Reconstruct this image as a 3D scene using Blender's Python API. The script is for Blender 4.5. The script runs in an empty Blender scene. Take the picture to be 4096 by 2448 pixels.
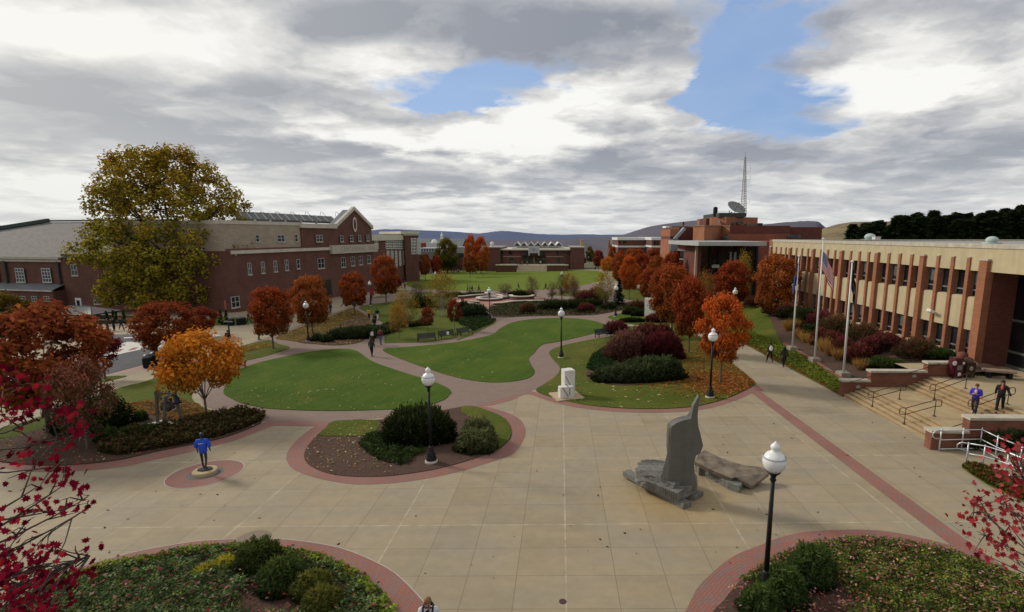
import bpy, bmesh, math, random
from mathutils import Vector, Matrix, noise
from mathutils.geometry import tessellate_polygon
R = random.Random(7)
sc = bpy.context.scene
COL = sc.collection
sin, cos, pi = math.sin, math.cos, math.pi
# ------------------------------------------------------------------ survey of the site
CF, CX, CY, PIT, YAW, CH = 2116.3, 2193.6, 1290.7, 0.1640, -0.0233, 10.0
GA, GB = 0.0225, -0.0211                      # the plaza drains away from the viewpoint: z = -GA*y - GB*x
CAM = Vector((0, 0, CH))
FWD = Vector((sin(YAW) * cos(PIT), cos(YAW) * cos(PIT), -sin(PIT)))
RGT = Vector((cos(YAW), -sin(YAW), 0))
UPV = RGT.cross(FWD)
FR = dict(F=(0, 0, 4096), A=(3100, 1250, 512), B=(0, 950, 1024), C=(0, 1400, 1024), D=(2300, 1550, 1024), E=(1024, 1500, 1024),
          G=(1024, 1836, 1024), I=(0, 1836, 1024), J=(3072, 1836, 1024), K=(2048, 1836, 1024), M=(900, 1100, 1024), N=(900, 700, 1024),
          O=(1700, 750, 1024), Q=(2150, 1100, 1024), R=(3072, 800, 1024), U=(3072, 1300, 1024), S=(3300, 1500, 512), s=(3584, 1650, 512),
          t=(3584, 1350, 512), T=(200, 1150, 512), V=(560, 1200, 512), W=(1400, 1120, 512), X=(1700, 950, 512), Y=(1850, 850, 512),
          Z=(1500, 880, 512), a=(2200, 1000, 512), b=(2650, 1000, 512), c=(2650, 780, 512), d=(900, 1150, 512), e=(960, 800, 600),
          f=(0, 860, 512), g=(2380, 860, 512), h=(3584, 950, 512))
def src(fr, x, y):
    o = FR[fr]; k = o[2] / 2483.0
    return o[0] + x * k, o[1] + y * k
def ray(fr, x, y):
    px, py = src(fr, x, y)
    return FWD + RGT * ((px - CX) / CF) - UPV * ((py - CY) / CF)
def gz(x, y):
    return -GA * min(y, 260) - GB * max(-130, min(90, x))
def P(fr, x, y, h=0.0):                        # point h above the ground
    d = ray(fr, x, y)
    t = -(CH - h) / (d.z + GA * d.y + GB * d.x)
    return CAM + d * t
def PZ(fr, x, y, z): d = ray(fr, x, y); return CAM + d * ((z - CH) / d.z)
def PY(fr, x, y, Y): d = ray(fr, x, y); return CAM + d * (Y / d.y)
def PX(fr, x, y, X): d = ray(fr, x, y); return CAM + d * (X / d.x)
def onground(x, y, h=0.0): return Vector((x, y, gz(x, y) + h))
# ------------------------------------------------------------------ materials
MATS = {}
class NT:
    def __init__(s, name):
        s.m = bpy.data.materials.new(name); s.m.use_nodes = True
        s.t = s.m.node_tree; s.n = s.t.nodes; s.l = s.t.links; s.n.clear()
        s.out = s.n.new('ShaderNodeOutputMaterial')
    def node(s, typ, ins=None, **kw):
        n = s.n.new(typ)
        for k, v in kw.items(): setattr(n, k, v)
        for k, v in (ins or {}).items():
            if isinstance(v, bpy.types.NodeSocket): s.l.new(v, n.inputs[k])
            elif v is not None: n.inputs[k].default_value = v
        return n
    def math(s, op, a, b=None, c=None, clamp=False):
        n = s.n.new('ShaderNodeMath'); n.operation = op; n.use_clamp = clamp
        for i, v in enumerate((a, b, c)):
            if v is None: continue
            if isinstance(v, bpy.types.NodeSocket): s.l.new(v, n.inputs[i])
            else: n.inputs[i].default_value = v
        return n.outputs[0]
    def mix(s, f, a, b, blend='MIX'):
        n = s.n.new('ShaderNodeMix'); n.data_type = 'RGBA'; n.blend_type = blend; n.clamp_factor = True
        for i, v in ((0, f), (6, a), (7, b)):
            if isinstance(v, bpy.types.NodeSocket): s.l.new(v, n.inputs[i])
            else: n.inputs[i].default_value = (tuple(v) + (1,) if isinstance(v, (tuple, list)) and len(v) == 3 else v)
        return n.outputs[2]
    def noise(s, vec, scale, detail=4, rough=0.55):
        return s.node('ShaderNodeTexNoise', {'Vector': vec, 'Scale': scale, 'Detail': detail, 'Roughness': rough})
    def ramp(s, f, stops):
        n = s.n.new('ShaderNodeValToRGB'); s.l.new(f, n.inputs[0])
        cr = n.color_ramp
        while len(cr.elements) < len(stops): cr.elements.new(0.5)
        for e, (p, c) in zip(cr.elements, stops): e.position = p; e.color = tuple(c) + (1,)
        return n.outputs[0]
    def bsdf(s, col, rough=0.8, metal=0.0, bump=None, bstr=0.3, bdist=0.02, spec=0.3, **kw):
        b = s.node('ShaderNodeBsdfPrincipled', {'Base Color': col if isinstance(col, bpy.types.NodeSocket) else tuple(col) + (1,), 'Roughness': rough, 'Metallic': metal})
        b.inputs['Specular IOR Level'].default_value = spec
        for k, v in kw.items(): b.inputs[k].default_value = v
        if bump is not None:
            bn = s.node('ShaderNodeBump', {'Height': bump, 'Strength': bstr, 'Distance': bdist}); s.l.new(bn.outputs[0], b.inputs['Normal'])
        s.l.new(b.outputs[0], s.out.inputs[0]); return b
def gmat(name, fn):
    if name not in MATS:
        t = NT(name); fn(t); MATS[name] = t.m
    return MATS[name]
def plain(name, col, var=0.18, scale=3.0, rough=0.75, metal=0.0, spec=0.3, bstr=0.15, streak=False):
    def fn(t):
        tc = t.node('ShaderNodeTexCoord').outputs['Object']
        n = t.noise(tc, scale, 5)
        if streak:
            mp = t.node('ShaderNodeMapping', {'Vector': tc, 'Scale': (1.6, 1.6, 0.12)}).outputs[0]
            n2 = t.noise(mp, scale * 1.3, 4).outputs[0]
            f = t.math('MULTIPLY', t.math('ADD', n.outputs[0], n2), 0.5)
        else: f = n.outputs[0]
        f = t.math('MULTIPLY_ADD', f, 2.4, -0.7, True)
        c = t.mix(f, tuple(x * (1 - var) for x in col), tuple(min(1, x * (1 + var)) for x in col))
        t.bsdf(c, rough, metal, n.outputs[0], bstr, 0.01, spec)
    return gmat(name, fn)
def brick_mat(name, c1, c2, mortar, scale=4.4, uv=False, rot=False, rough=0.85, var=0.3):
    def fn(t):
        tc = t.node('ShaderNodeTexCoord')
        if uv: v = tc.outputs['UV']
        else:
            sx = t.node('ShaderNodeSeparateXYZ', {0: tc.outputs['Object']})
            nn = t.node('ShaderNodeNewGeometry').outputs['Normal']
            ns = t.node('ShaderNodeSeparateXYZ', {0: nn})
            ax = t.math('ABSOLUTE', ns.outputs[0]); big = t.math('GREATER_THAN', ax, 0.7)
            h = t.math('ADD', t.math('MULTIPLY', sx.outputs[1], big), t.math('MULTIPLY', sx.outputs[0], t.math('SUBTRACT', 1.0, big)))
            v = t.node('ShaderNodeCombineXYZ', {0: h, 1: sx.outputs[2], 2: 0.0}).outputs[0]
        br = t.node('ShaderNodeTexBrick', {'Vector': v, 'Color1': tuple(c1) + (1,), 'Color2': tuple(c2) + (1,), 'Mortar': tuple(mortar) + (1,), 'Scale': scale,
                                           'Mortar Size': 0.012, 'Bias': -0.1, 'Brick Width': 0.9, 'Row Height': 0.3})
        n = t.noise(tc.outputs['Object'], 0.5, 4)
        f = t.math('MULTIPLY_ADD', n.outputs[0], 2.2, -0.6, True)
        c = t.mix(f, br.outputs[0], t.mix(1.0, br.outputs[0], (1 - var, 1 - var, 1 - var, 1), 'MULTIPLY'))
        t.bsdf(c, rough, 0, t.math('SUBTRACT', 1.0, br.outputs['Fac']), 0.4, 0.008)
    return gmat(name, fn)
def leafmat(name, trans=0.3, tint=0.18):
    def fn(t):
        a = t.node('ShaderNodeAttribute', attribute_name='col')
        oi = t.node('ShaderNodeObjectInfo').outputs['Random']
        hs = t.node('ShaderNodeHueSaturation', {'Hue': t.math('MULTIPLY_ADD', oi, 0.022, 0.489), 'Saturation': 1.0, 'Value': t.math('MULTIPLY_ADD', oi, tint, 1 - tint / 2), 'Color': a.outputs['Color']})
        d = t.node('ShaderNodeBsdfDiffuse', {'Color': hs.outputs[0], 'Roughness': 0.6})
        tr = t.node('ShaderNodeBsdfTranslucent', {'Color': hs.outputs[0]})
        mx = t.node('ShaderNodeMixShader', {0: trans, 1: d.outputs[0], 2: tr.outputs[0]})
        t.l.new(mx.outputs[0], t.out.inputs[0])
    return gmat(name, fn)
def glass_dark(name, col=(0.012, 0.014, 0.015), rough=0.12, var=0.5):
    def fn(t):
        tc = t.node('ShaderNodeTexCoord').outputs['Object']
        n = t.noise(tc, 0.8, 3)
        c = t.mix(t.math('MULTIPLY_ADD', n.outputs[0], 3, -1, True), tuple(x * (1 - var) for x in col), tuple(x * (1 + 2.5 * var) for x in col))
        t.bsdf(c, rough, 0, None, spec=0.45)
    return gmat(name, fn)
LEAF = leafmat('foliage')
M = {}
M['concrete'] = plain('aged_concrete', (0.42, 0.36, 0.25), 0.2, 1.2, 0.85, streak=True)
M['tan_panel'] = plain('buff_concrete_panel', (0.46, 0.385, 0.235), 0.17, 1.1, 0.85, streak=True)
M['cap'] = plain('limestone_coping', (0.45, 0.41, 0.33), 0.2, 2.5, 0.8)
M['pale'] = plain('pale_stone', (0.55, 0.5, 0.42), 0.14, 1.0, 0.8)
M['white'] = plain('white_paint', (0.72, 0.72, 0.7), 0.06, 2, 0.5)
M['marble'] = plain('white_marble', (0.66, 0.64, 0.58), 0.14, 2.5, 0.55)
M['black'] = plain('black_metal', (0.01, 0.0105, 0.012), 0.2, 4, 0.5, 0.0, 0.25)
M['bench'] = plain('dark_green_slats', (0.035, 0.042, 0.04), 0.25, 4, 0.6)
M['rail'] = plain('brown_rail_paint', (0.055, 0.035, 0.025), 0.2, 5, 0.5)
M['alu'] = plain('galvanised_rail', (0.6, 0.61, 0.62), 0.1, 5, 0.35, 0.5, 0.5)
M['slate'] = plain('grey_green_stone', (0.165, 0.16, 0.14), 0.35, 3.5, 0.8, bstr=0.8, streak=True)
M['slate2'] = plain('weathered_brown_stone', (0.185, 0.145, 0.105), 0.5, 2.6, 0.7, bstr=0.8)
M['bronze'] = plain('dark_bronze', (0.035, 0.045, 0.04), 0.3, 6, 0.45, 0.4)
M['blue'] = plain('royal_blue_cloth', (0.02, 0.075, 0.52), 0.15, 8, 0.85)
M['mulch'] = None
M['bark'] = plain('grey_brown_bark', (0.13, 0.1, 0.075), 0.35, 7, 0.9, bstr=0.5)
M['barkd'] = plain('dark_bark', (0.06, 0.045, 0.035), 0.3, 7, 0.9, bstr=0.5)
M['barkw'] = plain('pale_birch_bark', (0.45, 0.41, 0.35), 0.3, 7, 0.8)
M['brick'] = brick_mat('red_brick_wall', (0.25, 0.095, 0.058), (0.19, 0.068, 0.042), (0.24, 0.17, 0.13), 2.6)
M['brick_o'] = brick_mat('orange_brick_wall', (0.36, 0.14, 0.07), (0.29, 0.105, 0.05), (0.3, 0.19, 0.12), 2.6, var=0.2)
M['brick_d'] = brick_mat('dark_red_brick_wall', (0.17, 0.052, 0.036), (0.13, 0.04, 0.03), (0.14, 0.085, 0.07), 2.6)
M['brick_l'] = brick_mat('brown_red_brick_wall', (0.18, 0.076, 0.056), (0.14, 0.058, 0.044), (0.16, 0.115, 0.095), 2.6, var=0.35)
M['paver'] = brick_mat('red_brick_pavers', (0.33, 0.13, 0.095), (0.235, 0.16, 0.14), (0.11, 0.07, 0.055), 3.0, uv=True, var=0.2)
M['block_tan'] = brick_mat('split_face_stone_block', (0.44, 0.37, 0.28), (0.36, 0.3, 0.22), (0.3, 0.25, 0.19), 1.0, var=0.15)
M['glass'] = glass_dark('dark_window_glass')
M['glass2'] = glass_dark('greenish_dark_glass', (0.03, 0.038, 0.034), 0.1, 0.8)
M['wframe'] = plain('pale_green_window_frame', (0.42, 0.45, 0.43), 0.08, 2, 0.5)
M['roof'] = plain('grey_shingle_roof', (0.17, 0.16, 0.145), 0.25, 1.4, 0.9, streak=False)
M['slateroof'] = plain('blue_grey_metal_roof', (0.17, 0.18, 0.19), 0.15, 1.5, 0.45)
M['asphalt'] = plain('road_asphalt', (0.07, 0.072, 0.08), 0.2, 1.2, 0.9)
M['rwhite'] = plain('pale_road_concrete', (0.55, 0.53, 0.47), 0.12, 1.5, 0.85)
M['curb'] = plain('concrete_kerb', (0.42, 0.39, 0.33), 0.15, 3, 0.85)
M['greyt'] = plain('grey_fascia_metal', (0.4, 0.4, 0.38), 0.08, 1, 0.5)
M['cream'] = plain('cream_trim', (0.6, 0.56, 0.46), 0.1, 1, 0.7)
M['gold'] = plain('pale_yellow_dome', (0.7, 0.6, 0.28), 0.1, 2, 0.4)
M['maroon'] = plain('maroon_plastic', (0.085, 0.015, 0.022), 0.15, 5, 0.4)
M['red'] = plain('red_banner_cloth', (0.3, 0.02, 0.02), 0.15, 4, 0.8)
M['skin'] = plain('skin', (0.5, 0.28, 0.19), 0.1, 9, 0.6)
M['skind'] = plain('dark_skin', (0.16, 0.085, 0.055), 0.1, 9, 0.6)
def _plaza(t):
    tc = t.node('ShaderNodeTexCoord').outputs['Object']
    s = 1.517
    sx = t.node('ShaderNodeSeparateXYZ', {0: tc})
    u = t.math('DIVIDE', t.math('SUBTRACT', sx.outputs[0], -1.326), s)
    v = t.math('DIVIDE', t.math('SUBTRACT', sx.outputs[1], 13.275), s)
    fu, fv = t.math('FLOOR', u), t.math('FLOOR', v)
    cell = t.node('ShaderNodeCombineXYZ', {0: fu, 1: fv, 2: 0.0}).outputs[0]
    wn = t.node('ShaderNodeTexWhiteNoise', {'Vector': cell}, noise_dimensions='3D')
    du = t.math('ABSOLUTE', t.math('SUBTRACT', u, t.math('ROUND', u)))
    dv = t.math('ABSOLUTE', t.math('SUBTRACT', v, t.math('ROUND', v)))
    ju = t.math('LESS_THAN', du, 0.0085); jv = t.math('LESS_THAN', dv, 0.0085)
    mu = t.math('FLOORED_MODULO', t.math('SUBTRACT', t.math('ROUND', u), 1.0), 4.0); lu = t.math('MULTIPLY', t.math('LESS_THAN', mu, 0.5), t.math('LESS_THAN', du, 0.016))
    mv = t.math('FLOORED_MODULO', t.math('SUBTRACT', t.math('ROUND', v), 3.0), 4.0); lv = t.math('MULTIPLY', t.math('LESS_THAN', mv, 0.5), t.math('LESS_THAN', dv, 0.016))
    joint = t.math('MAXIMUM', ju, jv); light = t.math('MAXIMUM', lu, lv)
    n1 = t.noise(tc, 0.33, 5); n2 = t.noise(tc, 2.2, 6, 0.65); n3 = t.noise(t.node('ShaderNodeMapping', {'Vector': tc, 'Scale': (0.35, 1.6, 1)}).outputs[0], 0.9, 4)
    c = t.mix(wn.outputs[0], (0.29, 0.23, 0.142), (0.37, 0.3, 0.195))
    c = t.mix(t.math('MULTIPLY_ADD', n1.outputs[0], 2.6, -0.85, True), c, (0.31, 0.27, 0.2))
    c = t.mix(t.math('MULTIPLY_ADD', n3.outputs[0], 2.4, -0.95, True), c, (0.375, 0.295, 0.18))
    dx = t.math('SUBTRACT', sx.outputs[0], 4.6); dy = t.math('SUBTRACT', sx.outputs[1], 19.6)
    d2 = t.math('SQRT', t.math('ADD', t.math('MULTIPLY', dx, dx), t.math('MULTIPLY', t.math('MULTIPLY', dy, dy), 1.6)))
    st = t.math('SUBTRACT', 1.25, t.math('MULTIPLY', t.math('ADD', d2, t.math('MULTIPLY', n1.outputs[0], 2.6)), 0.24), None, True)
    c = t.mix(t.math('MULTIPLY', st, 0.75), c, (0.39, 0.265, 0.11))
    c = t.mix(t.math('MULTIPLY_ADD', n2.outputs[0], 2.5, -0.9, True), t.mix(1.0, c, (0.86, 0.86, 0.86, 1), 'MULTIPLY'), c)
    vo = t.node('ShaderNodeTexVoronoi', {'Vector': tc, 'Scale': 1.1})
    c = t.mix(t.math('LESS_THAN', vo.outputs['Distance'], 0.045), c, t.mix(1.0, c, (0.6, 0.55, 0.5, 1), 'MULTIPLY'))
    c = t.mix(t.math('MULTIPLY', joint, 0.55), c, (0.13, 0.1, 0.07))
    c = t.mix(t.math('MULTIPLY', light, t.math('MULTIPLY_ADD', n2.outputs[0], 1.6, -.35, True)), c, (0.55, 0.48, 0.35))
    t.bsdf(c, 0.82, 0, n2.outputs[0], 0.12, 0.01)
M['plaza'] = gmat('plaza_slabs', _plaza)
def _path(t):
    tc = t.node('ShaderNodeTexCoord').outputs['Object']
    n = t.noise(tc, 1.2, 5); n2 = t.noise(tc, 30, 3)
    c = t.mix(t.math('MULTIPLY_ADD', n.outputs[0], 2, -0.5, True), (0.165, 0.112, 0.09), (0.215, 0.15, 0.12))
    c = t.mix(t.math('MULTIPLY_ADD', n2.outputs[0], 3, -1.2, True), c, (0.26, 0.19, 0.155))
    t.bsdf(c, 0.9, 0, n2.outputs[0], 0.3, 0.01)
M['path'] = gmat('mauve_asphalt_path', _path)
def lawn_mat(name, c1, c2, c3, stripe=0.0, ang=0.3):
    def fn(t):
        tc = t.node('ShaderNodeTexCoord').outputs['Object']
        n = t.noise(tc, 0.28, 5); n2 = t.noise(tc, 7, 5, 0.7); n3 = t.noise(tc, 38, 3)
        c = t.mix(t.math('MULTIPLY_ADD', n.outputs[0], 3.0, -1.0, True), c1, c2)
        c = t.mix(t.math('MULTIPLY_ADD', t.noise(tc, 0.55, 4).outputs[0], 4, -2.2, True), c, c3)
        if stripe:
            mp = t.node('ShaderNodeMapping', {'Vector': tc, 'Rotation': (0, 0, ang)}).outputs[0]
            w = t.node('ShaderNodeTexWave', {'Vector': mp, 'Scale': 0.28, 'Distortion': 5.0, 'Detail': 2.0, 'Detail Scale': 0.35})
            c = t.mix(t.math('MULTIPLY', w.outputs['Fac'], stripe), c, tuple(x * 1.45 for x in c2))
        c = t.mix(t.math('MULTIPLY_ADD', n2.outputs[0], 3.2, -1.3, True), c, t.mix(1.0, c, (0.6, 0.62, 0.55, 1), 'MULTIPLY'))
        h = t.math('ADD', n2.outputs[0], n3.outputs[0])
        t.bsdf(c, 0.95, 0, h, 0.9, 0.06, 0.1)
    return gmat(name, fn)
M['lawn'] = lawn_mat('mown_green_lawn', (0.056, 0.108, 0.011), (0.092, 0.142, 0.015), (0.15, 0.155, 0.028), 0.12)
M['lawn2'] = lawn_mat('autumn_lawn', (0.085, 0.115, 0.016), (0.125, 0.145, 0.022), (0.2, 0.15, 0.04))
M['lawn3'] = lawn_mat('leaf_littered_lawn', (0.1, 0.08, 0.02), (0.17, 0.1, 0.028), (0.27, 0.115, 0.035))
M['lawnf'] = lawn_mat('bright_far_lawn', (0.1, 0.15, 0.014), (0.15, 0.19, 0.02), (0.18, 0.19, 0.03), 0.3, 0.2)
def _mulch(t):
    tc = t.node('ShaderNodeTexCoord').outputs['Object']
    n = t.noise(tc, 9, 6, 0.7); n2 = t.noise(tc, 1.1, 4)
    c = t.mix(t.math('MULTIPLY_ADD', n.outputs[0], 3, -1, True), (0.045, 0.028, 0.02), (0.12, 0.075, 0.055))
    c = t.mix(t.math('MULTIPLY_ADD', n2.outputs[0], 3, -1.2, True), c, (0.1, 0.06, 0.045))
    t.bsdf(c, 0.95, 0, n.outputs[0], 1.0, 0.05, 0.1)
M['mulch'] = gmat('bark_mulch', _mulch)
def _land(t):
    tc = t.node('ShaderNodeTexCoord').outputs['Object']
    n = t.noise(tc, 0.012, 8, 0.6); n2 = t.noise(tc, 0.08, 5)
    c = t.mix(t.math('MULTIPLY_ADD', n.outputs[0], 3, -1, True), (0.09, 0.085, 0.04), (0.15, 0.13, 0.07))
    c = t.mix(t.math('MULTIPLY_ADD', n2.outputs[0], 3, -1.1, True), c, (0.06, 0.055, 0.03))
    t.bsdf(c, 0.95)
M['land'] = gmat('valley_ground', _land)
# ------------------------------------------------------------------ mesh builder
class MB:
    def __init__(s): s.v = []; s.f = []; s.mi = []; s.col = None; s.uv = None
    def add(s, vs, fs, mi=0, col=None):
        o = len(s.v); s.v.extend(vs); s.f.extend([tuple(i + o for i in f) for f in fs]); s.mi.extend([mi] * len(fs))
        if col is not None:
            if s.col is None: s.col = []
            s.col.extend([col] * len(fs))
        return s
    def box(s, x0, x1, y0, y1, z0, z1, mi=0):
        v = [(x, y, z) for z in (z0, z1) for y in (y0, y1) for x in (x0, x1)]
        return s.add(v, [(0, 2, 3, 1), (4, 5, 7, 6), (0, 1, 5, 4), (2, 6, 7, 3), (0, 4, 6, 2), (1, 3, 7, 5)], mi)
    def obox(s, c, ax, ay, az, mi=0):
        c, ax, ay, az = map(Vector, (c, ax, ay, az))
        v = [c + ax * i + ay * j + az * k for k in (-1, 1) for j in (-1, 1) for i in (-1, 1)]
        return s.add([tuple(q) for q in v], [(0, 2, 3, 1), (4, 5, 7, 6), (0, 1, 5, 4), (2, 6, 7, 3), (0, 4, 6, 2), (1, 3, 7, 5)], mi)
    def bar(s, a, b, w, h, mi=0, up=(0, 0, 1)):
        a, b = Vector(a), Vector(b); d = (b - a); L = d.length
        if L < 1e-6: return s
        d /= L; u = Vector(up)
        if abs(d.dot(u)) > 0.98: u = Vector((0, 1, 0))
        r = d.cross(u).normalized(); u = r.cross(d)
        return s.obox((a + b) / 2, d * L / 2, r * w / 2, u * h / 2, mi)
    def quad(s, a, b, c, d, mi=0): return s.add([tuple(a), tuple(b), tuple(c), tuple(d)], [(0, 1, 2, 3)], mi)
    def prism(s, pts, z0, z1, mi=0, bottom=True):        # pts: 2D outline; z0/z1 numbers or callables(x,y)
        n = len(pts); g0 = z0 if callable(z0) else (lambda x, y: z0); g1 = z1 if callable(z1) else (lambda x, y: z1)
        if sum(pts[i][0] * pts[(i + 1) % n][1] - pts[(i + 1) % n][0] * pts[i][1] for i in range(n)) < 0: pts = pts[::-1]
        v = [(x, y, g0(x, y)) for x, y in pts] + [(x, y, g1(x, y)) for x, y in pts]
        tri = tessellate_polygon([[Vector((x, y, 0)) for x, y in pts]])
        f = []
        for a, b, c in tri:
            ar = (pts[b][0] - pts[a][0]) * (pts[c][1] - pts[a][1]) - (pts[c][0] - pts[a][0]) * (pts[b][1] - pts[a][1])
            if ar < 0: b, c = c, b
            f.append((a + n, b + n, c + n))
            if bottom: f.append((a, c, b))
        f += [(i, (i + 1) % n, (i + 1) % n + n, i + n) for i in range(n)]
        return s.add(v, f, mi)
    def tube(s, pts, rad, n=8, mi=0, cap=True, col=None):
        pts = [Vector(p) for p in pts]; m = len(pts)
        if not hasattr(rad, '__len__'): rad = [rad] * m
        vs = []; fs = []; pr = None
        for i, p in enumerate(pts):
            d = (pts[min(i + 1, m - 1)] - pts[max(i - 1, 0)]).normalized()
            if pr is None: r = d.orthogonal().normalized()
            else:
                r = pr - d * pr.dot(d); r = r.normalized() if r.length > 1e-5 else d.orthogonal().normalized()
            pr = r; u = d.cross(r)
            for k in range(n):
                a = 2 * pi * k / n; vs.append(tuple(p + (r * cos(a) + u * sin(a)) * rad[i]))
        for i in range(m - 1):
            for k in range(n):
                fs.append((i * n + k, i * n + (k + 1) % n, (i + 1) * n + (k + 1) % n, (i + 1) * n + k))
        if cap: fs += [tuple(range(n - 1, -1, -1)), tuple((m - 1) * n + k for k in range(n))]
        return s.add(vs, fs, mi, col)
    def lathe(s, c, prof, n=16, mi=0, sx=1, sy=1, cap=True):
        vs = []; fs = []; m = len(prof)
        for r, z in prof:
            for k in range(n):
                a = 2 * pi * k / n; vs.append((c[0] + r * cos(a) * sx, c[1] + r * sin(a) * sy, c[2] + z))
        for i in range(m - 1):
            for k in range(n): fs.append((i * n + k, i * n + (k + 1) % n, (i + 1) * n + (k + 1) % n, (i + 1) * n + k))
        if cap: fs += [tuple(range(n - 1, -1, -1)), tuple((m - 1) * n + k for k in range(n))]
        return s.add(vs, fs, mi)
    def ball(s, c, r, n=12, m=8, mi=0, sq=(1, 1, 1)):
        prof = [(max(r * sin(pi * i / m), 0.001), -r * cos(pi * i / m)) for i in range(m + 1)]
        vs = []; fs = []
        for q, z in prof:
            for k in range(n):
                a = 2 * pi * k / n; vs.append((c[0] + q * cos(a) * sq[0], c[1] + q * sin(a) * sq[1], c[2] + z * sq[2]))
        for i in range(m):
            for k in range(n): fs.append((i * n + k, i * n + (k + 1) % n, (i + 1) * n + (k + 1) % n, (i + 1) * n + k))
        return s.add(vs, fs, mi)
    def mesh(s, name, mats, smooth=False):
        me = bpy.data.meshes.new(name); me.from_pydata([tuple(v) for v in s.v], [], s.f)
        for m in (mats if isinstance(mats, (list, tuple)) else [mats]): me.materials.append(m)
        me.polygons.foreach_set('material_index', s.mi)
        if smooth: me.polygons.foreach_set('use_smooth', [True] * len(s.f))
        if s.col:
            at = me.attributes.new('col', 'FLOAT_COLOR', 'FACE')
            flat = []
            for c in s.col: flat.extend((c[0], c[1], c[2], 1.0))
            at.data.foreach_set('color', flat)
        if s.uv:
            ul = me.uv_layers.new(name='UVMap'); ul.data.foreach_set('uv', [c for q in s.uv for c in q])
        me.update(); return me
    def build(s, name, mats, parent=None, smooth=False, loc=None, **tags):
        return mk(name, s.mesh(name, mats, smooth), parent, loc, **tags)
def mk(name, me, parent=None, loc=None, **tags):
    o = bpy.data.objects.new(name, me); COL.objects.link(o)
    if parent: o.parent = parent
    if loc is not None: o.location = loc
    for k, v in tags.items(): o[k] = v
    return o
def thing(name, label, category, loc=(0, 0, 0), rz=0.0, group=None):
    o = bpy.data.objects.new(name, None); COL.objects.link(o); o.location = loc; o.rotation_euler = (0, 0, rz)
    o.empty_display_size = 0.2
    o['label'] = label; o['category'] = category
    if group: o['group'] = group
    return o
def struct(o): o['kind'] = 'structure'; return o
def dup(root, label, loc=None, rz=None, sc_=None, group=None):
    r = root.copy(); COL.objects.link(r); r['label'] = label
    if loc is not None: r.location = loc
    if rz is not None: r.rotation_euler = (0, 0, rz)
    if sc_ is not None: r.scale = sc_
    if group: r['group'] = group
    for ch in list(root.children):
        c = ch.copy(); COL.objects.link(c); c.parent = r
        for g in list(ch.children):
            d = g.copy(); COL.objects.link(d); d.parent = c
    return r
def catmull(pts, closed=True, step=4):
    n = len(pts); out = []
    rng = range(n) if closed else range(n - 1)
    for i in rng:
        if closed: p0, p1, p2, p3 = pts[(i - 1) % n], pts[i], pts[(i + 1) % n], pts[(i + 2) % n]
        else: p0, p1, p2, p3 = pts[max(i - 1, 0)], pts[i], pts[i + 1], pts[min(i + 2, n - 1)]
        for k in range(step):
            t = k / step
            out.append(tuple(0.5 * ((2 * b) + (-a + c) * t + (2 * a - 5 * b + 4 * c - d) * t * t + (-a + 3 * b - 3 * c + d) * t ** 3) for a, b, c, d in zip(p0, p1, p2, p3)))
    if not closed: out.append(tuple(pts[-1]))
    return out
def G2(spec):                                   # [('Q',x,y),...] -> ground xy list
    return [tuple(P(*q)[:2]) for q in spec]
def frm(fr, pts): return [(fr, x, y) for x, y in pts]
def sheet(name, pts, h, m, smooth=4, skirt=0.12, kind='structure', **tags):
    pts = catmull(pts, True, smooth) if smooth else pts
    b = MB(); b.prism([(x, y) for x, y in pts], lambda x, y: gz(x, y) + h - skirt, lambda x, y: gz(x, y) + h, bottom=False)
    o = b.build(name, m); o['kind'] = kind
    for k, v in tags.items(): o[k] = v
    return o
def offset(pts, d):
    out = []; n = len(pts)
    for i in range(n):
        a = Vector(pts[max(i - 1, 0)]); c = Vector(pts[min(i + 1, n - 1)]); t = (c - a); t.normalize()
        out.append((pts[i][0] - t.y * d, pts[i][1] + t.x * d))
    return out
def strip_bands(name, specs, h, m):
    b = MB(); b.uv = []
    for inner, outer in specs:
        L = 0.0
        for i in range(len(inner) - 1):
            a, c = Vector(inner[i]), Vector(inner[i + 1]); e, g = Vector(outer[i]), Vector(outer[i + 1])
            w = (e - a).length; L2 = L + ((c - a).length + (g - e).length) / 2
            q = [(p[0], p[1], gz(p[0], p[1]) + h) for p in (a, c, g, e)]
            cr = (c - a).cross(e - a) if hasattr((c - a), 'cross') else 1
            uvs = [(L, 0), (L2, 0), (L2, (g - c).length), (L, w)]
            ar = sum(q[k][0] * q[(k + 1) % 4][1] - q[(k + 1) % 4][0] * q[k][1] for k in range(4))
            if ar < 0: q = q[::-1]; uvs = uvs[::-1]
            b.add(q, [(0, 1, 2, 3)]); b.uv.extend(uvs); L = L2
    return struct(b.build(name, m))
def inpoly(x, y, p):
    c = False; n = len(p); j = n - 1
    for i in range(n):
        if (p[i][1] > y) != (p[j][1] > y) and x < (p[j][0] - p[i][0]) * (y - p[i][1]) / (p[j][1] - p[i][1]) + p[i][0]: c = not c
        j = i
    return c
def resample(pts, n):
    pts = [Vector(p) for p in pts]; L = [0]
    for i in range(1, len(pts)): L.append(L[-1] + (pts[i] - pts[i - 1]).length)
    out = []; j = 0
    for k in range(n):
        s_ = L[-1] * k / (n - 1)
        while j < len(L) - 2 and L[j + 1] < s_: j += 1
        t = (s_ - L[j]) / max(L[j + 1] - L[j], 1e-6); out.append(tuple(pts[j].lerp(pts[j + 1], t)))
    return out
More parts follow.
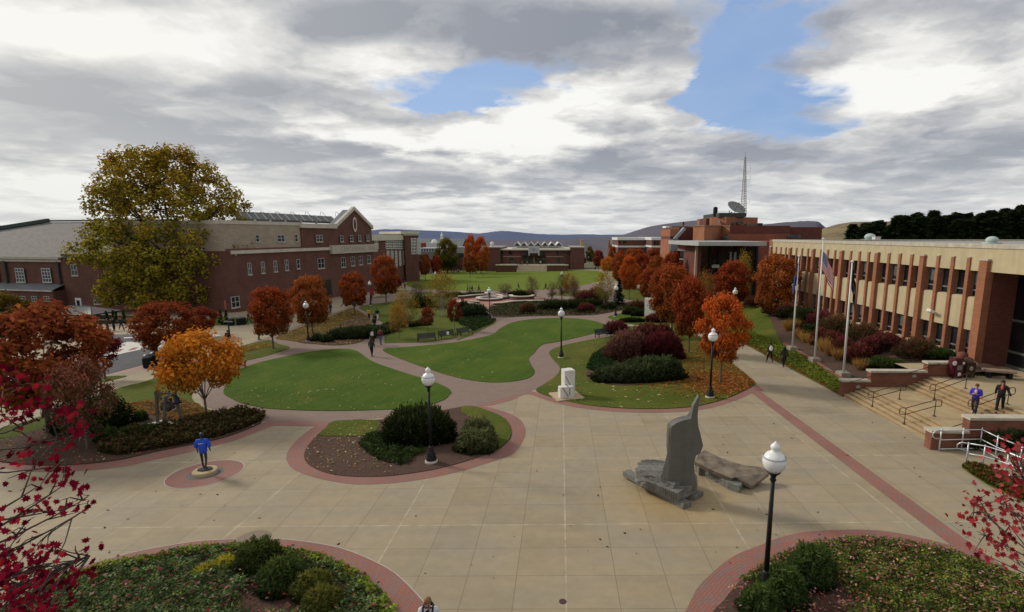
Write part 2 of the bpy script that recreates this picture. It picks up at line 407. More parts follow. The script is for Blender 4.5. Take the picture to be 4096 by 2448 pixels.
# ------------------------------------------------------------------ ground
def terrain():
    xs = [-9000, -4000, -1500, -700, -400, -260, -180, -130, -80, -40, 0, 40, 90, 140, 200, 300, 500, 900, 2000, 5000, 9000]
    ys = [-60, -20, 0, 40, 100, 160, 220, 260, 300, 360, 450, 600, 900, 1500, 3000, 6000, 9000]
    b = MB(); v = []
    for y in ys:
        for x in xs:
            z = gz(x, y) - 0.16
            if y > 260: z -= 45 * (1 - math.exp(-(y - 260) / 160))
            if x < -130: z -= 25 * (1 - math.exp((x + 130) / 200))
            v.append((x, y, z))
    n = len(xs)
    b.add(v, [(j * n + i, j * n + i + 1, (j + 1) * n + i + 1, (j + 1) * n + i) for j in range(len(ys) - 1) for i in range(n - 1)])
    struct(b.build('ground', M['land'], smooth=True))
terrain()
sheet('plaza_paving', [(-60, 4), (40, 4), (40, 20), (32, 34), (40, 120), (60, 235), (-50, 245), (-60, 130), (-62, 95), (-95, 105), (-60, 40)], 0.0, M['plaza'], 0)
garden = G2(frm('F', [(495, 985), (560, 1005), (640, 1021), (730, 1022), (800, 1023), (925, 1013), (1150, 987), (1280, 951), (1320, 935), (1420, 900), (1520, 790), (1585, 760),
                      (1600, 720), (1490, 690), (1300, 680), (1100, 690), (985, 705), (940, 700), (925, 715), (870, 729), (840, 748), (820, 755), (735, 785), (560, 850), (460, 900)]))
sheet('garden_path', garden, 0.012, M['path'], 0)
lawnA = G2(frm('M', [(1050, 720), (1200, 722), (1290, 745), (1350, 790), (1450, 850), (1600, 905), (1800, 970), (2000, 1030), (2110, 1075), (2180, 1115), (2195, 1160)]) + frm('E', [(1885, 180), (1830, 240), (1650, 300), (1400, 330), (1150, 343), (850, 350), (600, 350), (350, 342), (100, 327)]) +
           frm('C', [(2483, 550), (2350, 520), (2230, 465), (2170, 420), (2185, 350)]) + frm('M', [(60, 985), (130, 925), (300, 860), (600, 790), (800, 750)]))
lawnB = G2(frm('M', [(1530, 722), (1700, 705), (1900, 690), (2200, 660), (2440, 617)]) + frm('O', [(660, 1425), (720, 1375), (850, 1310), (1050, 1278), (1300, 1266), (1500, 1275), (1650, 1300), (1740, 1332), (1765, 1362), (1700, 1395)]) +
           frm('Q', [(560, 565), (400, 605), (200, 650), (40, 680)]) + frm('F', [(1294, 858), (1282, 868), (1287, 885), (1296, 900), (1290, 912), (1265, 922), (1210, 928), (1150, 924), (1085, 910), (1010, 885), (950, 862)]))
lawnC = G2(frm('Q', [(-15, 1113), (60, 1065), (170, 990), (215, 930), (210, 885), (160, 830), (115, 770), (125, 738), (200, 700), (350, 662), (540, 625), (700, 600), (775, 560), (850, 505), (1000, 500), (1200, 505), (1310, 500), (1330, 432), (1480, 540), (1640, 650), (1820, 800), (1970, 925), (2110, 1045),
                     (2060, 1090), (1990, 1130), (1870, 1185), (1700, 1240), (1500, 1280), (1250, 1298), (1000, 1300), (750, 1290), (500, 1265), (300, 1228), (130, 1185), (30, 1150)]))
lawnL = G2(frm('C', [(-100, 790), (200, 715), (430, 635), (1010, 425), (1250, 345), (1480, 285)]) + frm('M', [(0, 745), (200, 680), (430, 634), (520, 672), (615, 695), (600, 725), (350, 800), (80, 857)]) + frm('C', [(2250, 125), (2130, 210), (1960, 310), (1860, 430), (1880, 500), (1960, 555), (2080, 600), (2240, 628), (2440, 640)]) +
           frm('E', [(60, 440), (0, 492)]) + frm('C', [(2300, 810), (2100, 870), (1800, 930), (1500, 990), (1200, 1060), (900, 1100), (600, 1120), (300, 1115), (0, 1085), (-300, 1020), (-500, 900)]))
lawnE = G2(frm('M', [(490, 608), (700, 520), (900, 450), (1100, 372), (1225, 322), (1300, 350), (1400, 420), (1440, 500), (1425, 560), (1360, 625), (1290, 660), (1200, 675), (1050, 685), (900, 675), (720, 652), (590, 634)]))
lawnF = G2(frm('M', [(1300, 318), (1400, 287), (1570, 268), (1700, 240), (1900, 215), (2080, 200)]) + frm('O', [(370, 1125), (525, 1165), (518, 1225), (560, 1250), (690, 1290), (640, 1335), (450, 1430), (310, 1484)]) +
           frm('M', [(2300, 592), (2150, 628), (1900, 655), (1620, 660), (1545, 655), (1560, 560), (1558, 500), (1500, 440), (1400, 375)]))
lawnG = G2(frm('O', [(630, 1160), (642, 1240), (760, 1262), (1000, 1250), (1300, 1245), (1600, 1240), (1750, 1222), (2000, 1170), (1985, 1130), (1800, 1118), (1640, 1120), (1400, 1105), (1100, 1090), (800, 1140)]))
lawnH = G2(frm('Q', [(680, 410), (760, 385), (850, 362), (910, 335), (1030, 290), (1180, 380), (1320, 425), (1330, 475), (1200, 490), (1000, 488), (850, 468), (760, 445)]))
for nm, pts, mt in (('lawn', lawnA, 'lawn'), ('lawn', lawnB, 'lawn'), ('lawn', lawnC, 'lawn2'), ('lawn', lawnL, 'lawn2'), ('lawn', lawnE, 'lawn3'), ('lawn', lawnF, 'lawn2'), ('planting_bed', lawnG, 'mulch'), ('lawn', lawnH, 'lawn')):
    sheet(nm, pts, 0.05, M[mt], 3)
islandI = frm('E', [(760, 450), (680, 515), (600, 580), (530, 655), (480, 730), (468, 795), (500, 860), (600, 922), (740, 965), (900, 985), (1100, 990), (1300, 982), (1500, 957), (1750, 915), (2000, 850), (2200, 785), (2320, 740), (2400, 690), (2450, 640), (2478, 580), (2465, 495), (2420, 430), (2330, 380), (2200, 332), (2100, 304)])
islandO = frm('E', [(575, 497), (480, 560), (400, 630), (335, 700), (298, 770), (302, 840), (380, 925), (640, 1012), (900, 1055), (1050, 1063), (1300, 1052), (1500, 1030), (1750, 987), (2000, 930), (2200, 870), (2400, 805)]) + frm('F', [(1245, 1100), (1262, 1080), (1274, 1055), (1273, 1035), (1258, 1015), (1228, 1000), (1195, 990), (1170, 985)])
inner = G2(islandI)
sheet('planting_bed', inner + G2(frm('E', [(1990, 312), (1500, 400), (1150, 440)])), 0.035, M['mulch'], 2)
sheet('lawn', G2(frm('E', [(760, 452), (690, 510), (610, 590), (800, 600), (960, 600), (1110, 575), (1200, 500), (1160, 442)])), 0.06, M['lawn2'], 2)
sheet('lawn', G2(frm('E', [(2000, 312), (2100, 306), (2200, 334), (2330, 382), (2415, 432), (2462, 497), (2474, 580), (2445, 640), (2380, 698), (2310, 735), (2250, 600), (2150, 450), (2000, 370)])), 0.06, M['lawn2'], 2)
def pair(i, o, n=60):
    a = resample(catmull(i, False, 4), n); c = resample(catmull(o, False, 4), n); return a, c
leftI = G2(frm('C', [(-400, 1000), (0, 1085), (300, 1115), (600, 1120), (900, 1100), (1200, 1060), (1500, 990), (1800, 930), (2100, 870), (2300, 810), (2483, 738)]) + frm('E', [(60, 468), (140, 432)]))
leftO = G2(frm('C', [(-400, 1070), (0, 1140), (300, 1180), (600, 1182), (900, 1165), (1200, 1130), (1500, 1065), (1800, 1000), (2100, 925), (2300, 870), (2483, 800)]) + frm('E', [(90, 525), (165, 492)]))
topI = G2(frm('E', [(140, 432), (450, 445), (760, 450)])); topO = G2(frm('E', [(165, 492), (400, 496), (575, 497)]))
dI = G2(frm('E', [(2100, 304), (2300, 250), (2483, 200)]) + frm('F', [(1282, 949)]) + frm('Q', [(30, 1150), (130, 1187), (300, 1230), (500, 1267), (750, 1292), (1000, 1302), (1250, 1300), (1500, 1282), (1700, 1242), (1870, 1187), (1990, 1132), (2060, 1092), (2105, 1050)]))
dO = G2(frm('E', [(2270, 302), (2380, 272), (2483, 242)]) + frm('F', [(1278, 956)]) + frm('Q', [(30, 1195), (130, 1228), (300, 1270), (500, 1302), (750, 1327), (1000, 1336), (1250, 1335), (1500, 1318), (1700, 1285), (1870, 1235), (2010, 1180), (2090, 1140), (2200, 1120)]))
blI = G2(frm('I', [(300, 1330), (720, 1140), (1000, 1062), (1400, 985), (1700, 925), (2050, 872), (2300, 860)]) + frm('G', [(0, 865), (180, 885), (450, 920), (650, 975), (850, 1050), (1050, 1160), (1200, 1300), (1340, 1484), (1450, 1700)]))
blO = G2(frm('I', [(300, 1215), (640, 1090), (900, 1010), (1300, 905), (1600, 845), (1950, 795), (2220, 780)]) + frm('G', [(-30, 770), (140, 772), (480, 803), (840, 872), (1180, 1012), (1400, 1155), (1610, 1375), (1700, 1500), (1840, 1750)]))
brI = G2(frm('K', [(1750, 1800), (1950, 1484), (2050, 1380), (2200, 1200), (2400, 1060)]) + frm('J', [(0, 1000), (150, 935), (300, 870), (500, 820), (800, 793), (1030, 790), (1350, 822), (1600, 872), (1900, 952), (2200, 1062), (2483, 1190), (2800, 1380)]))
brO = G2(frm('K', [(1500, 1800), (1680, 1484), (1800, 1250), (1950, 1100), (2120, 960), (2290, 880), (2440, 825)]) + frm('J', [(0, 800), (200, 740), (400, 705), (700, 688), (1030, 690), (1300, 725), (1500, 770), (1722, 822), (2000, 900), (2320, 1090), (2550, 1200), (2850, 1340)]))
bands = [pair(inner, G2(islandO), 110), pair(leftI, leftO, 60), pair(topI, topO, 12), pair(dI, dO, 90), pair(blI, blO, 70), pair(brI, brO, 80)]
strip_bands('brick_paving', bands, 0.008, M['paver'])
x0, x1 = 12.9, 13.62
strip_bands('brick_paving', [([(x0, 15.2 + i) for i in range(22)], [(x1, 15.2 + i) for i in range(22)])], 0.012, M['paver'])
strip_bands('concrete_edging', [(offset(blO, -0.0) if False else resample(catmull(blO, False, 4), 60), resample(catmull(offset(blO, 0.03), False, 4), 60))], 0.01, M['curb'])
bedBL = blI + [(-1.6, 8), (-16, 8), (-17, 12)]
bedBR = brI + [(22, 8), (3.5, 8)]
sheet('planting_bed', bedBL, 0.03, M['mulch'], 0)
sheet('planting_bed', bedBR, 0.03, M['mulch'], 0)
bedLeft = G2(frm('C', [(-300, 850), (0, 890), (200, 830), (430, 760), (560, 700), (800, 640), (1050, 600), (1300, 590), (1500, 600), (1750, 660), (1950, 640), (2200, 610), (2440, 640)]) + frm('E', [(60, 450), (0, 494)]) + frm('C', [(2300, 812), (2100, 873), (1800, 933), (1500, 993), (1200, 1063), (900, 1103), (600, 1123), (300, 1118), (0, 1088), (-300, 1022)]))
sheet('planting_bed', bedLeft, 0.075, M['mulch'], 2)
sheet('planting_bed', G2(frm('M', [(700, 652), (850, 600), (1000, 560), (1100, 480), (1240, 420), (1340, 400), (1435, 500), (1420, 560), (1350, 625), (1250, 668), (1050, 683), (880, 672)])), 0.07, M['mulch'], 2)
sheet('planting_bed', G2(frm('Q', [(500, 1010), (470, 960), (500, 900), (600, 840), (760, 620), (850, 560), (1280, 560), (1330, 700), (1320, 900), (1250, 1000), (1050, 1060), (850, 1080), (650, 1060)])), 0.07, M['mulch'], 2)
farlawn = G2(frm('F', [(985, 690), (1000, 677), (1040, 665), (1090, 659), (1160, 656), (1230, 655), (1300, 654.5), (1400, 655), (1445, 657), (1465, 665), (1460, 678), (1420, 690), (1360, 699), (1290, 703), (1180, 705), (1090, 704), (1010, 699)]))
sheet('lawn', farlawn, 0.05, M['lawnf'], 4)
sheet('lawn', G2(frm('a', [(90, 870), (120, 830), (400, 800), (900, 770), (1000, 850), (900, 895), (500, 900), (200, 893)])), 0.05, M['lawn2'], 2)
sheet('lawn', G2(frm('a', [(1400, 700), (1620, 700), (1800, 800), (1850, 900), (1830, 960), (1600, 965), (1450, 950), (1300, 900)])), 0.05, M['lawn2'], 2)
sheet('lawn', G2(frm('W', [(1130, 275), (1200, 245), (1560, 235), (1600, 270), (1500, 285)])), 0.05, M['lawn2'], 2)
for q in (('W', 600, 333, 1.9), ('W', 965, 216, 2.2), ('W', 880, 156, 2.2), ('d', 790, 800, 1.4)):
    p = P(*q[:3]); sheet('grass_patch', [(p.x + q[3] * cos(a * pi / 8), p.y + q[3] * 0.8 * sin(a * pi / 8)) for a in range(16)], 0.03, M['lawn2'], 0)
def slope_grass():
    b = MB(); ys = [33.9, 36, 40, 45, 50, 56, 62, 70, 80]; xs = [18.35, 20.0, 21.5, 24, 26.5, 29.2]; v = []
    for y in ys:
        for x in xs:
            xx = x + (0.0 if y < 45 else (y - 45) * 0.012 * (1 if x < 19 else 0)); g = gz(xx, y)
            t = max(0, min(1, (x - 21) / 7)); t = t * t * (3 - 2 * t)
            z = g + 0.05 + t * ((1.05 if y < 75 else 0.6) - g) * 0.92 + 0.18 * min(1, max(0, (x - 18.4) / 2))
            v.append((xx, y, z))
    n = len(xs); b.add(v, [(j * n + i, j * n + i + 1, (j + 1) * n + i + 1, (j + 1) * n + i) for j in range(len(ys) - 1) for i in range(n - 1)])
    struct(b.build('grass_slope', M['lawn2'], smooth=True))
slope_grass()
def slopez(x, y):
    g = gz(x, y); t = max(0, min(1, (x - 21) / 7)); t = t * t * (3 - 2 * t)
    return g + 0.05 + t * ((1.05 if y < 75 else 0.6) - g) * 0.92 + 0.18 * min(1, max(0, (x - 18.4) / 2))
def slope_bed():
    b = MB(); ys = [33.95, 36, 38, 41, 44, 47, 50, 55, 60, 66, 72]; v = []; us = [0, .15, .3, .45, .6, .75, .9, 1]
    for y in ys:
        xl = 20.15 + max(0, y - 37) * 0.095 if y < 51 else 21.5 + (y - 51) * 0.28
        for u in us:
            x = xl + (29.2 - xl) * u; v.append((x, y, slopez(x, y) + 0.13))
    n = len(us); b.add(v, [(j * n + i, j * n + i + 1, (j + 1) * n + i + 1, (j + 1) * n + i) for j in range(len(ys) - 1) for i in range(n - 1)])
    struct(b.build('planting_bed', M['mulch'], smooth=True))
slope_bed()
sheet('road', G2(frm('B', [(-300, 1640), (0, 1555), (430, 1465), (860, 1375), (1130, 1305), (1390, 1235), (1560, 1165), (1680, 1075), (1600, 1050), (1435, 1062), (1150, 1140), (830, 1222), (400, 1330), (0, 1420), (-300, 1500)])), 0.02, M['asphalt'], 0)
sheet('road', G2(frm('T', [(300, 950), (660, 935), (1180, 915), (1700, 905), (2150, 925), (2250, 1000), (2150, 1100), (1900, 1110), (1700, 1060), (1520, 1052), (1200, 1100), (600, 1060), (300, 1060)])), 0.02, M['asphalt'], 0)
sheet('traffic_island', G2(frm('T', [(690, 1484), (600, 1380), (900, 1330), (1130, 1300), (1230, 1150), (1360, 1095), (1500, 1062), (1640, 1070), (1740, 1100), (1800, 1150), (1880, 1160), (1750, 1215), (1400, 1290), (1080, 1380), (850, 1450)])), 0.06, M['rwhite'], 2)
for pts in ([(1210, 1278), (1310, 1225), (1440, 1205), (1340, 1258)], [(1510, 1238), (1600, 1185), (1720, 1165), (1640, 1215)]):
    sheet('brick_paving', G2(frm('T', pts)), 0.075, M['red'] if False else plain('red_crossing_brick', (0.25, 0.085, 0.06), 0.2), 0, 0.02)
for pts in ([(1430, 975), (1680, 960), (1680, 975), (1430, 990)], [(600, 1075), (920, 1070), (920, 1095), (600, 1095)]):
    sheet('road_marking', G2(frm('T', pts)), 0.03, M['white'], 0, 0.008)
for pts in ([(1060, 715), (1190, 705), (1210, 745), (1100, 755)], [(1030, 775), (1190, 755), (1120, 795), (1020, 800)], [(1300, 690), (1430, 660), (1590, 690), (1440, 715)]):
    sheet('road_marking', G2(frm('V', pts)), 0.024, M['rwhite'], 0, 0.008)
sheet('lawn', G2(frm('B', [(890, 1385), (1010, 1350), (1230, 1342), (1150, 1370), (950, 1415)])), 0.03, M['lawn2'], 2)
sheet('brick_paving', G2(frm('B', [(860, 1378), (1390, 1238), (1560, 1180), (1600, 1200), (1420, 1275), (1010, 1350), (890, 1385)])), 0.006, plain('faded_pink_paving', (0.33, 0.2, 0.16), 0.15), 0, 0.02)
sheet('lawn', G2(frm('T', [(300, 560), (1180, 545), (1700, 555), (2000, 560), (2300, 590), (2300, 640), (1700, 700), (1200, 700), (300, 720)])), 0.03, M['lawn3'], 0)
sheet('lawn', G2(frm('V', [(1330, 330), (2200, 345), (2190, 440), (2100, 470), (1750, 490), (1430, 495)])), 0.03, M['lawn2'], 0)
sheet('lawn', G2(frm('T', [(440, 480), (1180, 470), (2400, 470), (2450, 430), (2380, 300), (440, 300)])), 0.02, M['mulch'], 0)
pc = P('C', 1993, 1197)
def ring(name, c, r0, r1, h, m):
    n = 48; i = [(c.x + r0 * cos(2 * pi * k / n), c.y + r0 * sin(2 * pi * k / n)) for k in range(n + 1)]
    o = [(c.x + r1 * cos(2 * pi * k / n), c.y + r1 * sin(2 * pi * k / n)) for k in range(n + 1)]
    return strip_bands(name, [(i, o)], h, m)
PADR = (P('C', 1602, 1265) - P('C', 2368, 1125)).length / 2
ring('brick_paving', pc, 0.75, PADR, 0.012, M['paver'])
ring('brick_paving', pc, 0.1, 0.76, 0.014, brick_mat('grey_brick_pavers', (0.17, 0.17, 0.16), (0.13, 0.14, 0.14), (0.08, 0.07, 0.06), 3.0, uv=True))
ring('concrete_edging', pc, PADR, PADR + 0.025, 0.012, M['rwhite'])
def hill(fr, pts, Y, z0, m, seed, depth=1500):
    rr = random.Random(seed); b = MB(); pr = [PY(fr, x, y, Y) for x, y in pts]
    pr = [Vector(p) for p in catmull([tuple(p) for p in pr], False, 6)]; v = []; n = len(pr)
    for k, (dy, f) in enumerate(((0, 0.0), (depth * .25, .45), (depth * .5, .8), (depth * .7, 1.0), (depth, .75))):
        for i, p in enumerate(pr):
            sc_ = (Y + dy - depth * 0.7) / Y; zt = CH + (p.z - CH) * sc_
            if k < 3: zt = z0 + (zt - z0) * f
            zt += (noise.noise(Vector((p.x * 0.004, k * 3.1, seed))) * 0.05 * abs(p.z - z0)) * (0 if f > .95 else 1) + (rr.uniform(-1, 1) * Y * 0.00045 if f > .95 else 0)
            v.append((p.x * sc_, Y + dy - depth * 0.7, zt))
    b.add(v, [(j * n + i, j * n + i + 1, (j + 1) * n + i + 1, (j + 1) * n + i) for j in range(4) for i in range(n - 1)])
    return struct(b.build('hill', m, smooth=True))
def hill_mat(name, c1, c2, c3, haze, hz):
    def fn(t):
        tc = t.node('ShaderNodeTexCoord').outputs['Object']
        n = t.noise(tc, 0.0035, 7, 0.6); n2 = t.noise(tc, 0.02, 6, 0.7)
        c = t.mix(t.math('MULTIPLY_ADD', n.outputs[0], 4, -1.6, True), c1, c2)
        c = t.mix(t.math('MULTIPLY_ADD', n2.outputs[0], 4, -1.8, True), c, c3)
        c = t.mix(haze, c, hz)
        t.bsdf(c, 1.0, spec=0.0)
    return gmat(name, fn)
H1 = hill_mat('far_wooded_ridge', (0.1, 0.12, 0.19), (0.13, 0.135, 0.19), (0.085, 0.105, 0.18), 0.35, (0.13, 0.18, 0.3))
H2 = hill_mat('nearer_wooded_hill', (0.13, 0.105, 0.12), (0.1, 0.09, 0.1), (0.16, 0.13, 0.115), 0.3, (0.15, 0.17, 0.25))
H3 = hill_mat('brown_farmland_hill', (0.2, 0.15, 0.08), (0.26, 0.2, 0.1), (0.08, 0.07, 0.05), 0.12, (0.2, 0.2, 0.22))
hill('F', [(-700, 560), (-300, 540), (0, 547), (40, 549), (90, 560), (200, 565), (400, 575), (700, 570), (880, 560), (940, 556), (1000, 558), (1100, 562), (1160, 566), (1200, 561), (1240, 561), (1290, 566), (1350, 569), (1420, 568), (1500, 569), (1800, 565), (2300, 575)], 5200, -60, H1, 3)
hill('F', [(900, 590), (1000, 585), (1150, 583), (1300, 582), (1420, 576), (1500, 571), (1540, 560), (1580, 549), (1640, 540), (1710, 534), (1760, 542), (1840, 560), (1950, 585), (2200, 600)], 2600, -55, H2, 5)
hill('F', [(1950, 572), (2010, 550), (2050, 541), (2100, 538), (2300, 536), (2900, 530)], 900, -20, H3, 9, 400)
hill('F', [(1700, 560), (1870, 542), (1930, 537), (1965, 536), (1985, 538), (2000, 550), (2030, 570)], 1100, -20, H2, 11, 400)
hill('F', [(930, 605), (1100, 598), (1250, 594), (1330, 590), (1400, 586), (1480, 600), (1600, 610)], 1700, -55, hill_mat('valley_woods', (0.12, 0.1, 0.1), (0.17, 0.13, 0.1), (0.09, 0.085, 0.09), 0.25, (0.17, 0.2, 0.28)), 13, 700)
# ------------------------------------------------------------------ buildings
def addtext(txt, size, m, loc, rot, parent, depth=0.02, name='lettering'):
    cu = bpy.data.curves.new(name, 'FONT'); cu.body = txt; cu.size = size; cu.extrude = depth; cu.align_x = 'CENTER'; cu.align_y = 'CENTER'; cu.space_character = 1.15
    o = bpy.data.objects.new(name, cu); COL.objects.link(o)
    bpy.context.view_layer.update()
    me = bpy.data.meshes.new_from_object(o.evaluated_get(bpy.context.evaluated_depsgraph_get())); bpy.data.objects.remove(o)
    me.materials.clear(); me.materials.append(m)
    q = mk(name, me, parent); q.location = loc; q.rotation_euler = rot; return q
# --- academic building on the right: brick fins, buff panels, two ribbon floors
def academic():
    X = 28.8; Z0, ZT = 0.95, 9.42
    root = thing('academic_building', 'long two storey building with red brick fins, buff concrete panels and dark ribbon windows', 'building', (X, 36.5, 1.0))
    inv = Matrix.Translation(Vector((-X, -36.5, -1.0)))
    def part(b, name, m, parent=root, smooth=False, **k):
        b.v = [(x - X, y - 36.5, z - 1.0) for x, y, z in b.v] if parent is root else b.v
        return b.build(name, m, parent, smooth, **k)
    Y0, Y1 = 36.6, 73.6
    b = MB(); b.box(X + .75, X + 34, Y0 + 0.2, Y1 + 1.0, -1.5, 9.1)
    part(b, 'wall', M['brick_d'])
    b = MB(); b.box(X + .09, X + 1.2, 6.0, Y1, 7.55, 9.12)              # fascia continues over the entrance
    part(b, 'fascia', M['tan_panel'])
    b = MB(); b.box(X + .03, X + 0.62, 5.9, Y1 + .1, 9.12, 9.42); b.box(X + .62, X + 34, Y1 - .4, Y1 + .1, 9.12, 9.42)
    part(b, 'coping', M['cap'])
    b = MB(); b.box(X + .62, X + 36, 5.9, Y1 - .4, 9.0, 9.2); part(b, 'roof', plain('roof_membrane', (0.3, 0.29, 0.27), 0.2))
    b = MB(); b.box(X + .05, X + 1.2, Y1, Y1 + 1.1, -1.5, 9.4); part(b, 'end_wall', M['brick_o'])
    piers = [36.6 + 6.17 * i for i in range(7)]
    slots = []
    for i, y in enumerate(piers):
        if i < 6:
            ys = [y + .5] + [y + 1.54 * k for k in (1, 2, 3)] + [y + 6.17]
            for k in (1, 2, 3):
                yy = y + 1.54 * k
                b = MB(); b.box(X, X + .74, yy, yy + .3, Z0 - 2.2, 8.42); b.box(X - .015, X + .3, yy - .015, yy + .315, 8.42, 8.5, 1)
                part(b, 'brick_fin', [M['brick_o'], M['cap']])
            e = [y + .5, y + 1.54, y + 1.54 + .3, y + 3.08, y + 3.38, y + 4.62, y + 4.92, y + 6.17]
            slots += [(e[0], e[1]), (e[2], e[3]), (e[4], e[5]), (e[6], e[7])]
        if i == 0: continue
        b = MB(); b.box(X - .12, X + .75, y, y + .5, Z0 - 2.2, 8.38); b.box(X - .14, X + .3, y - .02, y + .52, 8.38, 8.5, 1)
        part(b, 'brick_pier', [M['brick_o'], M['cap']])
    b = MB(); b.box(X + .35, X + 2.1, 36.45, 37.1, -1, 7.55); part(b, 'return_wall', M['brick_d'])  # darker brick stands in for the shade under the roof overhang
    b = MB(); b.box(X - .15, X + .35, 36.4, 37.1, -1, 7.55); b.box(X - .15, X + .08, 36.4, 37.1, 7.55, 8.3); b.box(X - .17, X + .19, 36.38, 37.12, 8.3, 8.42, 1)
    part(b, 'corner_pier', [M['brick_o'], M['cap']])
    def panel(y0, y1, z0, z1, name):
        r = 0.16; x = X + .13; prof = [(y0, z0), (y1, z0), (y1, z1 - r), (y1 - r * .3, z1 - r * .3), (y1 - r, z1), (y0 + r, z1), (y0 + r * .3, z1 - r * .3), (y0, z1 - r)]
        b = MB(); n = len(prof)
        b.v = [(x, a, c) for a, c in prof] + [(x + .42, a, c + (0.05 if c > z1 - r else 0)) for a, c in prof]
        b.f = [tuple(range(n))[::-1]] + [(i, (i + 1) % n, (i + 1) % n + n, i + n) for i in range(n)]; b.mi = [0] * len(b.f)
        part(b, name, M['tan_panel'])
    def win(y0, y1, z0, z1, k):
        b = MB(); b.box(X + .44, X + .48, y0 - .02, y1 + .02, z0, z1)
        w = part(b, 'window', M['glass'])
        b = MB(); zz = z0 + (z1 - z0) * .27
        b.box(X + .38, X + .437, y0, y1, zz - .05, zz + .05); b.box(X + .39, X + .437, y0, y0 + .05, z0, z1); b.box(X + .39, X + .437, y1 - .05, y1, z0, z1)
        b.v = [(x - X, y - 36.5, z - 1.0) for x, y, z in b.v]; b.build('frame', plain('grey_window_mullion', (0.16, 0.16, 0.15), .1), w)
        if k % 3 == 0:
            b = MB(); b.box(X + .425, X + .4385, y0 + .1, y1 - .1, z0 + (z1 - z0) * .45, z1)
            b.v = [(x - X, y - 36.5, z - 1.0) for x, y, z in b.v]; b.build('blind', plain('grey_green_blind', (0.09, 0.11, 0.1), .15), w)
    for k, (a, c) in enumerate(slots):
        panel(a, c, 3.37, 5.7, 'spandrel_panel'); panel(a, c, -.6 if k > 5 else .4, 1.55, 'sill_panel')
        win(a, c, 1.5, 3.37, k * 7 % 5); win(a, c, 5.66, 7.55, k * 5 % 6)
    b = MB(); b.box(X + 2.1, X + 2.16, 15, 37.1, 1.0, 7.6); w = part(b, 'entrance_glazing', glass_dark('black_entrance_glass', (0.006, 0.006, 0.007), .3))
    b = MB()
    for z in (2.05, 4.2, 1.05): b.box(X + 2.04, X + 2.098, 15, 37.0, z, z + .16)
    for y in range(16, 37, 3): b.box(X + 2.03, X + 2.09, y, y + .08, 1.0, 7.6)
    b.v = [(x - X, y - 36.5, z - 1.0) for x, y, z in b.v]; b.build('mullion', plain('dark_grey_mullion', (0.1, 0.1, 0.09), .1), w)
    b = MB(); b.box(X + 1.2, X + 34, 5.9, 36.6, 7.5, 9.0); part(b, 'soffit', M['brick_d'])
    b = MB(); b.ball((0, 0, 0), .5, 12, 8, 0, (1.5, 1.5, .9))
    return root
academic()
def roofthing(name, label, cat, fr, x, y, r, m, sq=(1, 1, .7), X=33.0):
    p = PX(fr, x, y, X); t = MB(); t.ball((0, 0, 0), r, 14, 8, 0, sq); t.box(-r * 1.1, r * 1.1, -r * 1.1, r * 1.1, -r * .7, -r * .45, 0)
    o = t.build(name, m, None, True, (X, p.y, 9.2 + r * .7), label=label, category=cat); return o
roofthing('roof_vent', 'green domed vent on the flat roof, nearer the pine wood', 'roof vent', 'R', 990, 358, .75, plain('verdigris_vent', (0.42, 0.5, 0.47), .1), X=46)
roofthing('roof_vent', 'small domed vent near the right end of the flat roof', 'roof vent', 'R', 2175, 375, .5, plain('verdigris_vent', (0.42, 0.5, 0.47), .1), X=40)
p = PX('R', 1050, 372, 46.0); b = MB(); b.box(-.4, .4, -.4, .4, -.1, .4); b.box(-.45, .45, -.45, .45, .4, .48)
b.build('roof_hatch', M['white'], None, False, (46, p.y, 9.3), label='small white box beside the green vent on the flat roof', category='roof hatch')
def floodlight(x, y, z, label):
    r = thing('floodlight', label, 'floodlight', (x, y, z))
    b = MB(); b.tube([(0.5, 0, -.1), (0, 0, 0)], .04, 6); b.build('bracket', M['white'], r)
    for s_ in (-1, 1):
        b = MB(); b.obox((-.12, .16 * s_, .05), (.12, .05 * s_, -.06), (0, .09, 0), (.04, 0, .1)); b.build('lamp_head', M['white'], r)
floodlight(28.55, 41.0, 4.2, 'white twin floodlight bracketed low on a brick fin of the academic building')
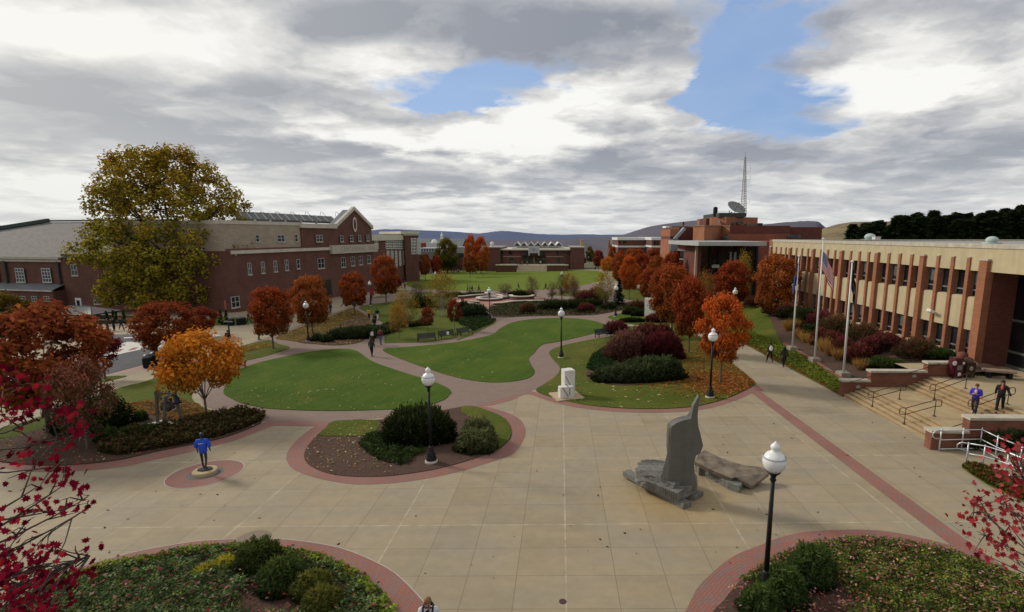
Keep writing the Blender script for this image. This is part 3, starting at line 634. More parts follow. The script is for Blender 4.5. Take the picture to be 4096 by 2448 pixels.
# --- generic helpers for image-surveyed facades
class Wall:
    def __init__(s, a, b, root=None):
        s.a = Vector((a[0], a[1])); s.b = Vector((b[0], b[1])); s.d = (s.b - s.a); s.L = s.d.length; s.d /= s.L
        s.n = Vector((s.d.y, -s.d.x))                      # outward (towards the viewer for a left-to-right wall)
        s.root = root
    def uz(s, fr, x, y):
        d = ray(fr, x, y); t = s.n.dot(s.a) / (s.n.x * d.x + s.n.y * d.y); p = CAM + d * t
        return (Vector((p.x, p.y)) - s.a).dot(s.d), p.z
    def pt(s, u, z, o=0.0):
        q = s.a + s.d * u + s.n * o; return (q.x, q.y, z)
    def slab(s, b, u0, u1, z0, z1, o0, o1, mi=0):
        v = [s.pt(u, z, o) for z in (z0, z1) for o in (o1, o0) for u in (u0, u1)]
        b.add(v, [(0, 2, 3, 1), (4, 5, 7, 6), (0, 1, 5, 4), (2, 6, 7, 3), (0, 4, 6, 2), (1, 3, 7, 5)][:], mi); return b
    def poly(s, b, pts, o0, o1, mi=0):
        n = len(pts); tri = tessellate_polygon([[Vector((u, z, 0)) for u, z in pts]])
        v = [s.pt(u, z, o1) for u, z in pts] + [s.pt(u, z, o0) for u, z in pts]
        b.add(v, [tuple(t) for t in tri] + [(i, (i + 1) % n, (i + 1) % n + n, i + n) for i in range(n)], mi)
    def window(s, u0, u1, z0, z1, cols=2, rows=2, fm=None, gm=None, sill=True, fw=.09, bare=False):
        b = MB(); s.slab(b, u0, u1, z0, z1, 0, .03); w = b.build('window', gm or M['glass'], s.root)
        if bare: return w
        b = MB()
        for i in range(cols + 1):
            u = u0 + (u1 - u0) * i / cols; s.slab(b, u - fw / 2, u + fw / 2, z0, z1, .031, .1)
        for i in range(rows + 1):
            z = z0 + (z1 - z0) * i / rows; s.slab(b, u0 - fw / 2, u1 + fw / 2, z - fw / 2, z + fw / 2, .031, .102)
        b.build('frame', fm or M['wframe'], w)
        if sill:
            b = MB(); s.slab(b, u0 - .12, u1 + .12, z0 - .22, z0 - .05, 0, .16); b.build('sill', M['cap'], w)
        return w
def block(name, label, pts, z0, z1, m, capm=None, caph=.5):
    r = thing(name, label, 'building', (pts[0][0], pts[0][1], z0));
    return r
def pm(b, name, m, root, **k):
    o = b.build(name, m, root, **k); o.matrix_parent_inverse = Matrix.Translation(-Vector(root.location)); return o
def rootfix(root):
    for o in root.children:
        o.matrix_parent_inverse = Matrix.Translation(-Vector(root.location))
# --- left hall: long brick building with gable, stone upper storey and grey roofs
def left_hall():
    A_, B_, C_ = (-56.0, 90.8), (-49.9, 119.5), (-96.0, 96.0)
    root = thing('brick_hall', 'large dark red brick hall with cream gable, pale stone upper storey and grey roof', 'building', (-56, 91, -3.3))
    W1 = Wall(A_, B_, root); W0 = Wall((-130, 106), A_, root)
    zb = -4.2
    u_g0, _ = W1.uz('e', 1620, 440); u_r, _ = W1.uz('e', 2190, 480)
    uu = lambda fr, x, y: W1.uz(fr, x, y)
    u_s0, zf = uu('e', 1480, 830)
    _, zc = uu('e', 1600, 445); _, zband1 = uu('e', 1600, 755); _, zband0 = uu('e', 1475, 828); _, zfr0 = uu('e', 1600, 895); uap, zap = uu('e', 1885, 110); _, zr = uu('e', 2180, 460)
    u_l, _ = uu('e', 1035, 600)
    bk = 26
    b = MB()
    foot = [W1.pt(u_g0 - 3.5, 0)[:2], W1.pt(u_r, 0)[:2], W1.pt(u_r, 0, -bk)[:2], W1.pt(u_g0 - 3.5, 0, -bk)[:2]]
    b = MB(); W1.slab(b, -1.0, u_r, zb, zband1, -bk, 0); pm(b, 'wall', M['brick_l'], root)
    gp = [(u_l, zband1), (u_r, zband1), (u_r, zr), (uap, zap - .5), (u_g0, zc), (u_l, zc)]
    b = MB(); W1.poly(b, gp, -1.2, -.25); pm(b, 'gable_wall', M['brick_l'], root)
    b = MB(); b.add([W1.pt(u_g0, zc, -1), W1.pt(uap, zap - .7, -1), W1.pt(u_r, zr - .2, -1), W1.pt(u_r, zr - .2, -3), W1.pt(uap, zap - .7, -3), W1.pt(u_g0, zc, -3)], [(0, 1, 4, 5), (1, 2, 3, 4)]); pm(b, 'gable_roof', M['slateroof'], root)
    b = MB()
    def rake(p, q, w, o0, o1):
        (u0, z0_), (u1, z1_) = p, q; d = Vector((u1 - u0, z1_ - z0_)).normalized(); n = Vector((-d.y, d.x)) * w
        W1.poly(b, [(u0, z0_), (u1, z1_), (u1 + n.x * 0, z1_ + w * 1.3), (u0 + n.x * 0, z0_ + w * 1.3)], o0, o1)
    rake((u_g0 - .5, zc - .1), (uap, zap - .75), .62, -.6, .15); rake((uap, zap - .75), (u_r + .3, zr - .35), .62, -.6, .15)
    W1.slab(b, u_l - .2, u_g0 - .3, zc - .35, zc + .55, -.6, .1)
    pm(b, 'gable_trim', M['pale'], root)
    uo, zo = uu('e', 1903, 405)
    b = MB(); n = 20; ro = [(uo + .85 * cos(2 * pi * i / n), zo + 1.75 * sin(2 * pi * i / n)) for i in range(n)]; ri = [(uo + .48 * cos(2 * pi * i / n), zo + 1.2 * sin(2 * pi * i / n)) for i in range(n)]
    v = [W1.pt(*q, .0) for q in ro] + [W1.pt(*q, .0) for q in ri]; b.add(v, [(i, (i + 1) % n, (i + 1) % n + n, i + n) for i in range(n)]); pm(b, 'oval_ornament', M['pale'], root)
    _, zst = uu('e', 1000, 430)
    W2 = Wall(W1.pt(-1.2, 0, -1.2)[:2], W1.pt(u_l, 0, -.5)[:2], root)
    b = MB(); W2.slab(b, 0, W2.L, zband1 - .4, zc + .1, -bk + 1, 0)
    W3 = Wall((-84, 98), W1.pt(-1.2, 0, -1.2)[:2], root); W3.slab(b, 0, W3.L - .2, zband1 - .4, zc + .1, -4, 0)
    pm(b, 'stone_upper_storey', M['block_tan'], root)
    b = MB(); W2.slab(b, -.1, W2.L, zc + .1, zc + .7, -1, .12); W3.slab(b, 0, W3.L, zc + .1, zc + .7, -1, .12); pm(b, 'parapet', M['pale'], root)
    for x0_, x1_, y0_, y1_, c_ in ((250, 318, 580, 690, 1), (612, 735, 582, 686, 2), (900, 955, 575, 686, 1)):
        ww = W2 if x0_ > 400 else W3
        a, z1_ = ww.uz('e', x0_, y0_); c, z0_ = ww.uz('e', x1_, y1_)
        if ww is W3 and c > W3.L: a, z1_ = W2.uz('e', x0_, y0_); c, z0_ = W2.uz('e', x1_, y1_); ww = W2
        ww.window(a, c, z0_, z1_, c_, 2)
    b = MB(); W1.slab(b, -1.2, u_s0, zband0, zband1 - .3, 0, .35); W0.slab(b, W0.L - 26, W0.L + .3, zband0, zband1 - .3, -.2, .35); pm(b, 'cornice', M['pale'], root)
    b = MB(); W1.slab(b, u_s0, u_r + .8, zfr0 + .1, zband1 + .1, 0, .75); fz = pm(b, 'frieze', plain('frieze_stone', (0.46, 0.42, 0.34), .1), root)
    ut, zt = uu('e', 1930, 815)
    ang = math.atan2(W1.d.y, W1.d.x)
    q = addtext('CENTENNIAL  HALL', 1.5, plain('carved_letters', (0.3, 0.26, 0.2), .1), W1.pt(ut + .3, (zfr0 + zband1) / 2 + .1, .76), (pi / 2, 0, ang), fz, .012)
    q.matrix_parent_inverse = Matrix.Translation(Vector((0, 0, 0)))
    for x0_, x1_, y0_, y1_, c_ in ((1252, 1365, 582, 685, 2), (1655, 1705, 590, 685, 1), (1820, 1868, 587, 680, 1), (1953, 2000, 583, 676, 1), (2092, 2132, 580, 672, 1),
                                   (118, 190, 1045, 1228, 2), (340, 408, 1028, 1205, 2), (548, 615, 1012, 1180, 2), (735, 800, 995, 1158, 2), (930, 988, 985, 1130, 1),
                                   (1280, 1395, 972, 1122, 2), (1668, 1745, 958, 1105, 2), (1830, 1898, 942, 1083, 2), (1963, 2025, 932, 1065, 2), (2100, 2160, 920, 1045, 2)):
        a, z1_ = uu('e', x0_, y0_); c, z0_ = uu('e', x1_, y1_)
        W1.window(a, c, z0_, z1_, c_, 2)
        if y0_ < 700:
            for o in root.children[-1:]:
                pass
    a, z1_ = uu('N', 905, 1025); c, _ = uu('N', 1030, 1030)
    b = MB(); W1.slab(b, a, c, zb, z1_, 0, .04); pm(b, 'doorway', M['glass'], root)
    zcl = W0.uz('f', 1500, 760)[1]; zcl2 = W0.uz('f', 1500, 705)[1]
    b = MB(); W0.slab(b, W0.uz('f', 1190, 900)[0], W0.L - .1, zb, zcl, -6, 0); pm(b, 'wall', M['brick_l'], root)
    b = MB(); W0.slab(b, W0.uz('f', 1150, 730)[0], W0.L, zcl, zcl2 + .1, -.5, .3); pm(b, 'cornice', M['pale'], root)
    zf1 = W0.uz('f', 600, 815)[1]; zf0 = W0.uz('f', 600, 895)[1]; uf1 = W0.uz('f', 1185, 850)[0]
    b = MB(); W0.slab(b, -15, uf1, zb, zf0, -22, -.2); pm(b, 'wall', M['brick_l'], root)
    b = MB(); W0.slab(b, -15, uf1, zf1 - .35, zf1 + .1, -1, .55); W0.slab(b, -15, uf1, zf0 - .1, zf0 + .35, -.5, .15); pm(b, 'eaves_trim', M['pale'], root)
    zl = W0.uz('f', 700, 1420)[1]; ul = W0.uz('f', 1270, 1420)[0]
    b = MB(); W0.slab(b, -15, ul, zb, zl - .2, 0, 2.2); pm(b, 'lean_to_wall', M['brick_l'], root)
    b = MB(); v = [W0.pt(-15, zl + .9, -.2), W0.pt(ul - .3, zl + .9, -.2), W0.pt(ul + .2, zl, 2.5), W0.pt(-15, zl, 2.5), W0.pt(-15, zl - .2, 2.5), W0.pt(ul + .2, zl - .2, 2.5)]; b.add(v, [(0, 3, 2, 1), (3, 4, 5, 2)]); pm(b, 'lean_to_roof', M['slateroof'], root)
    b = MB(); W0.slab(b, -15, ul + .2, zl - .25, zl - .02, 2.3, 2.62); pm(b, 'lean_to_trim', M['pale'], root)
    uL = -32; p0 = W0.pt(-25, zf1, .5); p1 = W0.pt(uf1, zf1, .5)
    ur, zrd = W0.uz('f', 900, 115)
    dback = 17
    Wb = Wall((W0.a - W0.n * dback)[:], (W0.b - W0.n * dback)[:], root)
    r0u, rz = Wb.uz('f', 950, 140); r1u, rz1 = Wb.uz('f', 1900, 135); lu, lz = Wb.uz('f', 0, 540)
    rz = (rz + rz1) / 2
    b = MB(); v = [W0.pt(-25, zf1, .6), W0.pt(uf1 + 22, zf1, .6), Wb.pt(r1u + 25, rz), Wb.pt(r0u, rz), Wb.pt(r0u, rz, -18), Wb.pt(-25, zf1, -18)]
    b.add(v, [(0, 1, 2, 3)]); b.add([Wb.pt(r0u, rz), Wb.pt(r1u + 25, rz), Wb.pt(r1u + 25, zf1, -17), Wb.pt(-25, zf1, -17), W0.pt(-25, zf1, .6)], [(0, 1, 2, 3), (0, 3, 4)])
    pm(b, 'roof', M['roof'], root)
    b = MB(); b.bar(W0.pt(-25, zf1 + .3, .6), Wb.pt(r0u, rz + .45), 1.0, .75); b.bar(Wb.pt(r0u, rz + .3), Wb.pt(r1u + 20, rz + .3), .5, .35); pm(b, 'ridge_edge', plain('dark_roof_edge', (0.05, 0.07, 0.065), .2), root)
    for x0_, x1_, y0_, y1_, c_, r_ in ((280, 490, 1035, 1300, 3, 4), (790, 1000, 1035, 1300, 3, 4), (-230, -10, 1035, 1300, 3, 4)):
        a, z1_ = W0.uz('f', x0_ + 15, y0_); c, z0_ = W0.uz('f', x1_ + 10, y1_); W0.window(a, c, z0_, z1_, c_, r_, fw=.14)
    a, z1_ = W0.uz('f', 1375, 965); c, z0_ = W0.uz('f', 1520, 1170); W0.window(a, c, z0_, z1_, 2, 2)
    for x_ in (85, 1115):
        a, _ = W0.uz('f', x_, 900); b = MB(); W0.slab(b, a - .2, a + .25, zl + .8, zf0, -.1, .25); pm(b, 'downpipe', plain('dark_downpipe', (0.06, 0.055, 0.05), .1), root)
    wl, wz1 = W0.uz('T', 850, 190); _, wz0 = W0.uz('T', 990, 320)
    for x_ in (850, 1185, 1545, 1905, 2265):
        a, _ = W0.uz('T', x_, 190); c, _ = W0.uz('T', x_ + 150, 190); W0.window(a, c, wz0, wz1, 2, 2)
    for x_ in (1875, 2055, 2240):
        a, _ = W0.uz('B', x_, 590); c, _ = W0.uz('B', x_ + 75, 590); W0.window(a, c, wz0, wz1, 2, 2)
    for x_ in (1085, 1440, 1875, 2035, 2220):
        a, z1_ = W0.uz('B', x_, 290); c, z0_ = W0.uz('B', x_ + 70, 360); W0.window(a, c, z0_, z1_, 2, 2)
    for x_ in (200, 310, 430):
        a, z1_ = W0.uz('B', x_, 570); c, z0_ = W0.uz('B', x_ + 55, 620); a2 = a
        w_ = Wall((W0.a + W0.n * 2.2)[:], (W0.b + W0.n * 2.2)[:], root); a, z1_ = w_.uz('B', x_, 570); c, z0_ = w_.uz('B', x_ + 55, 620); w_.window(a, c, z0_, z1_, 2, 2, sill=False)
    a, z1_ = uu('M', 55, 215); c, z0_ = uu('M', 140, 305); W1.window(a, c, z0_, z1_, 2, 2)
    a, z1_ = W0.uz('T', 490, 200); c, z0_ = W0.uz('T', 625, 350)
    b = MB(); W0.slab(b, a, c, z0_ - .8, z1_, 0, .1); dd = pm(b, 'door', M['white'], root)
    b = MB(); W0.slab(b, a + .35, c - .35, z0_ - .5, z1_ - .45, .1, .13); pm(b, 'door_pane', M['glass'], dd if False else root)
    zs0 = W1.uz('e', 700, 345)[1] ; zs1 = W1.uz('e', 700, 232)[1]
    WS = Wall(W1.pt(-14, 0, -7)[:2], W1.pt(u_g0 + 1, 0, -7)[:2], root)
    z0_, z1_ = WS.uz('e', 1000, 345)[1], WS.uz('e', 1000, 230)[1]
    def scr(u, t): return WS.pt(u + t * 1.9, z0_ + (z1_ - z0_) * t, -t * 3.0)
    uend = WS.uz('e', 1620, 300)[0]; ust = WS.uz('e', -60, 300)[0]
    b = MB(); b.add([scr(ust, 0), scr(uend, 0), scr(uend, 1), scr(ust, 1)], [(0, 1, 2, 3)]); b.bar(WS.pt(ust, z0_ - .15), WS.pt(uend, z0_ - .15), .3, .45); pm(b, 'rooftop_screen', plain('dark_slatted_screen', (0.11, 0.115, 0.115), .1, 2), root)
    b = MB()
    nsl = 15; us = [WS.uz('e', 200 + 127 * i, 345)[0] for i in range(-1, 13)]
    for u in us:
        if u < uend: b.bar(Vector(scr(u, 0)) + Vector((0, -.05, .05)), Vector(scr(u, 1)) + Vector((0, -.05, .05)), .14, .1)
    pm(b, 'screen_ribs', plain('pale_screen_ribs', (0.4, 0.4, 0.38), .1), root)
    b = MB()
    for x_ in (232, 487, 740, 995, 1255, 1518):
        u, _ = WS.uz('e', x_, 370); W_ = WS.slab(b, u - .25, u + .25, z0_ - 1.5, z0_, 0, .3)
    pm(b, 'screen_posts', plain('grey_posts', (0.4, 0.41, 0.4), .1), root)
    for x_ in (232, 477, 722, 965, 1210, 1458, 1705):
        u, z_ = WS.uz('e', x_, 188); b = MB(); b.tube([WS.pt(u - .9 + 1.9, z1_, -3), WS.pt(u - .1 + 1.0, z_, -2.6), WS.pt(u + .2 + 1, z_ - .1, -2.5), WS.pt(u + .9 + 1.4, z1_ - .3, -2.2)], .05, 5); pm(b, 'roof_hoop', M['slateroof'], root)
    rootfix(root)
left_hall()
# --- second brick hall further along on the left
def second_hall():
    root = thing('brick_hall', 'distant brick academic hall with flat cream cornices and tall white framed windows', 'building', (-42, 165, -4))
    a = PY('Z', 0, 280, 142); c = PY('Z', 585, 290, 172)
    W1 = Wall((a.x - 6, 136), (c.x, 172), root); zt = W1.uz('Z', 400, 290)[1]; zb = -5.5
    b = MB(); W1.slab(b, 0, W1.L, zb, zt - 1.5, -24, 0); pm(b, 'wall', M['brick_l'], root)
    b = MB(); W1.slab(b, 0, W1.L, zt - 1.6, zt, -24, .5); pm(b, 'cornice', M['cream'], root)
    b = MB(); W1.slab(b, 0, W1.L, zt, zt + .1, -23, .2); pm(b, 'roof', M['cap'], root)
    c2 = PY('Z', 865, 290, 176); W2 = Wall((c.x, 170), (c2.x, 173), root); zt2 = W2.uz('Z', 700, 222)[1]; zt3 = W2.uz('Z', 700, 300)[1]
    b = MB(); W2.slab(b, 0, W2.L, zb, zt3, -16, .8); pm(b, 'tower_wall', M['brick_l'], root)
    b = MB(); W2.slab(b, -1.5, W2.L + .2, zt2 - .8, zt2, -17, 1.5); W2.slab(b, -.3, W2.L, zt3, zt2 - .8, -17, 1.1); pm(b, 'tower_cornice', M['cream'], root)
    wh = plain('white_window_frame', (0.62, 0.63, 0.6), .06)
    for x0_, x1_ in ((205, 275), (285, 355), (365, 430), (440, 505), (515, 578), (-10, 60)):
        u0, z1_ = W1.uz('Z', x0_, 410); u1, z0_ = W1.uz('Z', x1_, 555); W1.window(u0, u1, z0_, z1_, 2, 3, wh, M['glass2'], fw=.22, sill=False)
    for x0_, x1_, y1_ in ((225, 272, 700), (305, 355, 745), (385, 435, 920), (462, 505, 880), (535, 580, 860)):
        u0, z1_ = W1.uz('Z', x0_, 605); u1, z0_ = W1.uz('Z', x1_, y1_); W1.window(u0, u1, z0_, z1_, 2, 6 if y1_ > 800 else 3, wh, M['glass2'], fw=.22, sill=False)
    for x0_, x1_ in ((680, 780), (795, 858)):
        u0, z1_ = W2.uz('Z', x0_, 355); u1, z0_ = W2.uz('Z', x1_, 655); q = W2.window(u0, u1, z0_, z1_, 3, 5, wh, M['glass2'], fw=.2, sill=False)
        for o in (q, *q.children): o.location = (W2.n.x * .82, W2.n.y * .82, 0) if o is q else (0, 0, 0)
    rootfix(root)
second_hall()
# --- library at the head of the lawn
def library():
    root = thing('library_building', 'low brick library with zigzag skylight roof and white entrance screen beyond the far lawn', 'building', (-15, 240, -5))
    Y = 238.0
    def X_(x, yy=700, dy=0): return PY('Y', x, yy, Y + dy).x
    def Z_(y, dy=0): return PY('Y', 1300, y, Y + dy).z
    zg = gz(-10, 235)
    zb = Z_(1008)
    b = MB(); b.box(X_(725), X_(2095), Y + 3, Y + 40, zb - 3, Z_(735, 3)); pm(b, 'wall', M['brick_l'], root)
    for x0_, x1_ in ((430, 725), (2095, 2365)):
        b = MB(); b.box(X_(x0_), X_(x1_), Y, Y + 30, zb - 3, Z_(690)); pm(b, 'wing_wall', M['brick_l'], root)
        b = MB(); b.box(X_(x0_) - .4, X_(x1_) + .4, Y - .4, Y + 30, Z_(690), Z_(668)); pm(b, 'wing_roof', plain('grey_mauve_roof', (0.3, 0.27, 0.26), .1), root)
    b = MB(); b.box(X_(725), X_(2095), Y + 1.5, Y + 38, Z_(735), Z_(712)); b.box(X_(930), X_(1990), Y + 6, Y + 30, Z_(712), Z_(690)); pm(b, 'roof_fascia', M['cream'], root)
    xs = [1030, 1170, 1310, 1450, 1590, 1730, 1870]
    for i, x in enumerate(xs):
        w_ = X_(x + 72) - X_(x - 68); xa = X_(x); z0_, z1_ = Z_(655), Z_(578)
        b = MB(); yb = Y + 8; v = [(xa - w_ / 2, yb, z0_), (xa, yb, z1_), (xa + w_ / 2, yb, z0_), (xa - w_ / 2 - 1, yb + 22, z0_), (xa - 1, yb + 22, z1_), (xa + w_ / 2 - 1, yb + 22, z0_)]
        b.add(v, [(0, 2, 1)], 1); b.add(v, [(0, 1, 4, 3), (1, 2, 5, 4)], 0)
        b.bar(v[0], v[1], .4, .3); b.bar(v[1], v[2], .4, .3)
        pm(b, 'sawtooth_skylight', [plain('cream_skylight', (0.6, 0.62, 0.55), .1), M['glass2']], root)
    b = MB(); b.box(X_(1280), X_(1495), Y - 1.2, Y - .8, Z_(785), Z_(660)); b.box(X_(1285), X_(1300), Y - 1.2, Y - .7, Z_(835), Z_(785)); b.box(X_(1475), X_(1492), Y - 1.2, Y - .7, Z_(835), Z_(785)); es = pm(b, 'entrance_screen', plain('white_screen', (0.55, 0.58, 0.6), .05), root)
    b = MB()
    for i in range(9):
        xx = X_(1300) + (X_(1472) - X_(1300)) * i / 8; b.box(xx - .06, xx + .06, Y - 1.35, Y - 1.2, Z_(775), Z_(675))
    b.box(X_(1365), X_(1410), Y - 1.4, Y - 1.2, Z_(745), Z_(705)); pm(b, 'screen_bars', plain('grey_screen_bars', (0.25, 0.28, 0.3), .05), root)
    b = MB(); b.box(X_(1140), X_(1600), Y - 1.0, Y + 3, Z_(850), Z_(835)); pm(b, 'entrance_canopy', M['black'], root)
    for x0_, x1_, y0_, y1_ in ((735, 770, 745, 985), (885, 970, 745, 820), (895, 975, 870, 970), (1190, 1280, 745, 830), (1500, 1600, 745, 830), (1820, 1900, 745, 840), (1825, 1900, 865, 980), (2030, 2090, 745, 820), (1180, 1290, 870, 985), (1510, 1610, 870, 985), (1310, 1370, 870, 1000), (1395, 1470, 870, 1000)):
        b = MB(); b.box(X_(x0_), X_(x1_), Y + 2.85, Y + 2.99, Z_(y1_), Z_(y0_)); w_ = pm(b, 'window', M['glass2'], root)
    b = MB(); b.box(X_(770), X_(1140), Y + 2.8, Y + 2.98, Z_(868), Z_(852)); b.box(X_(1620), X_(1960), Y + 2.8, Y + 2.98, Z_(868), Z_(852)); b.box(X_(1370), X_(1395), Y + 2.4, Y + 2.8, Z_(1005), Z_(850)); pm(b, 'stone_band', plain('pinkish_band', (0.4, 0.25, 0.2), .1), root)
    rootfix(root)
    t = thing('entrance_terrace', 'raised brick walled terrace with wide steps in front of the library', 'terrace', (-15, 232, -5))
    zt = PY('Y', 1300, 1010, 234).z; zg = gz(-12, 225)
    b = MB(); b.box(X_(720), X_(2000), 229, 241, zg - .5, zt); pm(b, 'terrace_floor', M['concrete'], t)
    x0_, x1_ = PY('Y', 1060, 1080, 226).x, PY('Y', 1640, 1080, 226).x
    b = MB()
    for i in range(7): b.box(x0_, x1_, 222 + i, 229.0, zg - .5 + i * .001, zg + .05 + (zt - zg) * (i + 1) / 8)
    pm(b, 'steps', M['concrete'], t)
    for s_, xs_ in ((-1, x0_), (1, x1_)):
        b = MB(); b.box(min(xs_, xs_ + s_ * 9), max(xs_, xs_ + s_ * 9), 225, 229.0, zg - .5, zt + .1); b.box(min(xs_, xs_ + s_ * 9) - .1, max(xs_, xs_ + s_ * 9) + .1, 224.8, 225.8, zt + .1, zt + .5, 1); pm(b, 'terrace_wall', [M['brick_l'], M['cream']], t)
    rootfix(t)
library()
# --- brick buildings right of centre
def boxpx(root, name, fr, x0, x1, yt, Y, depth, m, zb=-3.0, side=None, yb=None):
    a, c = PY(fr, x0, yt, Y), PY(fr, x1, yt, Y)
    b = MB(); z0 = PY(fr, x0, yb, Y).z if yb is not None else zb
    b.box(a.x, c.x, Y, Y + depth, z0, (a.z + c.z) / 2); return pm(b, name, m, root)
def student_centre():
    root = thing('student_centre', 'stepped orange and dark red brick building with a wide grey canopy and rooftop penthouse', 'building', (25, 110, 0))
    boxpx(root, 'wall', 'c', 1310, 2483, 595, 112, 30, M['brick_d'])
    a = PY('c', 2483, 600, 112); c = PY('R', 550, 268, 112); b = MB(); b.box(a.x, c.x, 113, 140, -3, PY('R', 400, 262, 112).z); pm(b, 'wall', M['brick_d'], root)
    b = MB()
    a = PY('c', 1270, 755, 103); c = PY('R', 220, 340, 103); b.box(a.x, c.x, 103, 112, -2, a.z); pm(b, 'lower_wall', brick_mat('mid_brick_wall', (0.3, 0.105, 0.06), (0.25, 0.085, 0.05), (0.2, 0.1, 0.07), 2.6), root)
    def face(pts, depth, m, name='wall'):
        b = MB(); n = len(pts);
        f0 = [(x, y) for x, y, z in pts]; zt = pts[0][2]
        b.prism(f0, -3.0, zt); return pm(b, name, m, root)
    Y = 106
    p = [PY('c', x, 600, yy) for x, yy in ((595, 118), (600, 104), (815, 100), (1150, 106), (1310, 104))]; zt = PY('c', 815, 610, 102).z
    face([(q.x, q.y, zt) for q in p] + [(p[-1].x, 135, zt), (p[0].x, 135, zt)], 0, M['brick_o'])
    b = MB(); q = [PY('c', x, 600, yy) for x, yy in ((590, 119), (595, 103.8), (815, 99.8), (1150, 105.8), (1312, 103.8))]
    pts = [(v.x, v.y) for v in q] + [(q[-1].x, 136), (q[0].x, 136)]; b.prism(pts, zt, zt + .25); pm(b, 'parapet', plain('brown_coping', (0.2, 0.12, 0.08), .1), root)
    a, c = PY('c', 1160, 795, 103.2), PY('c', 1265, 870, 103.2); b = MB(); b.box(a.x, c.x, 102.7, 103.6, c.z, a.z); pm(b, 'window', M['glass2'], root)
    boxpx(root, 'wall', 'c', 330, 600, 620, 112, 20, M['brick_d'])
    a, c = PY('c', 150, 680, 108), PY('c', 330, 650, 108)
    b = MB(); zt2 = PY('c', 240, 665, 108).z; zb2 = PY('c', 240, 800, 108).z
    b.box(a.x, c.x, 108, 118, zb2, zt2); b.box(a.x, PY('c', 210, 700, 108).x, 108, 118, -3, PY('c', 180, 860, 108).z); pm(b, 'stair_tower', M['brick_o'], root)
    b = MB(); e0, e1, e2 = PY('c', 425, 645, 107), PY('c', 230, 860, 107), PY('c', 230, 1080, 107)
    b.bar(e0, e1, 1.6, .5); b.bar(e1, e2, 1.6, .5); pm(b, 'sloping_glazing', plain('grey_blue_glazing', (0.24, 0.28, 0.3), .1, rough=.3), root)
    a, c = PY('c', 160, 805, 108), PY('c', 250, 850, 108); b = MB(); b.box(a.x, c.x, 108.5, 109, c.z, a.z); pm(b, 'window', M['glass'], root)
    a, c = PY('c', 300, 910, 100), PY('c', 700, 925, 92)
    W_ = Wall((a.x, 100), (c.x, 92), root); zt_ = (a.z + c.z) / 2 ; zb_ = PY('c', 500, 1065, 96).z
    b = MB(); W_.slab(b, 0, W_.L, zb_, zt_ - .1, -12, 0); pm(b, 'orange_wing', M['brick_o'], root)
    b = MB(); W_.slab(b, 0, W_.L, -3, zb_, -12, -.6); g_ = pm(b, 'glazed_wall', M['glass'], root)
    b = MB(); zz = [PY('c', 500, y, 96).z for y in (1275, 1420)]
    for z in zz: W_.slab(b, 0, W_.L, z, z + .25, -.59, -.4)
    W_.slab(b, 0, W_.L, zb_ - .25, zb_, -.59, .05); pm(b, 'glazing_band', plain('grey_glazing_band', (0.2, 0.2, 0.19), .1), root)
    Yc = 88
    a, c = PY('c', 690, 990, Yc), PY('c', 760, 990, Yc)
    b = MB(); b.box(a.x, c.x, Yc, Yc + 10, -3, PY('c', 700, 985, Yc).z); pm(b, 'canopy_pier', M['brick_d'], root)
    b = MB(); b.box(a.x - .35, a.x, Yc - .1, Yc + .4, -3, PY('c', 700, 985, Yc).z); pm(b, 'pier_edge', plain('pale_pier_edge', (0.38, 0.28, 0.22), .1), root)
    a, c = PY('c', 760, 990, Yc + 3), PY('c', 1830, 990, Yc + 3); b = MB(); b.box(a.x, c.x, Yc + 3, Yc + 3.2, -3, a.z); pm(b, 'glazed_entrance', glass_dark('entrance_glass', (0.015, 0.017, 0.015), .15), root)
    b = MB()
    for x in (1100, 1440, 1830, 930):
        q = PY('c', x, 990, Yc + 2.9); b.box(q.x - .18, q.x + .18, Yc + 2.6, Yc + 3.0, -3, q.z)
    pm(b, 'mullions', M['black'], root)
    for x in (1300, 1385):
        q, q2 = PY('c', x, 1105, Yc + 2.8), PY('c', x + 28, 1300, Yc + 2.8); b = MB(); b.box(q.x, q2.x, Yc + 2.5, Yc + 2.8, q2.z, q.z); pm(b, 'steel_column', plain('grey_green_column', (0.3, 0.34, 0.32), .05), root)
    q, q2 = PY('c', 950, 1350, Yc + 2), PY('c', 1085, 1410, Yc + 2); b = MB(); b.box(q.x, q2.x, Yc + 1.5, Yc + 2.2, q2.z, q.z); pm(b, 'lit_balcony', plain('pale_green_panel', (0.4, 0.47, 0.4), .05), root)
    q, q2 = PY('b', 840, 650, Yc), PY('b', 1290, 850, Yc); b = MB(); b.box(q.x - 6, q2.x + 3, Yc - .3, Yc + 2.5, -3, q2.z); pm(b, 'plinth', M['brick_d'], root)
    b = MB(); b.box(q.x, q2.x, Yc - .1, Yc + .1, q2.z, q.z); pm(b, 'window', plain('reflective_window', (0.16, 0.19, 0.17), .3, 1.5, .1, spec=.6), root)
    b = MB()
    for x in (930, 1090):
        g = PY('b', x, 700, Yc - .3); b.box(g.x - .15, g.x + .15, Yc - .35, Yc - .1, q2.z, q.z)
    pm(b, 'mullions', M['black'], root)
    a, c = PY('c', 590, 910, 84), PY('c', 2025, 905, 84); zc1, zc0 = PY('c', 1300, 905, 84).z, PY('c', 1300, 985, 84).z
    b = MB(); a2 = PY('c', 700, 900, 84); b.prism([(a.x, 90), (PY('c', 700, 950, 84).x, 84), (c.x, 84), (c.x, 103), (a.x, 103)], zc0, zc1); pm(b, 'canopy', M['greyt'], root)
    b = MB(); a_, c_ = PY('c', 1830, 990, 93), PY('c', 2100, 900, 93); b.box(a_.x, c_.x + 4, 93, 104, -3, c_.z); pm(b, 'side_wall', brick_mat('mid_brick_wall', (0, 0, 0), (0, 0, 0), (0, 0, 0)), root)
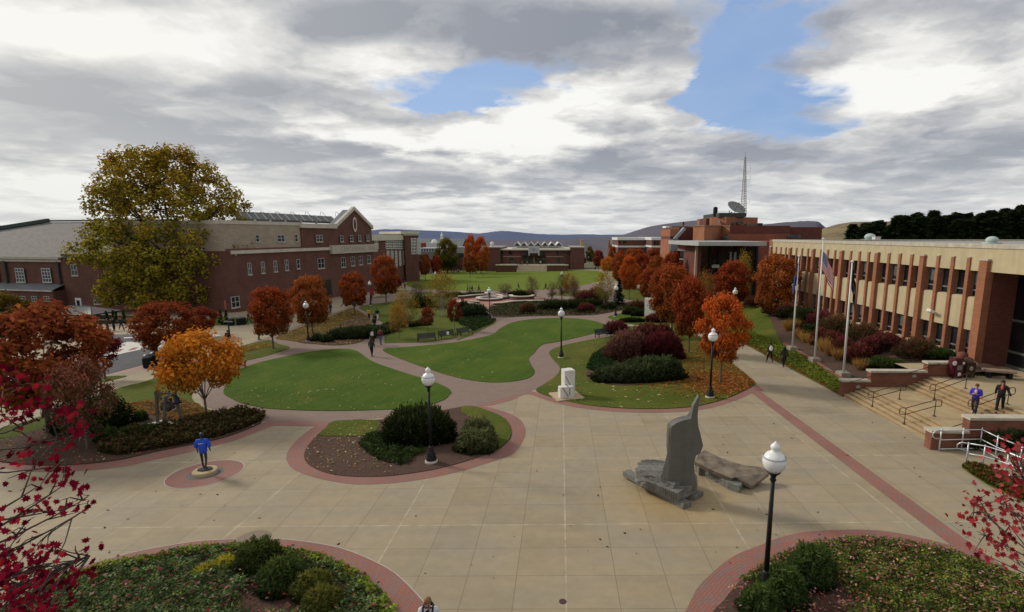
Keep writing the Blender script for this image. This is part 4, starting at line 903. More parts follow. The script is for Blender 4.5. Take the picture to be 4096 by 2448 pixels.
    P_ = lambda x, y, yy: PY('c', x, y, yy)
    q = [P_(955, 440, 122), P_(1240, 430, 118), P_(1850, 440, 122)]; zt = P_(1240, 425, 118).z
    b = MB(); b.prism([(v.x, v.y) for v in q] + [(q[2].x, 135), (q[0].x, 135)], 8, zt); pm(b, 'penthouse', M['brick_o'], root)
    b = MB(); b.box(P_(1070, 410, 120).x, P_(1590, 410, 120).x, 119, 132, zt, zt + .9); pm(b, 'penthouse_roof', plain('dark_green_roof', (0.05, 0.06, 0.045), .2), root)
    b = MB(); b.box(P_(850, 440, 124).x, P_(950, 440, 124).x, 124, 130, 8, zt - .1); pm(b, 'brick_stack', M['brick_d'], root)
    b = MB(); b.box(P_(1855, 470, 124).x, P_(1950, 470, 124).x, 124, 132, 8, zt - 1.2); pm(b, 'dark_vent_block', plain('dark_louvre', (0.05, 0.035, 0.03), .2), root)
    for x0_, x1_, y0_, y1_ in ((1105, 1125, 495, 540), (1365, 1395, 530, 570), (1450, 1560, 515, 560), (1620, 1810, 560, 585)):
        a, c = P_(x0_, y0_, 118.5), P_(x1_, y1_, 118.5); b = MB(); b.box(a.x, c.x, 118.3 if x0_ < 1200 else 118.2, 119.5, c.z, a.z); pm(b, 'window', M['glass2'], root)
    for x0_, x1_ in ((830, 890), (990, 1100)):
        a, c = P_(x0_, 590, 108), P_(x1_, 605, 108); b = MB(); b.box(a.x, c.x, 108, 109, c.z - .3, a.z); pm(b, 'roof_duct', M['white'], root)
    a, c = PY('R', 195, 340, 102.6), PY('R', 315, 370, 102.6); b = MB(); b.box(a.x, c.x, 102.5, 102.9, c.z, a.z); pm(b, 'window', M['glass2'], root)
    rootfix(root)
student_centre()
def mast():
    q = PY('c', 1570, 400, 121); top = PY('F', 1808, 368, 121)
    root = thing('radio_mast', 'tall thin steel lattice radio mast on the brick penthouse roof', 'mast', q)
    h = top.z - q.z; n = 24; b = MB(); dx = (top.x - q.x)
    def lv(k, a):
        t = k / n; r = .75 * (1 - t * .8); return Vector((dx * t + r * cos(a), r * sin(a), h * .92 * t))
    A3 = [0.3, 0.3 + 2 * pi / 3, 0.3 + 4 * pi / 3]
    for k in range(n):
        for i, a in enumerate(A3):
            b.tube([lv(k, a), lv(k + 1, a)], .07, 4, cap=False); b.tube([lv(k, a), lv(k + 1, A3[(i + 1) % 3])], .04, 3, cap=False); b.tube([lv(k, a), lv(k, A3[(i + 1) % 3])], .04, 3, cap=False)
    b.tube([(dx * .92, 0, h * .92), (dx, 0, h)], .05, 4); b.build('lattice', plain('galvanised_steel', (0.35, 0.35, 0.34), .1), root)
    for t, s_ in ((.88, -1), (.72, -1), (.7, 1), (.57, 1), (.55, -1), (.4, -1), (.2, 1)):
        c = Vector((dx * t, 0, h * t)); b = MB(); b.tube([c, c + Vector((s_ * 1.2, 0, 0)), c + Vector((s_ * 1.2, 0, .9))], .05, 4); b.build('antenna', M['alu'], root)
mast()
def dish(fr, x, y, r, label, Y=121, tilt=0.7, az=0.4, mesh=True):
    p = PY(fr, x, y, Y); root = thing('satellite_dish', label, 'satellite dish', p)
    b = MB(); prof = [(r * t, r * .38 * t * t) for t in [i / 6 for i in range(7)]]; prof[0] = (.02, 0); b.lathe((0, 0, 0), prof, 20, cap=False)
    o = b.build('reflector', plain('grey_dish', (0.26, 0.26, 0.26), .3), root, True); o.rotation_euler = (tilt, 0, az)
    b = MB(); b.tube([(0, 0, -.1), (0, 0, -r * 1.6)], .09, 6); b.build('pole', M['alu'], root)
    b = MB(); d = Matrix.Rotation(az, 3, 'Z') @ Matrix.Rotation(tilt, 3, 'X') @ Vector((0, 0, 1)); b.tube([(0, 0, 0), tuple(d * r * .9)], .04, 5); b.ball(tuple(d * r * .9), .14, 6, 4); b.build('feed_arm', M['black'], root)
dish('c', 1405, 290, 2.1, 'large round satellite dish beside the lattice mast on the penthouse')
dish('c', 1285, 350, .7, 'small satellite dish left of the large one on the penthouse', tilt=1.3, az=1.2)
q = PY('c', 1025, 330, 122); b = MB(); b.lathe((0, 0, 0), [(.28, 0), (.5, .15), (.5, 1.9), (.3, 2.1), (.05, 2.2)], 10); b.tube([(0, 0, 0), (0, 0, -1.0)], .1, 5)
b.build('water_heater_flue', M['black'], None, False, (q.x, q.y, q.z - 1), label='dark capped roof flue left of the satellite dishes', category='roof flue')
def pale_hall():
    root = thing('banded_brick_hall', 'low brick hall with white roof bands and a dark glazed stair behind the red trees', 'building', (15, 190, -3))
    for x0_, x1_, Y, dp in ((450, 1060, 190, 20), (1110, 1340, 176, 30), (1340, 1460, 180, 30)):
        m_ = M['brick_l']
        for (ya, yb, mm, nm, pr) in ((485, 595, m_, 'wall', 0), (435, 487, M['white'], 'roof_band', .3), (595, 628, M['white'], 'floor_band', .3), (628, 900, m_, 'wall', 0)):
            a, c = PY('g', x0_, ya, Y), PY('g', x1_, yb, Y); b = MB(); b.box(a.x - pr, c.x + pr, Y - pr, Y + dp, c.z, a.z); pm(b, nm, mm, root)
    a, c = PY('g', 1035, 450, 186), PY('g', 1110, 640, 186); b = MB(); b.box(a.x, c.x, 186, 196, -5, a.z); pm(b, 'glazed_stair', plain('dark_blue_glass', (0.05, 0.06, 0.07), .3, rough=.2), root)
    for x0_, x1_, y0_, y1_, Y in ((545, 600, 495, 540, 190), (1270, 1335, 495, 565, 176), (1150, 1175, 495, 600, 176), (1205, 1225, 495, 600, 176), (470, 490, 495, 560, 190)):
        a, c = PY('g', x0_, y0_, Y - .1), PY('g', x1_, y1_, Y - .1); b = MB(); b.box(a.x, c.x, Y - .15, Y, c.z, a.z); pm(b, 'window', M['glass'], root)
    rootfix(root)
    root = thing('brick_house', 'small brick house with grey roof and chimney left of the banded hall', 'building', (5, 215, -5))
    a, c = PY('g', 290, 495, 215), PY('g', 445, 590, 215); b = MB(); b.box(a.x, c.x, 215, 225, -6, c.z); pm(b, 'wall', M['brick_d'], root)
    b = MB(); v = [(a.x, 214.6, c.z), (c.x, 214.6, c.z), (c.x, 220, a.z), (a.x, 220, a.z)]; b.add(v, [(0, 1, 2, 3)]); b.add([(a.x, 220, a.z), (c.x, 220, a.z), (c.x, 225, c.z), (a.x, 225, c.z)], [(0, 1, 2, 3)]); pm(b, 'roof', M['roof'], root)
    a2, c2 = PY('g', 262, 485, 214), PY('g', 290, 640, 214); b = MB(); b.box(a2.x, c2.x, 214, 216, c2.z, a2.z); pm(b, 'chimney', M['brick_o'], root)
    rootfix(root)
    root = thing('white_framed_tower', 'white framed stair tower with orange roof slab behind the canopy building', 'building', (30, 150, 0))
    a, c = PY('g', 1375, 215, 185), PY('g', 1505, 430, 185); b = MB(); b.box(a.x, a.x + 1.2, 185, 191, -3, a.z); b.box(c.x - 1, c.x + 2, 185, 191, -3, PY('g', 1500, 350, 185).z); pm(b, 'frame', M['white'], root)
    b = MB(); b.box(a.x + 1.2, c.x - .2, 185.5, 191, -3, PY('g', 1400, 225, 185).z); pm(b, 'glazing', plain('pale_green_glazing', (0.3, 0.36, 0.33), .1, rough=.2), root)
    a, c = PY('g', 1500, 215, 185), PY('g', 1910, 240, 185); b = MB(); b.box(a.x, c.x, 186, 200, -3, a.z); pm(b, 'wall', plain('brown_wall', (0.22, 0.11, 0.07), .15), root)
    a, c = PY('g', 1705, 130, 190), PY('g', 1730, 210, 190); b = MB(); b.box(a.x, c.x, 190, 191, c.z, a.z); pm(b, 'chimney', M['brick_d'], root)
    rootfix(root)
pale_hall()
def back_campus():
    root = thing('grey_roof_hall', 'long grey roofed hall with a small white cupola behind the autumn trees', 'building', (-70, 300, -5))
    Y = 300; a, c = PY('Z', 870, 360, Y), PY('Z', 1760, 530, Y)
    b = MB(); b.add([(a.x, Y - 12, c.z), (c.x, Y - 12, c.z), (c.x, Y, a.z), (a.x, Y, a.z)], [(0, 1, 2, 3)]); b.add([(a.x, Y, a.z), (c.x, Y, a.z), (c.x, Y + 12, c.z), (a.x, Y + 12, c.z)], [(0, 1, 2, 3)]); pm(b, 'roof', plain('grey_green_shingles', (0.15, 0.16, 0.16), .15, .3), root)
    b = MB(); b.box(a.x, c.x, Y - 11.5, Y + 11, -14, c.z); pm(b, 'wall', M['brick_d'], root)
    p0, p1 = PY('Z', 1297, 360, Y), PY('Z', 1297, 225, Y); w_ = (PY('Z', 1325, 300, Y).x - PY('Z', 1268, 300, Y).x) / 2; hh = p1.z - p0.z
    b = MB(); b.lathe((p0.x, Y, p0.z - 1), [(w_, 0), (w_, hh * .25), (w_ * .8, hh * .3), (w_ * .8, hh * .65), (w_ * .95, hh * .7), (w_ * .6, hh * .85), (w_ * .1, hh + .8)], 8); pm(b, 'cupola', M['white'], root)
    rootfix(root)
    root = thing('white_arcade_building', 'pale flat roofed building with a scalloped arcade behind the tower', 'building', (-75, 230, -5))
    Y = 235; a, c = PY('Z', 870, 540, Y), PY('Z', 1240, 600, Y); b = MB(); b.box(a.x, c.x, Y, Y + 10, -9, a.z); pm(b, 'wall', plain('pale_grey_wall', (0.45, 0.46, 0.46), .08), root)
    for i in range(6):
        x = 915 + i * 51; q, q2 = PY('Z', x - 16, 565, Y), PY('Z', x + 16, 600, Y); b = MB(); b.box(q.x, q2.x, Y - .2, Y, q2.z, q.z); pm(b, 'arch', M['glass'], root)
    b = MB(); q, q2 = PY('Z', 870, 605, 228), PY('Z', 1180, 640, 228); b.box(q.x, q2.x, 228, 232, -9, q.z); pm(b, 'awning', M['slateroof'], root)
    rootfix(root)
    root = thing('white_block', 'plain white plant building with rooftop vents behind the arcade', 'building', (-78, 255, -5))
    Y = 255; a, c = PY('Z', 990, 445, Y), PY('Z', 1190, 545, Y); b = MB(); b.box(a.x, c.x, Y, Y + 12, -9, a.z); pm(b, 'wall', plain('white_wall', (0.5, 0.52, 0.5), .05), root)
    q, q2 = PY('Z', 885, 445, Y), PY('Z', 985, 545, Y); b = MB(); b.box(q.x, q2.x, Y, Y + 12, -9, q.z); pm(b, 'brick_annex', plain('bright_red_brick', (0.25, 0.05, 0.04), .1), root)
    for x in (1110, 1135):
        q = PY('Z', x, 430, Y); b = MB(); b.lathe((q.x, Y + 3, q.z - 1), [(1.2, 0), (1.2, 1), (.9, 1.8), (.1, 2.4)], 10); pm(b, 'roof_vent', M['white'], root)
    rootfix(root)
    root = thing('gold_domed_pavilion', 'small yellow roof dome with finial above the library wing', 'dome', (-33, 245, 5))
    q, q2 = PY('Y', 572, 670, 250), PY('Y', 620, 670, 250); r_ = q2.x - q.x
    b = MB(); b.lathe((q.x, 250, q.z - .6), [(r_, 0), (r_, .3), (r_ * .6, 1.2), (r_ * .35, 2.0), (r_ * .25, 2.6), (.1, 3.2)], 14); b.ball((q.x, 250, PY('Y', 572, 605, 250).z), .9, 10, 8, 1); b.tube([(q.x, 250, q.z + 2), (q.x, 250, PY('Y', 572, 590, 250).z)], .25, 6, 1); pm(b, 'dome', [M['gold'], M['white']], root)
    rootfix(root)
    a, c = PY('Y', 2290, 545, 260), PY('Y', 2340, 660, 260); b = MB(); w_ = (c.x - a.x) / 2; b.box(-w_, w_, 0, 3, -8, a.z - c.z); b.box(-w_ * 1.15, w_ * 1.15, -.3, 3.3, a.z - c.z, a.z - c.z + .5)
    b.build('brick_chimney', plain('buff_chimney_brick', (0.45, 0.33, 0.15), .1), None, False, ((a.x + c.x) / 2, 260, c.z), label='tall square buff chimney behind the right library wing', category='chimney')
    root = thing('glass_greenhouse', 'pale framed glazed corridor between the green and the orange tree', 'building', (-60, 225, -5))
    a, c = PY('Z', 1590, 545, 232), PY('Z', 1720, 640, 232); b = MB(); b.box(a.x, c.x, 232, 238, c.z - 2, a.z); pm(b, 'wall', M['glass2'], root)
    b = MB()
    for i in range(8): xx = a.x + (c.x - a.x) * i / 7; b.box(xx - .15, xx + .15, 231.8, 232, c.z, a.z)
    b.box(a.x, c.x, 231.7, 238, a.z, a.z + .6); pm(b, 'frame', M['wframe'], root); rootfix(root)
back_campus()
# ------------------------------------------------------------------ vegetation
def lerp3(a, b, t): return tuple(x + (y - x) * t for x, y in zip(a, b))
def leafquad(vs, fs, cs, p, n, s, col, rr, elong=1.5, up=None):
    n = Vector(n);
    if n.length < 1e-4: n = Vector((0, 0, 1))
    n.normalize()
    a = n.orthogonal().normalized(); a.rotate(Matrix.Rotation(rr.uniform(0, 2 * pi), 3, n))
    if up is not None: a = (Vector(up) - n * Vector(up).dot(n)); a = a.normalized() if a.length > .05 else n.orthogonal().normalized()
    b = n.cross(a); o = len(vs); l, w = s * elong * .5, s * .5
    vs.extend([tuple(p - a * l), tuple(p + b * w * .9 - a * l * .1), tuple(p + a * l), tuple(p - b * w * .9 - a * l * .1)])
    fs.append((o, o + 1, o + 2, o + 3)); cs.append(col)
def mesh_from(name, vs, fs, cs, m=None):
    b = MB(); b.v = vs; b.f = fs; b.mi = [0] * len(fs); b.col = cs; return b.mesh(name, m or LEAF)
def crown(name, seed, rad, z0, z1, prof, nclump, nleaf, leaf, colfn, clr=0.8, flat=0.7, hollow=0.35, loose=0.0, wob=1.0):
    """crown as leaf clusters filling the volume of a profile prof(t)->relative radius"""
    rr = random.Random(seed); vs = []; fs = []; cs = []; H = z1 - z0; cl = []
    while len(cl) < nclump:
        t = rr.random(); r = prof(t) * rad * (1 + .16 * wob * noise.noise(Vector((t * 5, seed, 0))))
        a = rr.uniform(0, 2 * pi); q = math.sqrt(rr.uniform(hollow, 1)); q *= 1 + .22 * noise.noise(Vector((cos(a) * 2, sin(a) * 2, seed + t * 3)))
        cl.append((Vector((r * q * cos(a), r * q * sin(a), z0 + H * t)), q, t, rr.uniform(.65, 1.25) * clr, rr.random()))
    per = max(1, nleaf // nclump)
    for c, q, t, cr_, cv in cl:
        out = Vector((c.x, c.y, (c.z - (z0 + H * .35)) * .8)).normalized()
        for k in range(int(per * cr_ / clr)):
            d = Vector((rr.gauss(0, 1), rr.gauss(0, 1), rr.gauss(0, 1) * flat)); d = d.normalized() * (rr.random() ** .5) * cr_ * (1 + (loose * rr.random()))
            p = c + d
            if p.z < z0 - .4 * cr_: p.z = z0 - .4 * cr_ + rr.random() * .3
            n = (d.normalized() * .6 + out * .5 + Vector((rr.uniform(-1, 1), rr.uniform(-1, 1), rr.uniform(-.3, 1)))).normalized()
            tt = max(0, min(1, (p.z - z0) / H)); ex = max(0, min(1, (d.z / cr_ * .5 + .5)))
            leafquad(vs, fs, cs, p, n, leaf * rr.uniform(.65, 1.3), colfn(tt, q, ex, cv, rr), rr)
    return mesh_from(name, vs, fs, cs), cl
def trunkmesh(name, seed, h0, r0, cl, m, nlimb=9, fork=None, multi=1, lean=0.0):
    rr = random.Random(seed + 99); b = MB(); fork = fork or h0
    for s_ in range(multi):
        off = Vector((rr.uniform(-.35, .35), rr.uniform(-.35, .35), 0)) * (multi > 1); ln = Vector((rr.uniform(-1, 1), rr.uniform(-1, 1), 0)) * (lean + .12 * (multi > 1)) * h0
        b.tube([off + Vector((0, 0, -.3)), off + Vector((0, 0, 0)), off + ln * .4 + Vector((0, 0, fork * .5)), off + ln + Vector((0, 0, fork))], [r0 * 1.5, r0 * 1.15, r0, r0 * .85], 8)
        b.lathe((off.x, off.y, -.05), [(r0 * 2.0, 0), (r0 * 1.3, .18), (r0 * 1.05, .5)], 8, cap=False)
        top = off + ln + Vector((0, 0, fork))
        tg = rr.sample(cl, min(nlimb, len(cl)))
        for c in tg:
            e = c[0]; mid = top.lerp(e, .5); mid.z += (e - top).length * .08; mid += Vector((rr.uniform(-.2, .2), rr.uniform(-.2, .2), 0))
            b.tube([top - Vector((0, 0, .15)), top.lerp(mid, .5) * 1, mid, e], [r0 * .5, r0 * .38, r0 * .25, r0 * .07], 5, cap=False)
            for _ in range(2):
                c2 = min(rr.sample(cl, min(6, len(cl))), key=lambda q: (q[0] - mid).length)[0]
                b.tube([mid, mid.lerp(c2, .5) + Vector((0, 0, .1)), c2], [r0 * .2, r0 * .13, r0 * .04], 4, cap=False)
    return b.mesh(name, m, True)
def ell(t): return max(.05, math.sin(pi * (t * .86 + .1)) ** .62)
def vase(t): return max(.08, (.5 + .55 * t ** .7) if t < .62 else (.5 + .55 * .62 ** .7) * math.cos((t - .62) / .38 * 1.35) ** .75)
def cone(t): return max(.03, (1 - t) ** .9 * (0.85 + .15 * math.sin(t * 30)))
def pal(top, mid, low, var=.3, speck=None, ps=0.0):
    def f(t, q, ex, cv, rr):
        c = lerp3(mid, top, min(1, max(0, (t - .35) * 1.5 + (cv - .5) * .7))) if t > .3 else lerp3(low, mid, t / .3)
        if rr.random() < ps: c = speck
        k = (.62 + .5 * ex) * (.7 + .35 * min(1, q)) * rr.uniform(1 - var, 1 + var)  # inner and underside leaves dimmed, shade worked into the leaf colour
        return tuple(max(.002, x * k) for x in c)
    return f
KIND = {}
def kind(name, seeds, rad, z0, z1, prof, ncl, nl, leaf, colfn, bark='bark', tr=.13, clr=.8, nlimb=9, multi=1, fork=None, **k):
    L = []
    for s_ in seeds:
        me, cl = crown('crown', s_, rad, z0, z1, prof, ncl, nl, leaf, colfn, clr, **k)
        L.append((me, trunkmesh('trunk', s_, z0, tr, cl, M[bark], nlimb, fork, multi), rad * (.87 if prof is vase else 1) + .62 * clr if rad < 8 else 11.0, z1))
    KIND[name] = L
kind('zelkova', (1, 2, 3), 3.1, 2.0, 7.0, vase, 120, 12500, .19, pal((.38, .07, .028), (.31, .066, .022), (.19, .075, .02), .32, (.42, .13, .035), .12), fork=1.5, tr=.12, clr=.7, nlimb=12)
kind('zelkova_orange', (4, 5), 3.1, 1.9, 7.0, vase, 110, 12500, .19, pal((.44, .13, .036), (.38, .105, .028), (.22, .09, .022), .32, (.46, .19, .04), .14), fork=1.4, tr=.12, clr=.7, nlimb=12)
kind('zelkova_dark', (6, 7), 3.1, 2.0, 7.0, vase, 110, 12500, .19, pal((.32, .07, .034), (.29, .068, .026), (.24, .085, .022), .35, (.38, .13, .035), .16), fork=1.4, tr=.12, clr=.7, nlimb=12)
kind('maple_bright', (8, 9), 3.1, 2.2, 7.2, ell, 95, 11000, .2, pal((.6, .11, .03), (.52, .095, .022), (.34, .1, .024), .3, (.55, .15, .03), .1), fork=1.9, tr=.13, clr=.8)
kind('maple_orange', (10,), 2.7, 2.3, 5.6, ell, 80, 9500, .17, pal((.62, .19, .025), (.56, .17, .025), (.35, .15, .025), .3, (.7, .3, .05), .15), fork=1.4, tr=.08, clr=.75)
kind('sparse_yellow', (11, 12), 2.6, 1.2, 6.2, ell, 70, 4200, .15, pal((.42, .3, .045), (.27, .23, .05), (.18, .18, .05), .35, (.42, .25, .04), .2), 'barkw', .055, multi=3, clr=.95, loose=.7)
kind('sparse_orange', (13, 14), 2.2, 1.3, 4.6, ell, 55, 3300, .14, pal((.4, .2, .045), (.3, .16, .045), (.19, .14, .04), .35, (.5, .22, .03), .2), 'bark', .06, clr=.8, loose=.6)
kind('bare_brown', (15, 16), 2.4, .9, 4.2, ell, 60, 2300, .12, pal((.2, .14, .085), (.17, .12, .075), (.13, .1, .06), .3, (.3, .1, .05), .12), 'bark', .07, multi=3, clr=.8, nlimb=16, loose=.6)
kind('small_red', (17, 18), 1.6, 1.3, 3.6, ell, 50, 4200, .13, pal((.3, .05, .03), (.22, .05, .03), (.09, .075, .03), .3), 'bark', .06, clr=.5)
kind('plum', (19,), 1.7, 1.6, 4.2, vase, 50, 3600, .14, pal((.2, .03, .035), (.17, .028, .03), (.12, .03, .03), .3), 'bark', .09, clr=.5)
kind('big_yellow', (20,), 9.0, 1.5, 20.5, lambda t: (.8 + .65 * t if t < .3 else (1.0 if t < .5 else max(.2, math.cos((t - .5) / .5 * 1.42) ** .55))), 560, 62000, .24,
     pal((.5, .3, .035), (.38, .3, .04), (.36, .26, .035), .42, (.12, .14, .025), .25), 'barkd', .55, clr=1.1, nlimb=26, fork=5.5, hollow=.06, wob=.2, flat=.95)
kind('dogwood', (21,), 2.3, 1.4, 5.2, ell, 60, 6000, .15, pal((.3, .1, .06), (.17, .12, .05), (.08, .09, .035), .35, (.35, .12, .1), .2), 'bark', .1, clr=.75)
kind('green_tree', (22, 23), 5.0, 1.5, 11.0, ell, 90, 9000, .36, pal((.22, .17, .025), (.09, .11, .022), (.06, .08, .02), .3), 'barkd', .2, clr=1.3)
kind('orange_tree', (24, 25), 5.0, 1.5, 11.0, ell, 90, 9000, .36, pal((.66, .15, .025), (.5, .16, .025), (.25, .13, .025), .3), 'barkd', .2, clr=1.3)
def conifer(name, seed, rad, h, n, leaf, c1, c2, bark='barkd', rag=1.0, drop=.35, z0=.5):
    rr = random.Random(seed); vs = []; fs = []; cs = []; cl = []
    tiers = int(h * 2.2)
    for i in range(tiers):
        t = i / tiers; z = z0 + (h - z0) * t; R_ = rad * (1 - t) ** .8 * rr.uniform(.8, 1.1)
        nb = max(4, int(9 * (1 - t) + 4))
        for k in range(nb):
            a = rr.uniform(0, 2 * pi); Lb = R_ * rr.uniform(.7, 1.15) * rag
            e = Vector((cos(a) * Lb, sin(a) * Lb, z - Lb * drop * rr.uniform(.3, 1))); cl.append((e, 1, t, 1, 0))
            m_ = max(4, int(n / (tiers * nb)))
            for j in range(m_):
                u = rr.random() ** .7; p = Vector((0, 0, z)).lerp(e, u) + Vector((rr.gauss(0, .13), rr.gauss(0, .13), rr.gauss(0, .1))) * (rad * .3 + .25)
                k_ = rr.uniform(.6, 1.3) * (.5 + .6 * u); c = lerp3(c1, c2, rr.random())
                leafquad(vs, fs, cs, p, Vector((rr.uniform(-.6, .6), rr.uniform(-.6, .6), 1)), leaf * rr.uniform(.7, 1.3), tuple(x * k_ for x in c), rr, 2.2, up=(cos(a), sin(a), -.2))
    me = mesh_from('crown', vs, fs, cs); b = MB(); b.tube([(0, 0, -.4), (0, 0, h * .96)], [rad * .07 + .05, .03], 7); return (me, b.mesh('trunk', M[bark], True), rad, h)
KIND['spruce'] = [conifer('spruce', 31, 1.75, 5.0, 6000, .17, (.018, .04, .03), (.035, .06, .045), z0=.25)]
KIND['pine'] = [conifer('pine', s_, 4.0, 13.0, 8000, .55, (.02, .035, .014), (.045, .065, .024), rag=1.05, z0=2.0) for s_ in (32, 33, 34)]
kind('arborvitae', (35,), .42, .1, 2.2, cone, 34, 2200, .08, pal((.05, .08, .025), (.035, .06, .02), (.02, .035, .012)), 'barkd', .03, clr=.16, nlimb=4)
def tree(kd, i, pos, top_z=None, width=None, label='', name=None, group=None, rz=None, sz=None):
    me, tm, rad, h = KIND[kd][i % len(KIND[kd])]
    hh = (top_z - pos.z) if top_z is not None else h; s_z = hh / (h + .35); s_x = (width / 2) / rad if width else s_z
    r = thing(name or 'tree', label, 'tree', pos, R.uniform(0, 6.28) if rz is None else rz, group); r.scale = (s_x, s_x, s_z)
    mk('trunk', tm, r); mk('crown', me, r); return r
def timg(kd, i, base, top, xr, label, name='tree', group=None, Y=None, fr2=None):
    """base=(fr,x,y) foot of trunk; top=(fr,y) crown top; xr=(fr,x0,x1) crown width"""
    p = P(*base) if Y is None else None
    if p is None:
        q = PY(xr[0], (xr[1] + xr[2]) / 2, top[1], Y); p = onground(q.x, Y)
    cx = (xr[1] + xr[2]) / 2
    tz = PY(top[0], cx, top[1], p.y).z; w_ = abs(PY(xr[0], xr[2], top[1], p.y).x - PY(xr[0], xr[1], top[1], p.y).x)
    return tree(kd, i, p, tz, w_, label, name, group)
gl, gr_, gf = 'autumn trees lining the left-hand walk', 'red autumn trees lining the right-hand walk', 'autumn trees around the far lawn'
timg('zelkova_dark', 0, ('C', 480, 800), ('B', 625), ('B', -330, 850), 'broad dark red tree at the left edge, largest of the red ones', 'autumn_tree', gl)
timg('green_tree', 0, ('C', 0, 0), ('B', 545), ('B', -200, 235), 'brownish green tree crown showing behind the broad dark red tree', 'autumn_tree', None, Y=62)
timg('dogwood', 0, ('C', 850, 965), ('C', 60), ('C', 430, 1010), 'mixed green and rusty tree in front of a round dark bush', 'autumn_tree')
timg('plum', 0, ('B', 1022, 1375), ('B', 895), ('B', 800, 1130), 'small slender purple-red tree on the grass strip by the road', 'plum_tree')
timg('zelkova_dark', 1, ('V', 590, 1225), ('V', 30), ('V', -190, 960), 'dark maroon tree behind the black litter bins', 'autumn_tree', gl)
timg('zelkova_dark', 0, ('V', 1215, 720), ('V', 130), ('V', 850, 1440), 'smaller maroon tree tucked behind the maroon tree near the bins', 'autumn_tree', gl)
timg('maple_orange', 0, ('C', 2005, 655), ('V', 610), ('V', 190, 1880), 'bright golden orange maple beside the bell sculpture', 'maple_tree')
timg('zelkova', 0, ('M', 470, 718), ('M', 125), ('M', 215, 645), 'round rust red tree on a grass wedge where path and walk meet', 'autumn_tree', gl)
timg('zelkova_orange', 0, ('d', 1700, 915), ('N', 985), ('N', 600, 1015), 'orange-brown tree standing over a bench on the left walk', 'autumn_tree', gl)
timg('zelkova_orange', 1, ('M', 1258, 385), ('N', 945), ('N', 1085, 1380), 'orange-brown tree in front of the brick hall corner', 'autumn_tree', gl)
timg('zelkova_orange', 0, ('W', 705, 460), ('N', 785), ('N', 1395, 1685), 'tall rounded rust orange tree right of the lamp with red banner', 'autumn_tree', gl)
timg('big_yellow', 0, ('B', 1730, 700), ('F', 362), ('F', 172, 600), 'huge spreading yellow-green tree in front of the brick hall', 'large_tree')
for i, (x0, x1, y1, yb, lab, kd) in enumerate(((650, 900, 665, 985, 'dark red tree nearest the brick tower beyond the walk', 'zelkova'), (850, 1110, 655, 985, 'dark red tree second from the brick tower', 'zelkova_dark'), (1080, 1310, 680, 970, 'dark red tree third from the brick tower', 'zelkova'),
                                               (1700, 1990, 655, 925, 'dark red tree below the bright orange one', 'zelkova_dark'), (1985, 2210, 590, 900, 'rusty red tree against the left wing of the library', 'zelkova_orange'))):
    timg(kd, i, ('Z', (x0 + x1) / 2, yb + 190), ('Z', y1), ('Z', x0, x1), lab, 'autumn_tree', gf)
timg('bare_brown', 0, ('Z', 1400, 1020), ('Z', 660), ('Z', 1280, 1530), 'thin brownish tree beyond the far lawn, left of its twin', 'bare_tree', gf)
timg('bare_brown', 1, ('Z', 1620, 1010), ('Z', 640), ('Z', 1480, 1730), 'thin brownish tree beyond the far lawn, beside the bright orange tree', 'bare_tree', gf)
timg('small_red', 0, ('Z', 515, 1150), ('Z', 775), ('Z', 440, 590), 'slim crimson tree against the windows of the second brick hall', 'autumn_tree')
timg('green_tree', 0, ('Z', 0, 0), ('Z', 355), ('Z', 1170, 1610), 'green and yellow tree behind the row of red trees', 'broadleaf_tree', None, Y=222)
timg('green_tree', 1, ('Z', 0, 0), ('Z', 560), ('Z', 1100, 1330), 'low green tree left of the green and yellow one', 'broadleaf_tree', None, Y=220)
timg('orange_tree', 0, ('Z', 0, 0), ('Z', 310), ('Z', 1700, 1990), 'brilliant orange-red tree left of the library', 'maple_tree', None, Y=212)
timg('orange_tree', 1, ('Z', 0, 0), ('Z', 345), ('Z', 1850, 2235), 'yellow-orange tree touching the library wing', 'maple_tree', None, Y=216).children
timg('sparse_yellow', 0, ('W', 1790, 700), ('Z', 1000), ('W', 1440, 2090), 'airy yellow-green birch clump in the middle of the garden', 'birch_tree')
timg('sparse_yellow', 1, ('W', 1100, 930), ('W', 215), ('W', 700, 1230), 'airy yellow birch on the small lawn beside the walkers', 'birch_tree')
timg('sparse_orange', 0, ('W', 950, 1140), ('W', 420), ('W', 690, 1100), 'thin orange and brown sapling in a mulch ring nearest the path', 'young_tree')
timg('small_red', 1, ('W', 1510, 1025), ('W', 515), ('W', 1340, 1680), 'small tree with red top and green underside behind the first bench', 'young_tree')
timg('small_red', 0, ('W', 2030, 985), ('W', 350), ('W', 1860, 2170), 'thin reddish brown tree behind the middle bench', 'young_tree')
timg('bare_brown', 0, ('W', 1310, 400), ('W', 40), ('W', 1120, 1470), 'dark many-stemmed bare tree at the edge of the far plaza', 'bare_tree')
timg('bare_brown', 1, ('X', 1540, 1125), ('X', 880), ('X', 1350, 1740), 'low bare crab-apple behind the fountain, left one', 'bare_tree', 'bare crab-apples near the fountain')
timg('bare_brown', 0, ('X', 2070, 1180), ('X', 740), ('X', 1910, 2230), 'taller bare crab-apple at the right end of the fountain wall', 'bare_tree', 'bare crab-apples near the fountain')
timg('bare_brown', 1, ('a', 40, 960), ('a', 610), ('a', -100, 180), 'bare forked tree just right of the fountain court', 'bare_tree', 'bare crab-apples near the fountain')
timg('bare_brown', 0, ('a', 230, 960), ('a', 440), ('a', 110, 370), 'thin olive tree around the lamp in front of the far lawn', 'bare_tree', 'bare crab-apples near the fountain')
timg('sparse_orange', 1, ('a', 390, 965), ('a', 420), ('a', 290, 640), 'thin tree with a patch of pink-red leaves before the far lawn', 'young_tree')
